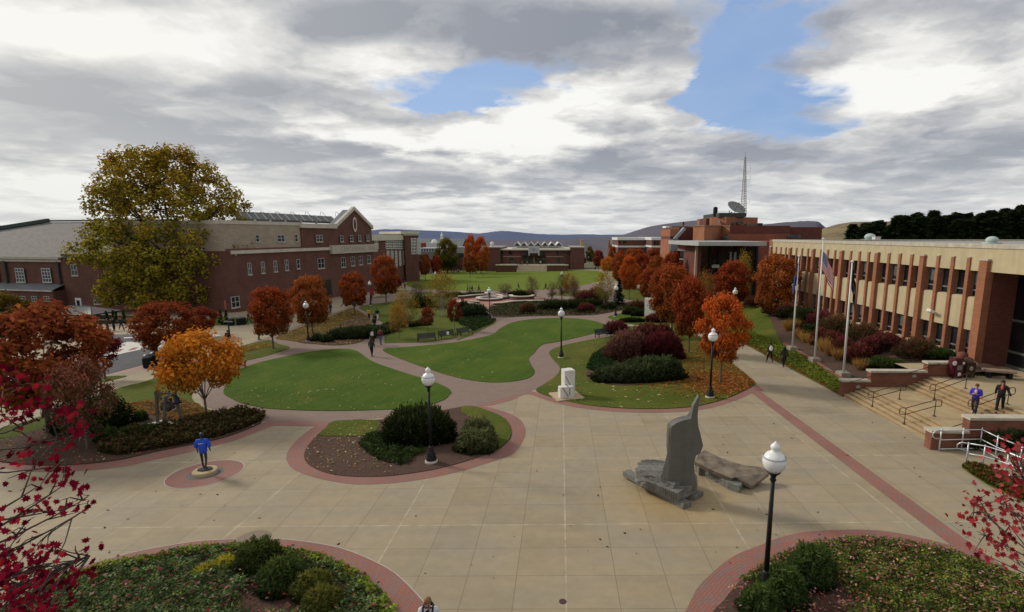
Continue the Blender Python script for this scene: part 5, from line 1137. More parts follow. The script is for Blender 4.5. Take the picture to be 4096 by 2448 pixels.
timg('bare_brown', 1, ('a', 480, 1000), ('a', 520), ('a', 430, 700), 'thin grey-green tree right of the pink-leaved one', 'bare_tree', 'bare crab-apples near the fountain')
timg('sparse_yellow', 0, ('a', 1050, 1050), ('a', 400), ('a', 880, 1340), 'yellow-green birch clump with pale stems left of the spruce', 'birch_tree')
timg('maple_orange', 0, ('a', 1110, 560), ('a', 130), ('a', 960, 1270), 'orange-gold tree in front of the right-hand red row', 'maple_tree')
timg('small_red', 1, ('a', 590, 345), ('a', 60), ('a', 440, 720), 'small crimson tree near the right wing of the library', 'young_tree')
timg('sparse_yellow', 1, ('a', 330, 330), ('a', 80), ('a', 210, 430), 'thin green tree just left of the crimson one by the library', 'young_tree')
timg('green_tree', 1, ('a', 770, 260), ('a', -60), ('a', 660, 850), 'dark yellow-green tree between library and red trees', 'broadleaf_tree')
timg('spruce', 0, ('a', 1330, 1085), ('a', 510), ('a', 1170, 1480), 'dark blue-green spruce behind a lamp post', 'spruce_tree')
timg('maple_bright', 0, ('Q', 1772, 1050), ('Q', 195), ('Q', 1560, 2095), 'brightest scarlet tree nearest the paved plaza, beside a lamp', 'autumn_tree', gr_)
timg('zelkova', 0, ('Q', 1466, 755), ('Q', 20), ('Q', 1265, 1640), 'dark red tree directly behind the scarlet one', 'autumn_tree', gr_)
timg('zelkova', 1, ('Q', 1298, 600), ('b', 290), ('b', -190, 850), 'large dark red tree third from the plaza', 'autumn_tree', gr_)
r2, r3 = P('Q', 1466, 755), P('Q', 1298, 600)
row = [(88, 'a', 1690, 2300, 350), (99, 'a', 1320, 1790, 130), (112, 'a', 1560, 1990, 60), (124, 'a', 1180, 1560, 60), (138, 'g', 930, 1330, 640), (152, 'g', 640, 990, 640), (168, 'g', 560, 800, 660), (186, 'g', 370, 640, 690), (200, 'g', 250, 450, 600), (215, 'a', 820, 1060, 0)]
labs = ['dark red tree behind the white stone panels', 'red-orange tree above the bench sitter', 'muted red tree next behind the red-orange one', 'rust red tree right of the orange-gold one', 'dark red tree under the banded hall windows', 'dull red tree below the white roof band', 'dull red tree left of the white roof band', 'deep red tree under the small brick house', 'small deep red tree left of the brick house', 'most distant red-orange tree of the right row']
for k, (Y, fr, x0, x1, y1) in enumerate(row):
    timg(('zelkova', 'zelkova_orange', 'zelkova', 'zelkova_orange', 'zelkova_dark')[k % 5] if k != 1 else 'maple_bright', k, (fr, 0, 0), (fr, y1), (fr, x0, x1), labs[k], 'autumn_tree', gr_, Y=Y)
timg('zelkova', 2, ('a', 0, 0), ('g', 715), ('g', 1300, 1720), 'dark red tree right beneath the sloping glazed stair', 'autumn_tree', gr_, Y=96)
timg('zelkova_orange', 1, ('a', 0, 0), ('g', 790), ('g', 1000, 1420), 'brownish orange tree between two dark red ones of the right row', 'autumn_tree', gr_, Y=104)
timg('zelkova', 1, ('b', 1480, 1000), ('b', 210), ('b', 1020, 1760), 'dark red tree in front of the entrance canopy', 'autumn_tree', None, Y=74)
timg('zelkova_orange', 1, ('b', 2155, 1484), ('b', 90), ('b', 1640, 2560), 'wide brown-orange tree at the far end of the finned facade', 'autumn_tree')
timg('sparse_yellow', 0, ('b', 0, 0), ('b', 40), ('b', 1440, 1770), 'yellow tree top behind the tree at the canopy', 'autumn_tree', None, Y=78)
timg('sparse_orange', 0, ('b', 0, 0), ('b', 400), ('b', 640, 1090), 'thin dark tree with gold leaves in front of the glass entrance', 'young_tree', None, Y=79)
for (fr, x, y, hh, lab) in (('W', 613, 330, 2.6, 'slender sapling in a grass ring on the far walk, nearest one'), ('W', 957, 210, 3.2, 'slender sapling in a grass ring left of the person in red'), ('W', 825, 225, 2.6, 'slender sapling between the two grass rings of the far walk')):
    p = P(fr, x, y); tree('small_red', 1, p, p.z + hh, 1.6, lab, 'sapling')
k = 0
for row_, (Y, n) in enumerate(((112, 19), (122, 18), (136, 17))):
    for i in range(n):
        x = -80 + (2700 - -80) * (i + R.uniform(.2, .8)) / n + 800;
        ytop = 250 - (x - 800) * .1 if x > 1000 else 330 - (x - 800) * .4
        ytop = {0: 14, 1: 0, 2: -16}[row_] + (235 - 125 * min(1, max(0, (x - 850)) / 500) if x < 1500 else 115 + R.uniform(-12, 25) - max(0, x - 2000) * .18) + R.uniform(-8, 30)
        q = PY('R', x, ytop, Y); g = onground(q.x, Y)
        if x < 830: continue
        side = ['far left', 'left', 'middle', 'right', 'far right'][min(4, int((x - 800) / 700))]
        tree('pine', k, g, q.z, R.uniform(9.5, 13.0), 'dark green pine in the dense wood behind the flat roof', 'pine_tree', 'pines of the wood behind the academic building'); k += 1
for j, (fr, x, y, lab) in enumerate((('T', 1255, 720, 'narrow evergreen behind the bus shelter, nearest its roof'), ('T', 1450, 720, 'narrow evergreen second from the bus shelter'), ('T', 1120, 740, 'narrow evergreen seen between the shelter posts'), ('V', 1575, 480, 'narrow evergreen on the grass left of the litter bins'), ('V', 1690, 485, 'narrow evergreen beside the litter bins'))):
    p = P(fr, x, y); tree('arborvitae', 0, p, p.z + 2.4, 1.1, lab, 'columnar_evergreen', 'narrow evergreens near the bus shelter')
# shrubs --------------------------------------------------------------------
def shrub(name, label, cat, blobs, n, leaf, colfn, center, spiky=0.0, seed=1, group=None, stems=True):
    """blobs: (dx,dy,rx,ry,h) mounds relative to centre"""
    rr = random.Random(seed); vs = []; fs = []; cs = []
    tot = sum(b[2] * b[3] for b in blobs)
    for bx, by, rx, ry, h in blobs:
        for _ in range(int(n * rx * ry / tot)):
            a = rr.uniform(0, 2 * pi); ph = math.acos(rr.uniform(-.15, 1)); q = rr.uniform(.72, 1.04) if rr.random() < .8 else rr.uniform(.3, .8)
            q *= 1 + .26 * noise.noise(Vector((cos(a) * 3 + seed, sin(a) * 3, ph * 3))) + .05 * math.sin(a * 7 + ph * 9)
            d = Vector((sin(ph) * cos(a), sin(ph) * sin(a), cos(ph)))
            p = Vector((bx + d.x * rx * q, by + d.y * ry * q, max(.03, d.z * h * q + .05)))
            p.z += gz(center.x + p.x, center.y + p.y) - gz(center.x, center.y)
            nn = d * (1 - spiky) + Vector((rr.uniform(-1, 1), rr.uniform(-1, 1), rr.uniform(-.5, 1))) * .7
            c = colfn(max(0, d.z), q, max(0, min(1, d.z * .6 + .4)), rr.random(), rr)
            if spiky: leafquad(vs, fs, cs, p, nn.cross(Vector((rr.uniform(-1, 1), rr.uniform(-1, 1), 0.1))), leaf * rr.uniform(.6, 1.4), c, rr, 3.2, up=d + Vector((rr.uniform(-.4, .4), rr.uniform(-.4, .4), .5)))
            else: leafquad(vs, fs, cs, p, nn, leaf * rr.uniform(.6, 1.4), c, rr)
    r = thing(name, label, cat, center, 0, group)
    mk('foliage', mesh_from('foliage', vs, fs, cs), r)
    if stems:
        b = MB()
        for bx, by, rx, ry, h in blobs:
            for k in range(5):
                a = 2 * pi * k / 5 + seed; b.tube([(bx, by, -.1), (bx + rx * .25 * cos(a), by + ry * .25 * sin(a), h * .4), (bx + rx * .6 * cos(a), by + ry * .6 * sin(a), h * .72)], [.04, .03, .012], 5, cap=False)
        b.build('stems', M['barkd'], r, True)
    return r
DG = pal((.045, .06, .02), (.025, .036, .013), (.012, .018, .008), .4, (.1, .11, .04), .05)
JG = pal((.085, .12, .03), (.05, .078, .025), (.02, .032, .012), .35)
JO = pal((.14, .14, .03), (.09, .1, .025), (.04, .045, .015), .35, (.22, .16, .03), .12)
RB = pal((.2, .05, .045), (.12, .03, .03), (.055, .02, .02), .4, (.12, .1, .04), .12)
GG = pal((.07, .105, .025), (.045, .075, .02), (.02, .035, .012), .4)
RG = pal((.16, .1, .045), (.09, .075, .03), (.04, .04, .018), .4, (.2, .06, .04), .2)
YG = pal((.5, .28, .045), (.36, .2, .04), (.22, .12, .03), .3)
def C3(fr, x, y, h=0): return P(fr, x, y, h)
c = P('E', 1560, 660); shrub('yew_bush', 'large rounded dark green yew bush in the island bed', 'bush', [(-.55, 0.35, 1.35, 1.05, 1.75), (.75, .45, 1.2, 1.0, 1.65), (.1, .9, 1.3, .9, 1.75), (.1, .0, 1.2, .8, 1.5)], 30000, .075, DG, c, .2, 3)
c = P('E', 2120, 760); shrub('juniper_bush', 'feathery sage green shrub at the right end of the island bed', 'bush', [(0, .55, 1.05, .8, .95), (-.1, 1.6, .9, .8, 1.2)], 9500, .09, pal((.16, .17, .07), (.09, .1, .04), (.03, .04, .02), .4), c, .75, 4)
c = P('E', 1290, 800);
def gcover(name, label, poly, n, leaf, hgt, cols, seed, kind='stuff', h0=0.06, up=.8, keep=None, zf=None):
    rr = random.Random(seed); vs = []; fs = []; cs = []; xs = [p[0] for p in poly]; ys = [p[1] for p in poly]; k = 0; tries = 0
    while k < n and tries < n * 30:
        tries += 1
        x, y = rr.uniform(min(xs), max(xs)), rr.uniform(min(ys), max(ys))
        if not inpoly(x, y, poly) or (keep and not keep(x, y, rr)): continue
        cl = noise.noise(Vector((x * 2.2, y * 2.2, seed)))
        z = (zf(x, y) if zf else gz(x, y)) + h0 + hgt * rr.random() * (.6 + .8 * max(0, cl + .5))
        c = rr.choices(cols, [w for _, w in cols])[0][0]; kk = rr.uniform(.55, 1.35) * (.8 + .5 * cl) * (.75 + .4 * (z - gz(x, y) - h0) / (hgt + .001) if hgt > .05 and not zf else 1)  # low leaves darker: shading by height put into their colour
        leafquad(vs, fs, cs, Vector((x, y, z)), Vector((rr.uniform(-1, 1), rr.uniform(-1, 1), up)), leaf * rr.uniform(.6, 1.4), tuple(max(.003, q * kk) for q in c), rr, 1.6); k += 1
    me = mesh_from(name, vs, fs, cs); o = mk(name, me); o['kind'] = kind; o['label'] = label; return o
gcover('ground_cover', 'low green ground cover spilling below the yew', G2(frm('E', [(985, 680), (1080, 590), (1200, 560), (1600, 650), (1640, 760), (1530, 800), (1500, 860), (1400, 882), (1200, 840), (1060, 750)])), 5200, .075, .16, [((.06, .1, .03), 3), ((.04, .07, .025), 2), ((.1, .14, .05), 1)], 5)
GC = [((.16, .23, .09), 3), ((.1, .16, .055), 3), ((.3, .36, .2), 1.3), ((.28, .3, .06), .9)]
def keepBL(x, y, rr):
    q = P('G', 330, 1330); dx, dy = x - q.x, y - q.y; return dx * dx * .5 + dy * dy * 1.3 > 1.3 * rr.uniform(.6, 1.2) or y > q.y + 1.2
gcover('ground_cover', 'pachysandra-like ground cover filling the bottom left bed', blI + [(1.2, 8.6), (-15.5, 8.6)], 70000, .06, .17, GC, 6, keep=keepBL)
gcover('ground_cover', 'yellowish fringe of ground cover along the brick arc', blI + offset(blI, -.35)[::-1], 4200, .07, .2, [((.34, .37, .05), 3), ((.2, .28, .05), 2)], 66)
def keepBR(x, y, rr):
    q = P('J', 520, 1330); d = Vector((x - q.x, y - q.y)); return d.length > 1.0 * rr.uniform(.6, 1.3) and not (x < q.x + .2 and y < q.y + .6)
gcover('ground_cover', 'yellow-green ground cover filling the bottom right bed', brI + [(17, 8.6), (3.8, 8.6)], 56000, .055, .15, [((.24, .29, .055), 3), ((.15, .23, .05), 3), ((.1, .15, .05), 2), ((.34, .28, .07), .8)], 7, keep=keepBR)
gcover('fallen_leaves', 'pink and red fallen leaves over the bottom right bed', brI + [(17, 8.6), (3.8, 8.6)], 7500, .055, .2, [((.5, .2, .19), 3), ((.36, .07, .07), 2), ((.6, .36, .33), 2), ((.6, .4, .12), .8)], 8, h0=.1, up=2, keep=lambda x, y, rr: rr.random() < .25 + .9 * max(0, noise.noise(Vector((x * .7, y * .7, 3))) + .3))
gcover('fallen_leaves', 'scattered pinkish leaves over the bottom left bed', blI + [(1.2, 8.6), (-15.5, 8.6)], 1500, .08, .2, [((.4, .16, .13), 3), ((.35, .06, .05), 1.5), ((.5, .32, .22), 2)], 9, h0=.12, up=2)
p = P('I', 2190, 1050); shrub('daylily_clump', 'yellowing strap-leaved clump at the edge of the bottom left bed', 'plant', [(0, 0, .45, .35, .3), (-.5, -.35, .3, .3, .2)], 900, .07, pal((.42, .36, .04), (.26, .28, .04), (.12, .16, .03), .3), p, .8, 10, stems=False)
gj = 'junipers in the bottom corner beds'
for (fr, x, y, rx, h, cf, lab, sd_) in (('G', 10, 1085, .78, 1.05, JG, 'dark upright juniper furthest left in the bottom left bed', 11), ('G', 230, 1270, .82, .95, JG, 'dark rounded juniper in the middle of the bottom left bed', 12), ('G', 520, 1340, .62, .72, JO, 'olive brown juniper right of the dark ones in the bottom left bed', 13), ('G', 620, 1480, .6, .62, JO, 'olive juniper lowest at the picture edge in the bottom left bed', 14),
                                      ('J', 430, 1210, .85, 1.25, JG, 'tall dark juniper at the back of the bottom right bed', 15), ('J', 150, 1400, .85, 1.1, JG, 'dark spreading juniper in front of the near lamp post', 16), ('J', -60, 1520, .7, .85, JG, 'juniper in the lower corner beneath the near lamp', 17)):
    rx *= .76 if fr == 'J' else .84; h *= .85
    shrub('juniper', lab, 'bush', [(0, 0, rx, rx * .9, h), (rx * .45, rx * .3, rx * .6, rx * .6, h * .8), (-rx * .5, rx * .2, rx * .55, rx * .55, h * .62), (rx * .1, -rx * .4, rx * .6, rx * .5, h * .55)], 9000, .055, cf, P(fr, x, y) + Vector((0, .1, .05)), .8, sd_, gj)
c = P('C', 800, 800); shrub('holly_bush', 'big glossy dark round bush left of the bell sculpture', 'bush', [(-.5, .5, 1.5, 1.3, 2.2), (.9, .7, 1.3, 1.2, 2.0)], 14000, .1, pal((.03, .045, .015), (.018, .028, .01), (.008, .012, .006), .4, (.08, .1, .05), .03), c, 0, 20)
def mound_cover(name, label, poly, n, leaf, hgt, cols, seed): return gcover(name, label, poly, n, leaf, hgt, cols, seed)
gcover('ground_cover', 'rusty green trailing shrubs along the front of the left bed', G2(frm('C', [(1000, 900), (1250, 800), (1500, 770), (1750, 720), (2000, 660), (2300, 600), (2483, 610)]) + frm('E', [(100, 400), (60, 450), (-40, 500)]) + frm('C', [(2300, 800), (2000, 890), (1700, 945), (1400, 1000), (1150, 1040), (950, 1010)])), 13000, .12, .38, [((.1, .085, .03), 3), ((.055, .06, .022), 3), ((.16, .07, .04), 1.3), ((.13, .13, .05), 1)], 21)
for k, (fr, x, y, r_, h, cf, lab) in enumerate((('C', 1050, 880, .55, .7, JG, 'low dark shrub right of the round bush'), ('C', 1220, 850, .45, .5, JG, 'low dark shrub in front of the bell sculpture, left one'), ('C', 1440, 820, .45, .5, GG, 'low green shrub in front of the bell sculpture, right one'), ('C', 1370, 690, .35, .55, GG, 'small grassy tuft beside the bell sculpture'))):
    shrub('low_shrub', lab, 'bush', [(0, 0, r_, r_, h)], 1500, .08, cf, P(fr, x, y), .4, 30 + k)
HG = pal((.06, .085, .03), (.04, .06, .022), (.012, .02, .01), .4, (.1, .08, .06), .12)
c = P('M', 1200, 620); shrub('hedge_mound', 'wide dark green mound of shrubs between path and left walk', 'bush', [(-1.0, .3, 1.7, 1.3, 1.1), (1.0, .9, 2.3, 1.7, 1.2), (1.4, 3.2, 2.4, 2.0, 1.0), (-.6, 3.0, 1.8, 1.5, .9), (2.4, 5.0, 1.9, 1.6, .7)], 20000, .13, HG, c, .2, 41)
for k, (x, y, lab) in enumerate(((900, 640, 'small round bush left of the hedge mound'), (985, 650, 'smaller bush between the round one and the hedge mound'))):
    shrub('small_bush', lab, 'bush', [(0, 0, .7, .6, .75)], 1500, .11, HG, P('M', x, y), .2, 42 + k)
c = P('M', 1680, 510); shrub('hedge_mound', 'low dark shrub bank on the small lawn left of the benches', 'bush', [(-.9, 0, 1.2, .8, .7), (.8, .5, 1.4, .8, .7), (2.6, 1.6, 1.3, .8, .6)], 4200, .13, HG, c, .2, 45)
for k, (fr, x, y, rx, ry, h, cf, lab) in enumerate((('W', 1350, 545, 2.2, 1.6, 2.0, DG, 'dark evergreen bush behind the red-topped young tree'), ('W', 2380, 720, 1.9, 1.5, 1.9, HG, 'grey-green bush left of the path to the fountain'), ('W', 2180, 690, .9, .9, 2.2, DG, 'dark columnar bush beside the brown path stub'),
    ('O', 1260, 1190, 2.6, 1.5, 1.5, DG, 'dark yew mass in the middle bed, left part'), ('O', 1450, 1180, 2.4, 1.4, 1.5, DG, 'dark yew mass in the middle bed, centre part'), ('O', 1600, 1160, 1.8, 1.3, 1.2, DG, 'dark yew mass in the middle bed, right part'), ('O', 990, 1225, 1.1, .9, 1.6, RG, 'rounded copper bush on the grass of the middle bed'), ('O', 1560, 1215, 1.2, .8, 1.3, RB, 'reddish brown bush in front of the yews'),
    ('O', 1550, 1130, 1.7, 1.3, 2.2, RB, 'wine red bush behind the yews'), ('O', 1660, 1120, 1.8, 1.4, 2.8, RB, 'tall brown-red bush left of the birch stems'), ('O', 1780, 1185, 1.2, .8, .9, DG, 'low dark bush left of the spruce lamp'), ('O', 2060, 1200, 1.4, 1.0, 1.6, RG, 'copper topped bush beside the white stone panels'), ('O', 2010, 1235, 1.2, .9, 1.0, DG, 'dark green bush left of the white stone panels'), ('O', 2090, 1250, 1.1, .8, .9, DG, 'dark green bush touching the white stone panels'),
    ('O', 2000, 1310, 1.5, .5, .5, DG, 'low dark bush row below the white stone panels'), ('O', 2270, 1310, 1.5, 1.0, 1.1, RB, 'grey-red bush in front of the white stone panels'), ('O', 1850, 1420, 1.3, .9, 1.3, RB, 'thin brownish bush at the end of the right bench'))):
    shrub('garden_bush', lab, 'bush', [(0, ry * .5, rx, ry, h), (rx * .5, ry * .8, rx * .7, ry * .8, h * .85), (-rx * .45, ry * .7, rx * .7, ry * .8, h * .8)], 3600, .14, cf, P(fr, x, y), .15, 50 + k, 'bushes of the middle garden beds')
gcover('ground_cover', 'low green planting in the middle bed', [q for q in lawnG], 9000, .16, .3, [((.05, .075, .025), 3), ((.08, .1, .03), 2), ((.1, .07, .04), 1)], 80)
gcover('ground_cover', 'green planting on the bank behind the benches', G2(frm('O', [(310, 1290), (520, 1240), (690, 1290), (640, 1330), (480, 1400), (330, 1330)])), 4500, .13, .3, [((.05, .085, .03), 3), ((.035, .06, .02), 2)], 81)
c = P('Q', 1000, 1030); shrub('spreading_yew', 'broad spiky dark green yew mass on the right lawn', 'bush', [(-2.3, .3, 1.3, 1.0, .9), (-1.0, .2, 1.5, 1.1, 1.0), (.4, .4, 1.6, 1.2, 1.15), (1.8, .9, 1.6, 1.3, 1.5), (.6, 1.6, 2.0, 1.3, 1.35), (-1.2, 1.5, 1.4, 1.0, .9)], 26000, .13, pal((.075, .095, .04), (.045, .06, .025), (.012, .02, .01), .4), c, .7, 91)
c = P('Q', 1100, 820); shrub('burgundy_shrub', 'large wine red shrub behind the spiky yew, darker right half', 'bush', [(.8, .6, 1.9, 1.5, 2.2), (1.7, .4, 1.3, 1.2, 2.0)], 12000, .11, pal((.14, .03, .03), (.1, .022, .024), (.05, .014, .014), .4), c, .1, 92)
c = P('Q', 830, 850); shrub('burgundy_shrub', 'twiggy brownish red shrub left of the wine red one', 'bush', [(.1, 1.2, 1.7, 1.5, 2.5), (1.0, 2.4, 1.8, 1.5, 2.4)], 9000, .1, pal((.19, .09, .065), (.15, .065, .05), (.1, .05, .04), .4), c, .3, 93)
c = P('Q', 1080, 640); shrub('burgundy_shrub', 'low dark brown-red bush behind both wine red shrubs', 'bush', [(0, 1.0, 1.9, 1.4, 1.6), (1.6, 1.2, 1.3, 1.1, 1.5)], 5000, .13, RB, c, .2, 94)
gcover('ground_cover', 'low green juniper carpet on the left of the right-hand bed', G2(frm('Q', [(470, 920), (520, 800), (640, 720), (760, 700), (780, 880), (620, 960)])), 4500, .11, .25, [((.05, .085, .03), 3), ((.035, .06, .02), 2)], 95)
gg = 'tawny ornamental grasses beside the flagpoles'
for k, (x, y, r_, h, lab) in enumerate(((250, 520, .8, 1.1, 'tawny grass clump at the first flagpole from the walkers'), (400, 510, .6, .9, 'tawny grass clump just right of the first flagpole'), (450, 640, .65, .9, 'tawny grass clump between the first and second flagpoles, left'), (570, 710, .75, 1.0, 'tawny grass clump between the first and second flagpoles, middle'), (690, 760, .6, .9, 'tawny grass clump touching the second flagpole'),
                                        (930, 880, .7, 1.1, 'tawny grass clump right of the second flagpole block'), (1060, 960, .75, 1.1, 'tawny grass clump midway to the third flagpole'), (1200, 1040, .6, .9, 'tawny grass clump left of the third flagpole'), (1440, 1040, .6, .8, 'tawny grass clump behind the third flagpole'), (1640, 1235, .7, .8, 'tawny grass clump in the angle of the stair walls'))):
    p = P('A', x, y); p.z = slopez(p.x, p.y) + .1; vs, fs, cs = [], [], []; rr = random.Random(k)
    for _ in range(750):
        a = rr.uniform(0, 2 * pi); tl = rr.uniform(.05, .75); L_ = h * rr.uniform(.6, 1.15); d = Vector((cos(a) * tl, sin(a) * tl, 1)).normalized(); m_ = d * L_ * .5 + Vector((cos(a), sin(a), 0)) * rr.uniform(0, r_ * .35)
        c = lerp3((.3, .17, .05), (.62, .38, .11), rr.random()); leafquad(vs, fs, cs, m_, d.cross(Vector((rr.uniform(-1, 1), rr.uniform(-1, 1), .1))), .03 * rr.uniform(.7, 1.5), tuple(q * rr.uniform(.7, 1.2) for q in c), rr, L_ / .03, up=d)
    g_ = thing('ornamental_grass', lab, 'grass clump', p, 0, gg); mk('blades', mesh_from('blades', vs, fs, cs), g_)
def slopepos(fr, x, y):
    d = ray(fr, x, y); t = 20.0
    for _ in range(60):
        q = CAM + d * t; g = slopez(q.x, q.y) + .13 if q.x > 18.4 else gz(q.x, q.y); t += (q.z - g) / max(.15, -d.z) * .5
    return CAM + d * t
gs = 'burgundy and dark shrubs on the slope below the academic building'
for k, (fr, x, y, rx, h, cf, lab) in enumerate((('A', 880, 590, .9, 1.3, RB, 'round burgundy bush right behind the second flagpole'), ('A', 1090, 660, 1.0, 1.3, RB, 'round burgundy bush midway between second and third flagpoles'), ('A', 1300, 790, 1.0, 1.3, RB, 'round burgundy bush left of the third flagpole shaft'), ('A', 1620, 940, 1.1, 1.4, RB, 'round burgundy bush right of the third flagpole, largest'), ('A', 1780, 830, 1.0, 1.4, RB, 'round burgundy bush behind the largest one'),
        ('A', 2030, 1000, .75, .45, GG, 'low green cushion bush above the stair wall, middle one'), ('A', 1820, 1070, .75, .5, GG, 'low green cushion bush above the stair wall, left one'), ('A', 2280, 1070, .9, .5, GG, 'low green cushion bush above the stair wall, right one'),
        ('A', 650, 420, 1.0, .9, DG, 'dark green bush left of the second flagpole shaft'), ('A', 660, 520, .8, .8, DG, 'dark green bush among the tawny grasses'), ('A', 560, 190, 1.6, 1.5, DG, 'dark bush high on the slope behind the first flagpole'), ('A', 1150, 380, 1.6, 1.6, RG, 'large dark bush against the fins, middle of the slope'), ('A', 1700, 560, 1.6, 1.5, RG, 'large dark bush against the fins, right of the third flagpole'),
        ('A', 860, 250, 1.5, 1.4, RB, 'reddish bush against the fins behind the second flagpole'), ('A', 2150, 690, 1.3, 1.2, RB, 'wine red bush under the ground floor windows'), ('t', 380, 360, 1.5, 1.3, RG, 'broad brownish bush above the upper stair wall'), ('t', 850, 390, 1.0, .6, GG, 'low green and russet bush behind the red newspaper box'), ('b', 1800, 1060, 1.5, 1.2, RB, 'dull red bush at the far top of the slope'), ('b', 2200, 1220, 1.6, 1.3, RB, 'dull red bush left of the wide brown-orange tree trunk'), ('b', 2420, 1300, 1.3, 1.2, DG, 'dark bush right of the wide brown-orange tree trunk'), ('A', 250, 60, 1.6, 1.4, RB, 'brown-red bush at the far end of the finned facade'))):
    p = slopepos(fr, x, y)
    shrub('slope_shrub', lab, 'bush', [(0, 0, rx, rx * .9, h), (rx * .3, rx * .4, rx * .8, rx * .8, h * .9)], 4200, .085, cf, p, .1, 120 + k, gs)
gcover('ground_cover', 'yellow-green ivy verge between the right-hand walk and the flagpole bed', [(18.42, 34.0), (19.75, 34.0), (19.9, 37), (20.95, 43.5), (21.4, 50), (21.2, 60), (18.9, 60), (18.7, 45)], 20000, .11, .1, [((.3, .32, .045), 3), ((.2, .27, .045), 3), ((.1, .16, .04), 1.5), ((.4, .28, .06), .7)], 150, zf=slopez)
gcover('fallen_leaves', 'orange leaves along the edge of the right-hand walk', [(18.36, 34.0), (18.62, 34.0), (19.0, 60), (18.6, 60)], 1100, .09, .04, [((.5, .2, .05), 3), ((.35, .12, .05), 2)], 151, zf=slopez)
c = P('s', 2200, 760, .1); shrub('spreading_juniper', 'spreading dark juniper behind the silver ramp rails', 'bush', [(.3, .8, 1.6, .7, .9), (2.2, .8, 1.8, .8, 1.1), (-.9, .8, .9, .5, .6)], 9000, .09, pal((.075, .1, .035), (.04, .06, .02), (.015, .025, .01), .4), c, .8, 152)
rampgrass = G2(frm('s', [(1270, 1060), (1500, 1010), (1800, 1130), (2483, 1420), (2800, 1560), (2800, 1900), (2100, 1560), (1800, 1420), (1450, 1200)]))
sheet('grass_patch', rampgrass, .05, M['lawn2'], 0)
gcover('ground_cover', 'grass and russet leaves on the verge beside the ramp', rampgrass, 6500, .08, .16, [((.12, .13, .03), 3), ((.3, .14, .04), 1.6), ((.08, .09, .03), 2)], 153)
# fallen leaves ---------------------------------------------------------------
LC = [((.55, .2, .05), 3), ((.42, .13, .04), 3), ((.6, .36, .1), 1.4)]; LY = [((.6, .5, .22), 3), ((.7, .65, .4), 2), ((.5, .33, .1), 1)]
def around(fr, x, y, s_):
    q = P(fr, x, y); return lambda X_, Y_, rr: rr.random() < math.exp(-((X_ - q.x) ** 2 + (Y_ - q.y) ** 2) / (2 * s_ * s_))
gcover('fallen_leaves', 'carpet of orange leaves under the scarlet tree', lawnC, 5200, .1, .02, LC, 160, h0=.065, up=3, keep=around('Q', 1850, 1040, 2.3))
gcover('fallen_leaves', 'thinner scatter of orange leaves over the right lawn', lawnC, 5200, .1, .02, LC, 161, h0=.065, up=3, keep=around('Q', 1600, 800, 5.0))
gcover('fallen_leaves', 'pale leaves dotted over the left oval lawn', lawnA, 170, .12, .02, LY, 162, h0=.07, up=3, keep=around('M', 900, 1180, 4.0))
gcover('fallen_leaves', 'pale leaves dotted over the centre lawn', lawnB, 60, .11, .02, LY, 163, h0=.07, up=3)
gcover('fallen_leaves', 'pale leaves dotted over the front of the right lawn', lawnC, 120, .12, .02, LY, 164, h0=.07, up=3, keep=around('Q', 700, 1150, 4.0))
gcover('fallen_leaves', 'red and orange leaves around the bell sculpture', G2(frm('C', [(1000, 560), (1400, 500), (1750, 480), (1950, 540), (2000, 640), (1700, 700), (1400, 620), (1050, 640)])), 3600, .085, .02, LC + LY[:1], 165, h0=.1, up=3)
gcover('fallen_leaves', 'pale leaves on the mulch of the left bed', bedLeft, 700, .08, .02, LY + LC[:1], 166, h0=.1, up=3)
gcover('fallen_leaves', 'pale and orange leaves on the island bed', inner, 420, .07, .02, LY + LC[:1], 167, h0=.09, up=3, keep=around('E', 800, 700, 2.6))
gcover('fallen_leaves', 'yellow leaves on the verge beside the left walk', G2(frm('M', [(-60, 790), (200, 690), (470, 662), (460, 690), (300, 730), (-20, 800)])), 1900, .13, .02, [((.6, .45, .12), 3), ((.55, .33, .08), 2)], 168, h0=.07, up=3)
gcover('fallen_leaves', 'yellow and rust leaves on the triangular bed', lawnE, 3200, .13, .02, [((.6, .45, .12), 3), ((.5, .25, .07), 3)], 169, h0=.08, up=3, keep=lambda x, y, rr: True)
allplaza = [(-20, 9), (18, 9), (18, 35), (13, 35), (9, 27), (0, 24), (-20, 26)]
gcover('fallen_leaves', 'small dark dry leaves strewn over the plaza slabs', allplaza, 130, .07, .015, [((.12, .06, .03), 3), ((.3, .15, .08), 1.5), ((.1, .08, .06), 2)], 170, h0=.012, up=3)
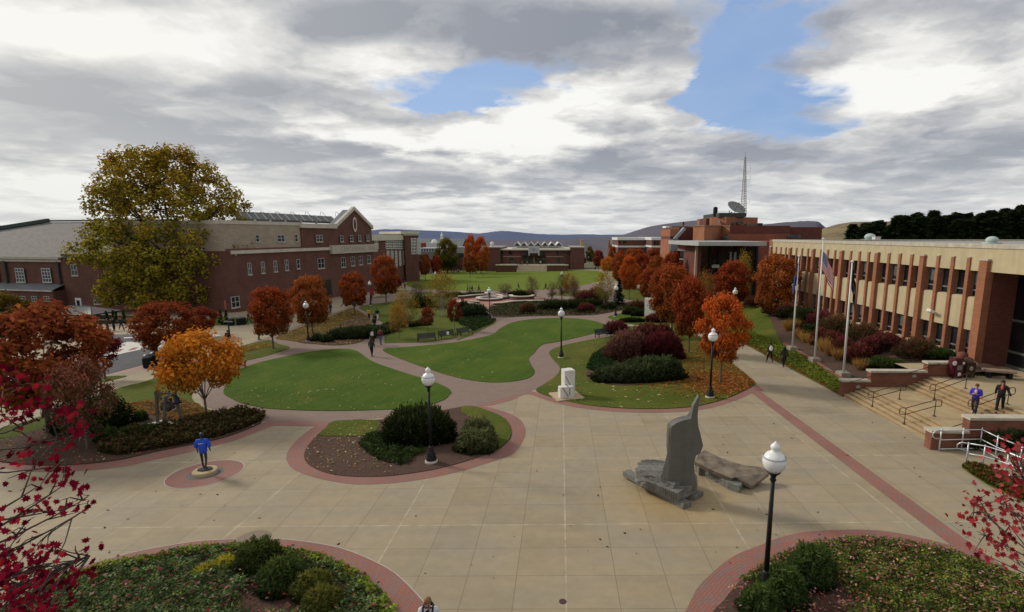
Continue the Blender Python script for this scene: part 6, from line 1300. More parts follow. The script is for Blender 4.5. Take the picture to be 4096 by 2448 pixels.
# foreground maples -------------------------------------------------------------
LOBE = [(0, -.5), (.1, -.28), (.42, -.3), (.33, -.1), (.52, .12), (.26, .12), (.3, .34), (.12, .26), (0, .55), (-.12, .26), (-.3, .34), (-.26, .12), (-.52, .12), (-.33, -.1), (-.42, -.3), (-.1, -.28)]
def mapleleaf(vs, fs, cs, p, n, s, col, rr):
    n = n.normalized(); a = n.orthogonal().normalized(); a.rotate(Matrix.Rotation(rr.uniform(0, 2 * pi), 3, n)); b = n.cross(a); o = len(vs)
    vs.append(tuple(p))
    for x, y in LOBE: vs.append(tuple(p + b * (x * s) + a * (y * s) + n * (abs(x) * .25 * s)))
    for i in range(16): fs.append((o, o + 1 + i, o + 1 + (i + 1) % 16)); cs.append(col)
def maple_sprays(name, label, root, stems, clusters, leaf, cols, seed, per=(4, 9), spread=.13):
    rr = random.Random(seed); r = thing(name, label, 'tree', root); vs = []; fs = []; cs = []; b = MB()
    loc = lambda q: q - root
    for path, r0 in stems: b.tube([loc(q) for q in path], [r0 * (1 - .75 * i / (len(path) - 1)) for i in range(len(path))], 6)
    nodes = [q for path, _ in stems for q in resample([tuple(v) for v in path], 14)[2:]]
    for c in clusters:
        nd = Vector(min(nodes, key=lambda q: (Vector(q) - c).length + rr.uniform(0, .4))); mid = nd.lerp(c, .5) + Vector((rr.uniform(-.05, .05), rr.uniform(-.05, .05), rr.uniform(0, .08)))
        b.tube([loc(nd), loc(mid), loc(c)], [.012, .008, .004], 4, cap=False)
        for k in range(rr.randint(*per)):
            p = c + Vector((rr.gauss(0, spread), rr.gauss(0, spread), rr.gauss(0, spread * .8)))
            cc = rr.choices([q for q, _ in cols], [w for _, w in cols])[0]; kk = rr.uniform(.55, 1.35)
            mapleleaf(vs, fs, cs, loc(p), Vector((rr.uniform(-.8, .8), rr.uniform(-1.4, .3), rr.uniform(.2, 1))), leaf * rr.uniform(.6, 1.25), tuple(q * kk for q in cc), rr)
    b.build('branches', M['barkd'], r, True); mk('leaves', mesh_from('leaves', vs, fs, cs, leafmat('maple_leaf', .35, 0.0)), r)
    t = MB(); t.tube([(0, 0, 0), (0, .1, 3), (0, .3, 6)], [.16, .13, .08], 9); t.build('trunk', M['barkd'], r, True); return r
def PD(fr, x, y, dist): return CAM + ray(fr, x, y) * dist
RDL = [((.3, .01, .016), 4), ((.2, .007, .012), 3), ((.1, .007, .01), 2), ((.42, .04, .025), 1)]
cl = [PD('I', x, y, R.uniform(7.2, 8.4)) for x, y in ((600, 240), (560, 200), (640, 170), (385, 265), (780, 270), (810, 350), (640, 390), (590, 400), (840, 430), (770, 510), (510, 495), (350, 450), (190, 310), (150, 570), (340, 560), (460, 880), (530, 850), (730, 840), (870, 900), (860, 970), (100, 720), (60, 740), (330, 1060), (480, 1020), (230, 1080), (120, 1140), (250, 470), (30, 880), (290, 830), (350, 885), (200, 730), (20, 620), (430, 1080), (400, 870), (30, 1000), (690, 1000), (200, 1060))]
rr_ = random.Random(5)
for _ in range(80):
    x, y = rr_.uniform(-120, 780), rr_.uniform(1150, 1560)
    if x < 760 - (y - 1150) * .8 + 60: cl.append(PD('I', x, y, rr_.uniform(6.6, 8.2)))
for _ in range(26): cl.append(PD('I', rr_.uniform(-150, 260), rr_.uniform(850, 1150), rr_.uniform(6.8, 8.2)))
cl += [PD('C', x, y, R.uniform(7.0, 8.2)) for x, y in ((60, 230), (30, 250), (170, 330), (140, 360), (200, 370), (370, 290), (370, 340), (250, 480), (260, 440), (230, 560), (210, 600), (330, 580), (450, 540), (500, 590), (600, 590), (620, 640), (560, 560), (740, 640), (660, 690), (740, 680), (700, 820), (660, 850), (860, 790), (830, 810), (760, 890), (720, 920), (120, 850), (170, 940), (300, 870), (530, 880), (310, 1040), (340, 1070), (250, 1010), (550, 1130), (540, 1160), (60, 700), (20, 640), (180, 700), (290, 690), (20, 620), (70, 1250), (280, 1200), (380, 1050), (20, 1100), (10, 60 + 150), (-20, 280), (-40, 600))]
st = []
for x0, y0, x1, y1 in ((-450, 900, 620, 250), (-450, 1000, 800, 400), (-450, 1150, 780, 520), (-450, 700, 360, 270), (-450, 1300, 520, 1000), (-450, 1400, 870, 940), (-400, 560, 560, 500), (-450, 1500, 400, 1300)):
    st.append(([PD('I', x0, y0, 7.6), PD('I', x0 * .55 + x1 * .45, y0 * .5 + y1 * .5 + 60, 7.7), PD('I', x0 * .2 + x1 * .8, y0 * .2 + y1 * .8 + 20, 7.8), PD('I', x1, y1, 7.8)], .022))
for x0, y0, x1, y1 in ((-450, 700, 200, 350), (-450, 900, 560, 600), (-450, 1000, 860, 800), (-450, 1150, 560, 1130)):
    st.append(([PD('C', x0, y0, 7.5), PD('C', (x0 + x1) * .5, (y0 + y1) * .5 + 50, 7.6), PD('C', x1, y1, 7.7)], .018))
rt = CAM + ray('I', -700, 1300) * 7.6; rt.z = gz(rt.x, rt.y)
maple_sprays('red_maple', 'crimson maple whose leafy branches reach in from the left edge', rt, st, cl, .108, RDL, 6, (2, 6), .11)
PK = [((.42, .04, .06), 4), ((.55, .1, .11), 2), ((.24, .02, .03), 2)]
cl = [PD('J', x, y, R.uniform(8.5, 9.8)) for x, y in ((2110, 350), (2030, 385), (2000, 440), (2130, 480), (2010, 550), (1945, 590), (2150, 600), (1980, 665), (2040, 730), (2200, 600), (2230, 370), (2250, 440), (2330, 510), (2300, 590), (2440, 540), (2240, 740), (2230, 810), (2330, 900), (2140, 760), (2010, 880), (2250, 930), (2400, 980), (2450, 1010), (2480, 700), (2350, 650), (2380, 800), (2420, 120), (2450, 180), (2460, 260), (2400, 330), (2350, 380), (2460, 420), (2480, 330), (2080, 660), (2160, 540), (2230, 150), (2330, 190), (2400, 90), (2470, 880), (2300, 860), (2420, 620), (2500, 560), (2380, 480))]
cl += [PD('s', x, y, R.uniform(8.5, 9.5)) for x, y in ((2150, 700), (2180, 760), (2300, 700), (2350, 780), (2420, 740), (1960, 1180), (2010, 1130), (2140, 1240), (2280, 1150), (2270, 1000), (2460, 600), (2480, 640), (2360, 1080), (2440, 900))]
st = []
for x0, y0, x1, y1 in ((3000, 1200, 2000, 450), (3000, 1100, 2030, 700), (3000, 1300, 2280, 920), (3000, 800, 2200, 400), (3000, 1400, 2450, 1000), (3000, 600, 2420, 130), (3000, 1250, 2000, 880)):
    st.append(([PD('J', x0, y0, 9), PD('J', (x0 + x1) / 2, (y0 + y1) / 2 + 50, 9), PD('J', x1, y1, 9.1)], .018))
rt = CAM + ray('J', 3300, 1300) * 9.0; rt.z = gz(rt.x, rt.y)
maple_sprays('red_maple', 'rosy red maple whose thin branches reach in from the right edge', rt, st, cl, .105, PK, 7, (3, 8), .13)
# ------------------------------------------------------------------ stairs, walls, rails by the academic building
def stairs():
    r = thing('entrance_steps', 'two flights of broad concrete steps with landing rising to the terrace of the academic building', 'steps', (18.4, 30, -.25))
    y0, y1 = 24.95, 33.6; zl, zt = .3, 1.0
    b = MB(); x = 18.45; n = 5; zz = -.28
    for i in range(n):
        b.box(x + i * .33, 20.4, y0, y1, -.9, zz + (zl - zz) * (i + 1) / n - .001 * (n - i))
    b.box(20.0, 22.6, y0, y1, -.9, zl)
    for i in range(5): b.box(22.4 + i * .33, 24.3, y0, y1, -.9, zl + (zt - zl) * (i + 1) / 5 - .001 * (5 - i))
    step = plain('stained_step_concrete', (0.4, 0.3, 0.165), 0.16, 1.6, .85)
    pm(b, 'treads', step, r)
    b = MB(); b.box(23.75, 31.1, 14, 37.3, -.9, zt); b.box(23.75, 31.1, 33.5, 37.3, -.9, zt + .001); pm(b, 'terrace', plain('terrace_concrete', (0.42, 0.33, 0.2), .14, .8, .85), r)
    b = MB()
    for i in range(5):
        b.box(18.43 + i * .33, 18.452 + i * .33, y0, y1, zz + (zl - zz) * i / n + .0, zz + (zl - zz) * (i + 1) / n - .035); b.box(22.385 + i * .33, 22.402 + i * .33, y0, y1, zl + (zt - zl) * i / 5, zl + (zt - zl) * (i + 1) / 5 - .03)
    pm(b, 'riser_shadow', plain('shadow_brown_riser', (0.27, 0.17, 0.08), .25, 3), r)  # darker brown strips paint the step shadow onto the risers
    for o in r.children: o.matrix_parent_inverse = Matrix.Translation(-Vector(r.location))
stairs()
def cheek(name, label, y0, y1, segs, caps=.12):
    r = thing(name, label, 'wall', (segs[0][0], y0, -.3))
    for x0, x1, zt in segs:
        b = MB(); b.box(x0, x1, y0, y1, -1.0, zt - caps); w_ = pm(b, 'brick_wall', M['brick'], r)
        b = MB(); b.box(x0 - .07, x1 + (.0 if x1 < 25 else .05), y0 - .07, y1 + .07, zt - caps, zt); pm(b, 'coping', M['cap'], r)
    rootfix(r); return r
cheek('stair_wall', 'stepped brick wall with stone coping on the far side of the steps', 33.62, 34.05, [(18.3, 20.05, .74), (20.05, 23.6, 1.38), (23.6, 26.6, 1.96)])
cheek('stair_wall', 'stepped brick wall with stone coping on the near side of the steps', 24.5, 24.95, [(17.77, 19.48, .8), (19.48, 26.0, 1.46)])
for k, (fr, x, y, lab) in enumerate((('S', 645, 235, 'small oval step light in the lowest stair wall'), ('S', 1735, 25, 'small oval step light in the middle stair wall'))):
    p = PY(fr, x, y, 33.6); b = MB(); b.ball((0, 0, 0), .14, 12, 6, 0, (1.2, .3, .8)); b.build('step_light', plain('pale_light_cover', (.3, .28, .25), .1), None, True, p, label=lab, category='light')
def rail_loop(pts, w=.045, m='rail', name='stair_handrail', label='', posts=(), parent_loc=None):
    o = Vector(pts[0]); r = thing(name, label, 'handrail', o, 0, 'brown handrails on the entrance steps')
    b = MB(); b.tube([Vector(p) - o for p in pts], w / 2, 7); b.build('rail', M[m], r, True)
    for a, c in posts:
        b = MB(); b.tube([Vector(a) - o, Vector(c) - o], w / 2, 7); b.lathe(tuple(Vector(c) - o), [(.09, 0), (.09, .03), (.03, .05)], 8); b.build('post', M[m], r, True)
    return r
def handrail(xa, za, xb, zb, y, label, loop=.32):
    h = .92; g = .36; A = (xa, y, za + h); B_ = (xb, y, zb + h); A2 = (xa, y, za + h - g); B2 = (xb, y, zb + h - g)
    L = [A2, (xa - loop * .8, y, za + h - g), (xa - loop, y, za + h - g + .06), (xa - loop, y, za + h - .06), (xa - loop * .8, y, za + h), A, B_, (xb + loop * .8, y, zb + h), (xb + loop, y, zb + h - .06), (xb + loop, y, zb + h - g + .06), (xb + loop * .8, y, zb + h - g), B2, A2]
    rail_loop(L, .045, 'rail', 'stair_handrail', label, [(A, (xa, y, za)), (B_, (xb, y, zb))])
handrail(18.75, -.17, 20.3, .3, 31.0, 'brown handrail on the lower flight, far one')
handrail(18.75, -.17, 20.3, .3, 28.0, 'brown handrail on the lower flight, near one')
handrail(22.35, .3, 24.1, 1.0, 31.0, 'brown handrail on the upper flight, far one ending at the newspaper box')
handrail(22.35, .3, 24.1, 1.0, 28.0, 'brown handrail on the upper flight, near one beside the two walkers')
def wallrail(pts, y, label):
    r = rail_loop([Vector(p) for p in pts], .045, 'rail', 'wall_handrail', label)
wallrail([(18.6, 33.45, .62), (20.4, 33.45, 1.2), (22.2, 33.45, 1.25), (24.2, 33.45, 1.9)], 0, 'brown handrail fixed along the far stair wall')
wallrail([(18.7, 25.1, .6), (20.3, 25.1, 1.2), (22.3, 25.1, 1.25), (24.3, 25.1, 1.95)], 0, 'brown handrail fixed along the near stair wall')
def ramp_rails():
    a, c = P('s', 1500, 700), P('s', 2483, 1060)
    e, g = P('s', 1500, 1010), P('s', 2483, 1400)
    r = thing('silver_ramp_rail', 'galvanised ramp rail against the brick stair wall, running off to the right', 'handrail', P('s', 760, 715), 0, 'galvanised rails of the ramp'); o = Vector(r.location)
    pt = [P('s', 760, 715) + Vector((0, -.25, 0)), P('s', 1175, 700) + Vector((0, -.28, 0)), P('s', 1520, 690) + Vector((0, -.3, 0)), P('s', 1920, 905), P('s', 2380, 1110), P('s', 2900, 1380)]
    h = 1.05
    for zf, nm in ((h, 'top_rail'), (h * .55, 'middle_rail'), (.12, 'bottom_rail')):
        q = [p + Vector((0, 0, zf)) - o for p in pt]; b = MB(); b.tube(q, .028, 7); b.build(nm, M['alu'], r, True)
    for p in pt:
        b = MB(); b.tube([p - o - Vector((0, 0, .05)), p - o + Vector((0, 0, h + .1))], .03, 7); b.build('post', M['alu'], r, True)
    p = pt[0] - o; d = (pt[0] - pt[1]).normalized()
    b = MB(); b.tube([p + Vector((0, 0, h)), p + d * .25 + Vector((0, 0, h)), p + d * .38 + Vector((0, 0, h - .12)), p + d * .38 + Vector((0, 0, h - .3)), p + d * .25 + Vector((0, 0, h - .4)), p + d * -.05 + Vector((0, 0, h - .4))], .028, 7); b.build('end_loop', M['alu'], r, True)
    r = thing('silver_ramp_rail', 'galvanised ramp rail nearer the camera beside the grass verge', 'handrail', P('s', 1350, 1035), 0, 'galvanised rails of the ramp'); o = Vector(r.location)
    pt = [P('s', 1350, 1035), P('s', 1670, 1090), P('s', 2120, 1240), P('s', 2600, 1440), P('s', 3000, 1620)]
    for zf, nm in ((h, 'top_rail'), (h * .55, 'middle_rail'), (.12, 'bottom_rail')):
        q = [p + Vector((0, 0, zf)) - o for p in pt]; b = MB(); b.tube(q, .028, 7); b.build(nm, M['alu'], r, True)
    for p in pt:
        b = MB(); b.tube([p - o - Vector((0, 0, .05)), p - o + Vector((0, 0, h + .05))], .03, 7); b.build('post', M['alu'], r, True)
    p = pt[0] - o; d = (pt[0] - pt[1]).normalized()
    b = MB(); b.tube([p + Vector((0, 0, h)), p + d * .25 + Vector((0, 0, h)), p + d * .38 + Vector((0, 0, h - .12)), p + d * .38 + Vector((0, 0, h - .3)), p + d * -.05 + Vector((0, 0, h - .35))], .028, 7); b.build('end_loop', M['alu'], r, True)
ramp_rails()
b = MB()
ex = [(19.95, 36.6), (20.35, 40), (20.9, 43.6), (21.4, 50.3)]
for (xa, ya), (xb, yb) in zip(ex[:-1], ex[1:]):
    za, zb_ = slopez(xa, ya), slopez(xb, yb)
    b.bar((xa, ya, za + .08), (xb, yb, zb_ + .08), .26, .32)
b.build('brick_edging', M['brick'], label='low red brick edging wall along the flagpole bed', category='edging wall')
# flagpoles -----------------------------------------------------------------
def flagpole(bx, by, top, label, h_label):
    p = Vector((bx, by, slopez(bx, by) + .0)); r = thing('flagpole', label, 'flagpole', p, 0, 'white flagpoles beside the steps')
    zt = PY(top[0], top[1], top[2], by).z - p.z; dx = PY(top[0], top[1], top[2], by).x - bx
    b = MB(); b.tube([(0, 0, .45), (dx * .5, 0, zt * .5), (dx, 0, zt - .1)], [.085, .07, .04], 12); b.build('pole', M['white'], r, True)
    b = MB(); b.ball((dx, 0, zt), .1, 10, 8); b.build('finial', M['white'], r, True)
    b = MB(); b.box(-.36, .36, -.42, .42, -.35, .42); b.box(-.3, .3, -.36, .36, .42, .46); b.build('base_block', plain('weathered_plinth_concrete', (.28, .25, .19), .3, 3), r)
    return p, dx, zt
FP = [flagpole(21.0, 47.4, ('R', 300, 545), 'white flagpole with the blue state flag, furthest from the steps', ''), flagpole(20.7, 42.5, ('R', 537, 378), 'tallest white flagpole, with the stars and stripes', ''), flagpole(20.45, 37.6, ('R', 818, 597), 'white flagpole with the black flag, nearest the steps', '')]
def flag_mat(name, kind_):
    def fn(t):
        uv = t.node('ShaderNodeTexCoord').outputs['UV']; s = t.node('ShaderNodeSeparateXYZ', {0: uv}); u, v = s.outputs[0], s.outputs[1]
        if kind_ == 'us':
            st = t.math('LESS_THAN', t.math('FLOORED_MODULO', t.math('MULTIPLY', v, 6.5), 1.0), 0.5)
            c = t.mix(st, (.75, .73, .7), (.5, .02, .03))
            can = t.math('MULTIPLY', t.math('LESS_THAN', u, .4), t.math('GREATER_THAN', v, .46))
            gu = t.math('SUBTRACT', t.math('FLOORED_MODULO', t.math('MULTIPLY', u, 20), 1.0), .5); gv = t.math('SUBTRACT', t.math('FLOORED_MODULO', t.math('MULTIPLY', v, 15), 1.0), .5)
            d = t.math('ADD', t.math('MULTIPLY', gu, gu), t.math('MULTIPLY', gv, gv)); star = t.math('LESS_THAN', d, .07)
            c = t.mix(can, c, t.mix(star, (.02, .035, .16), (.8, .8, .8)))
        else:
            du = t.math('SUBTRACT', u, .5); dv = t.math('SUBTRACT', v, .5); d = t.math('SQRT', t.math('ADD', t.math('MULTIPLY', du, du), t.math('MULTIPLY', dv, dv)))
            if kind_ == 'blue': c = t.mix(t.math('LESS_THAN', d, .17), (.025, .05, .2), (.45, .32, .08)); c = t.mix(t.math('LESS_THAN', d, .08), c, (.5, .5, .55))
            else: c = t.mix(t.math('LESS_THAN', d, .18), (.012, .012, .014), (.3, .3, .3)); c = t.mix(t.math('LESS_THAN', d, .13), c, (.02, .02, .02))
        t.bsdf(c, .85)
    return gmat(name, fn)
def flag(fp, w_, h, kind_, label, droop=1.0, z_off=.25, spread=.45):
    p, dx, zt = fp; rr = random.Random(len(kind_)); b = MB(); nu, nv = 16, 12; b.uv = []; V = []
    for j in range(nv + 1):
        for i in range(nu + 1):
            u, v = i / nu, j / nv
            x = u * w_ * spread + .05; y = .1 * math.sin(u * 13 + v * 2) * (.3 + u) ; z = -(1 - v) * h - (u ** 1.2) * w_ * .78 * droop + .04 * math.sin(u * 9 + v * 5)
            V.append((x, y, z))
    F_ = [(j * (nu + 1) + i, j * (nu + 1) + i + 1, (j + 1) * (nu + 1) + i + 1, (j + 1) * (nu + 1) + i) for j in range(nv) for i in range(nu)]
    b.v = V; b.f = F_; b.mi = [0] * len(F_)
    for f in F_:
        for k in f: b.uv.append(((k % (nu + 1)) / nu, (k // (nu + 1)) / nv))
    b.build('flag', flag_mat(kind_ + '_flag_cloth', kind_), None, True, p + Vector((dx, 0, zt - z_off)), label=label, category='flag')
flag(FP[1], 2.6, 1.5, 'us', 'red white and blue striped flag hanging limp from the tallest pole', 1.0, .9, .42)
flag(FP[0], 2.0, 1.3, 'blue', 'blue flag with gold emblem hanging limp from the furthest pole', 1.2, .25, -.17)
flag(FP[2], 2.2, 1.4, 'black', 'black flag with pale emblem hanging limp from the nearest pole', 1.1, .35, .2)
# objects on the terrace -----------------------------------------------------
def newsbox():
    p = PZ('t', 1140, 775, 1.0); r = thing('newspaper_box', 'maroon newspaper box with white emblems on the terrace', 'newspaper box', p, .15)
    b = MB(); b.box(-.28, .28, -.25, .25, 0, .95); b.box(-.3, .3, -.2, .27, .95, 1.3); b.build('cabinet', M['maroon'], r)
    b = MB(); b.box(-.18, .18, -.275, -.255, .55, .85); b.build('display_panel', plain('grey_panel', (.2, .18, .18), .1), r)
    for x, z, rr_, m_ in ((0, .28, .13, 'white'), (.22, 1.0, .09, 'white'), (-.42, 1.02, .16, 'white')):
        b = MB(); b.ball((x, -.29, z), rr_, 12, 6, 0, (1, .12, 1)); b.build('emblem', M[m_], r, True)
    b = MB(); b.box(-.5, -.3, -.2, .1, .3, 1.2); b.build('side_tray', M['maroon'], r)
    r = thing('waste_bin', 'dark square bin with domed top beside the maroon newspaper box', 'bin', PZ('t', 1360, 760, 1.0), .1)
    b = MB(); b.box(-.3, .3, -.3, .3, 0, 1.0); b.build('body', plain('brown_bin', (.06, .03, .022), .2), r)
    b = MB(); b.lathe((0, 0, 1.0), [(.4, 0), (.36, .12), (.2, .25), (.02, .3)], 4); b.build('lid', plain('brown_bin', (.06, .03, .022), .2), r)
    b = MB(); b.ball((0, -.31, .62), .14, 12, 6, 0, (1, .1, 1)); b.build('emblem', plain('faded_emblem', (.4, .35, .3), .1), r, True)
    r = thing('round_bin', 'round brick-brown bin standing behind the newspaper box', 'bin', PZ('t', 1250, 640, 1.0), 0)
    b = MB(); b.lathe((0, 0, 0), [(.3, 0), (.33, .5), (.33, 1.0), (.3, 1.2), (.05, 1.3)], 16); b.build('body', plain('brick_brown_plastic', (.16, .05, .035), .15), r, True)
    b = MB(); b.lathe((0, 0, .78), [(.335, 0), (.335, .12)], 16, cap=False); b.build('band', M['black'], r)
    r = thing('concrete_bench', 'concrete slab bench in front of the dark entrance glazing', 'bench', PZ('t', 1980, 780, 1.0), -.35)
    b = MB(); b.box(-.8, .8, -.35, .35, .4, .52); b.build('seat', plain('pinkish_bench_slab', (.33, .23, .16), .15), r)
    for s_ in (-1, 1): b = MB(); b.box(s_ * .55 - .1, s_ * .55 + .1, -.25, .25, 0, .4); b.build('leg', M['black'], r)
newsbox()
# lamp posts ------------------------------------------------------------------
def lamp_proto():
    r = bpy.data.objects.new('lamp_post', None); COL.objects.link(r)
    b = MB(); b.lathe((0, 0, -.3), [(.3, 0), (.3, .42), (.27, .45)], 20); b.build('concrete_footing', M['curb'], r, True)
    b = MB(); b.lathe((0, 0, .14), [(.25, 0), (.25, .1), (.2, .16), (.19, .3), (.13, .38), (.11, .62), (.085, .7)], 16)
    for k in range(8): a = k * pi / 4; b.box(.19 * cos(a) - .02, .19 * cos(a) + .02, .19 * sin(a) - .02, .19 * sin(a) + .02, .2, .5)
    b.build('base', M['black'], r, True)
    b = MB(); b.tube([(0, 0, .8), (0, 0, 3.55)], [.075, .055], 12); b.lathe((0, 0, 3.5), [(.055, 0), (.09, .06), (.06, .12), (.09, .2), (.17, .27), (.19, .3)], 16); b.build('shaft', M['black'], r, True)
    def gl(t):
        t.bsdf((.75, .76, .75), .25, 0, None, spec=.5, **{'Transmission Weight': .0})
    b = MB(); b.lathe((0, 0, 3.8), [(.16, 0), (.27, .12), (.315, .27), (.3, .4), (.22, .52), (.12, .58), (.09, .62), (.13, .68), (.13, .74), (.07, .8), (.03, .84), (.015, .87)], 20); g = b.build('globe', gmat('milky_lamp_globe', gl), r, True)
    b = MB(); b.lathe((0, 0, 4.2), [(.306, 0), (.312, .02), (.3, .04)], 20, cap=False); b.build('band', plain('grey_globe_band', (.4, .41, .41), .1), g)
    return r
LP = lamp_proto(); used = []
def lamp(pos, label):
    s_ = 1.0
    if not used: r = LP; r.location = pos; r['label'] = label; used.append(1)
    else: r = dup(LP, label, pos)
    r['category'] = 'street lamp'; r['group'] = 'black lamp posts with white globes'; r.rotation_euler = (0, 0, R.uniform(0, 6)); return r
def lamptop(fr, x, y, label): return lamp(P(fr, x, y, 4.62) - Vector((0, 0, 4.62)), label)
lamp(P('E', 1702, 850, 0), 'lamp post standing in the island bed in front of the large yew')
lamptop('U', 75, 1145, 'lamp post nearest the camera, rising from the junipers at bottom right')
lamp(P('Q', 1672, 1192), 'lamp post under the scarlet tree, nearest the stone sculpture')
lamp(P('Q', 230, 806), 'lamp post by the bend of the brown path, right of the centre lawn')
lamp(P('Q', 757, 405), 'lamp post directly in front of the spruce')
lamp(P('X', 1258, 1590), 'lamp post beside the path leading to the fountain')
lamp(P('d', 1620, 1050), 'lamp post on the triangular leaf-covered bed left of the hedge mound')
lamptop('B', 1580, 1003, 'lamp post behind the golden orange maple, by the bins')
lamp(P('W', 403, 498), 'lamp post with the red banner on the left walk')
lamptop('b', 1417, 733, 'lamp post in front of the canopy building entrance')
lamptop('Z', 1165, 1000, 'lamp post among the people left of the far lawn')
lamptop('Z', 1965, 712, 'lamp post left of the zigzag sculpture, further one')
lamptop('Z', 2222, 757, 'lamp post just above the zigzag sculpture')
lamptop('Y', 2127, 880, 'lamp post near the right wing of the library')
lamptop('a', 230, 418, 'lamp post amid the bare trees in front of the far lawn')
lamptop('a', 1400, 118, 'lamp post rising among the red trees of the right row')
p = P('W', 403, 498)
b = MB(); b.box(.1, .75, -.02, .02, 1.9, 3.3); b.build('banner', M['red'], None, False, p, label='dark red banner hung on the left walk lamp post', category='banner')
# benches -------------------------------------------------------------------
def bench_proto():
    r = bpy.data.objects.new('park_bench', None); COL.objects.link(r)
    b = MB()
    for k in range(5): b.box(-.9, .9, -.24 + k * .1, -.16 + k * .1, .43, .46)
    b.build('seat', M['bench'], r)
    b = MB()
    for k in range(5): b.obox((0, .27 + k * .025, .52 + k * .1), (.9, 0, 0), (0, .012, .003), (0, .01, .04))
    b.build('backrest', M['bench'], r)
    for s_ in (-1, 1):
        b = MB(); x = s_ * .93; b.bar((x, -.26, 0), (x, -.26, .66), .05, .06); b.bar((x, .26, 0), (x, .4, 1.0), .05, .06); b.bar((x, -.3, .66), (x, .34, .66), .06, .05); b.bar((x, -.26, .42), (x, .3, .42), .05, .05); b.build('side_frame', M['black'], r)
    return r
BP = bench_proto(); ub = []
def bench(pos, rz, label):
    if not ub: r = BP; r.location = pos; r.rotation_euler = (0, 0, rz); r['label'] = label; ub.append(1)
    else: r = dup(BP, label, pos, rz)
    r['category'] = 'bench'; r['group'] = 'dark park benches'; r.scale = (1.02, 1.0, .95); return r
def benchpx(fr, xa, ya, xb, yb, label, flip=0):
    a, c = P(fr, xa, ya), P(fr, xb, yb); m_ = (a + c) / 2; d = c - a; bench(m_, math.atan2(d.y, d.x) + flip, label)
benchpx('W', 1320, 1210, 1660, 1180, 'park bench under the red-topped young tree, leftmost of three')
benchpx('W', 1740, 1160, 2040, 1115, 'park bench in the middle of the three, with a white bag on it')
benchpx('W', 2110, 1100, 2350, 1050, 'park bench, rightmost of the three by the curving path')
benchpx('Q', 570, 615, 700, 590, 'park bench on the right of the S-curved path, facing the centre lawn')
benchpx('d', 1570, 765, 1790, 715, 'park bench under the orange-brown tree, facing the left walk', pi)
benchpx('V', 1480, 1090, 1650, 1030, 'park bench partly hidden by the golden orange maple', pi)
p = P('W', 1900, 1140); p.z += .5; b = MB(); b.box(-.14, .14, -.1, .1, 0, .22); b.box(-.1, .1, -.06, .06, .22, .32)
b.build('bag', M['white'], None, False, p, label='small white bag standing on the middle bench', category='bag')
# litter bins ----------------------------------------------------------------
def bin_(pos, label, kind_='round'):
    r = thing('litter_bin', label, 'litter bin', pos, R.uniform(-.3, .3), 'black litter bins along the left walk')
    b = MB(); b.lathe((0, 0, 0), [(.33, 0), (.36, .05), (.38, .9), (.35, .95)], 18)
    for k in range(18): a = k * pi / 9; b.box(.385 * cos(a) - .012, .385 * cos(a) + .012, .385 * sin(a) - .012, .385 * sin(a) + .012, .08, .88)
    b.build('body', M['black'], r)
    b = MB(); b.lathe((0, 0, .95), [(.36, 0), (.33, .15), (.2, .27), (.02, .3)], 16); b.build('lid', plain('grey_bin_lid', (.12, .13, .14), .2, 3, .4), r, True)
for fr, x, y, lab in (('C', 1440, 172, 'black litter bin by the road, front one of the pair'), ('C', 1505, 148, 'black litter bin by the road, rear one of the pair'), ('d', 130, 738, 'black litter bin on the far side of the left walk, left one'), ('d', 285, 728, 'black litter bin on the far side of the left walk, middle one'), ('d', 355, 720, 'black litter bin on the far side of the left walk, right one')):
    bin_(P(fr, x, y), lab)
def post_(pos, h, label, m='black', sign=None):
    r = thing('sign_post', label, 'sign post', pos); b = MB(); b.tube([(0, 0, 0), (0, 0, h)], .09, 8); b.build('post', M[m], r, True)
    b = MB(); b.box(-.55, .55, -.06, .06, h, h + .14); b.build('panel', plain('grey_sign_panel', (.25, .26, .25), .1), r)
post_(P('d', 85, 900), 1.5, 'short dark post with flat grey top behind the man in black')
q = P('B', 2195, 760); b = MB(); b.tube([(0, 0, 0), (0, 0, PY('B', 2180, 610, q.y).z - q.z)], [.16, .12], 8)
b.build('orange_pole', plain('orange_brown_pole', (.3, .08, .045), .1), None, True, q, label='tall slim orange-brown pole in front of the brick hall', category='pole')
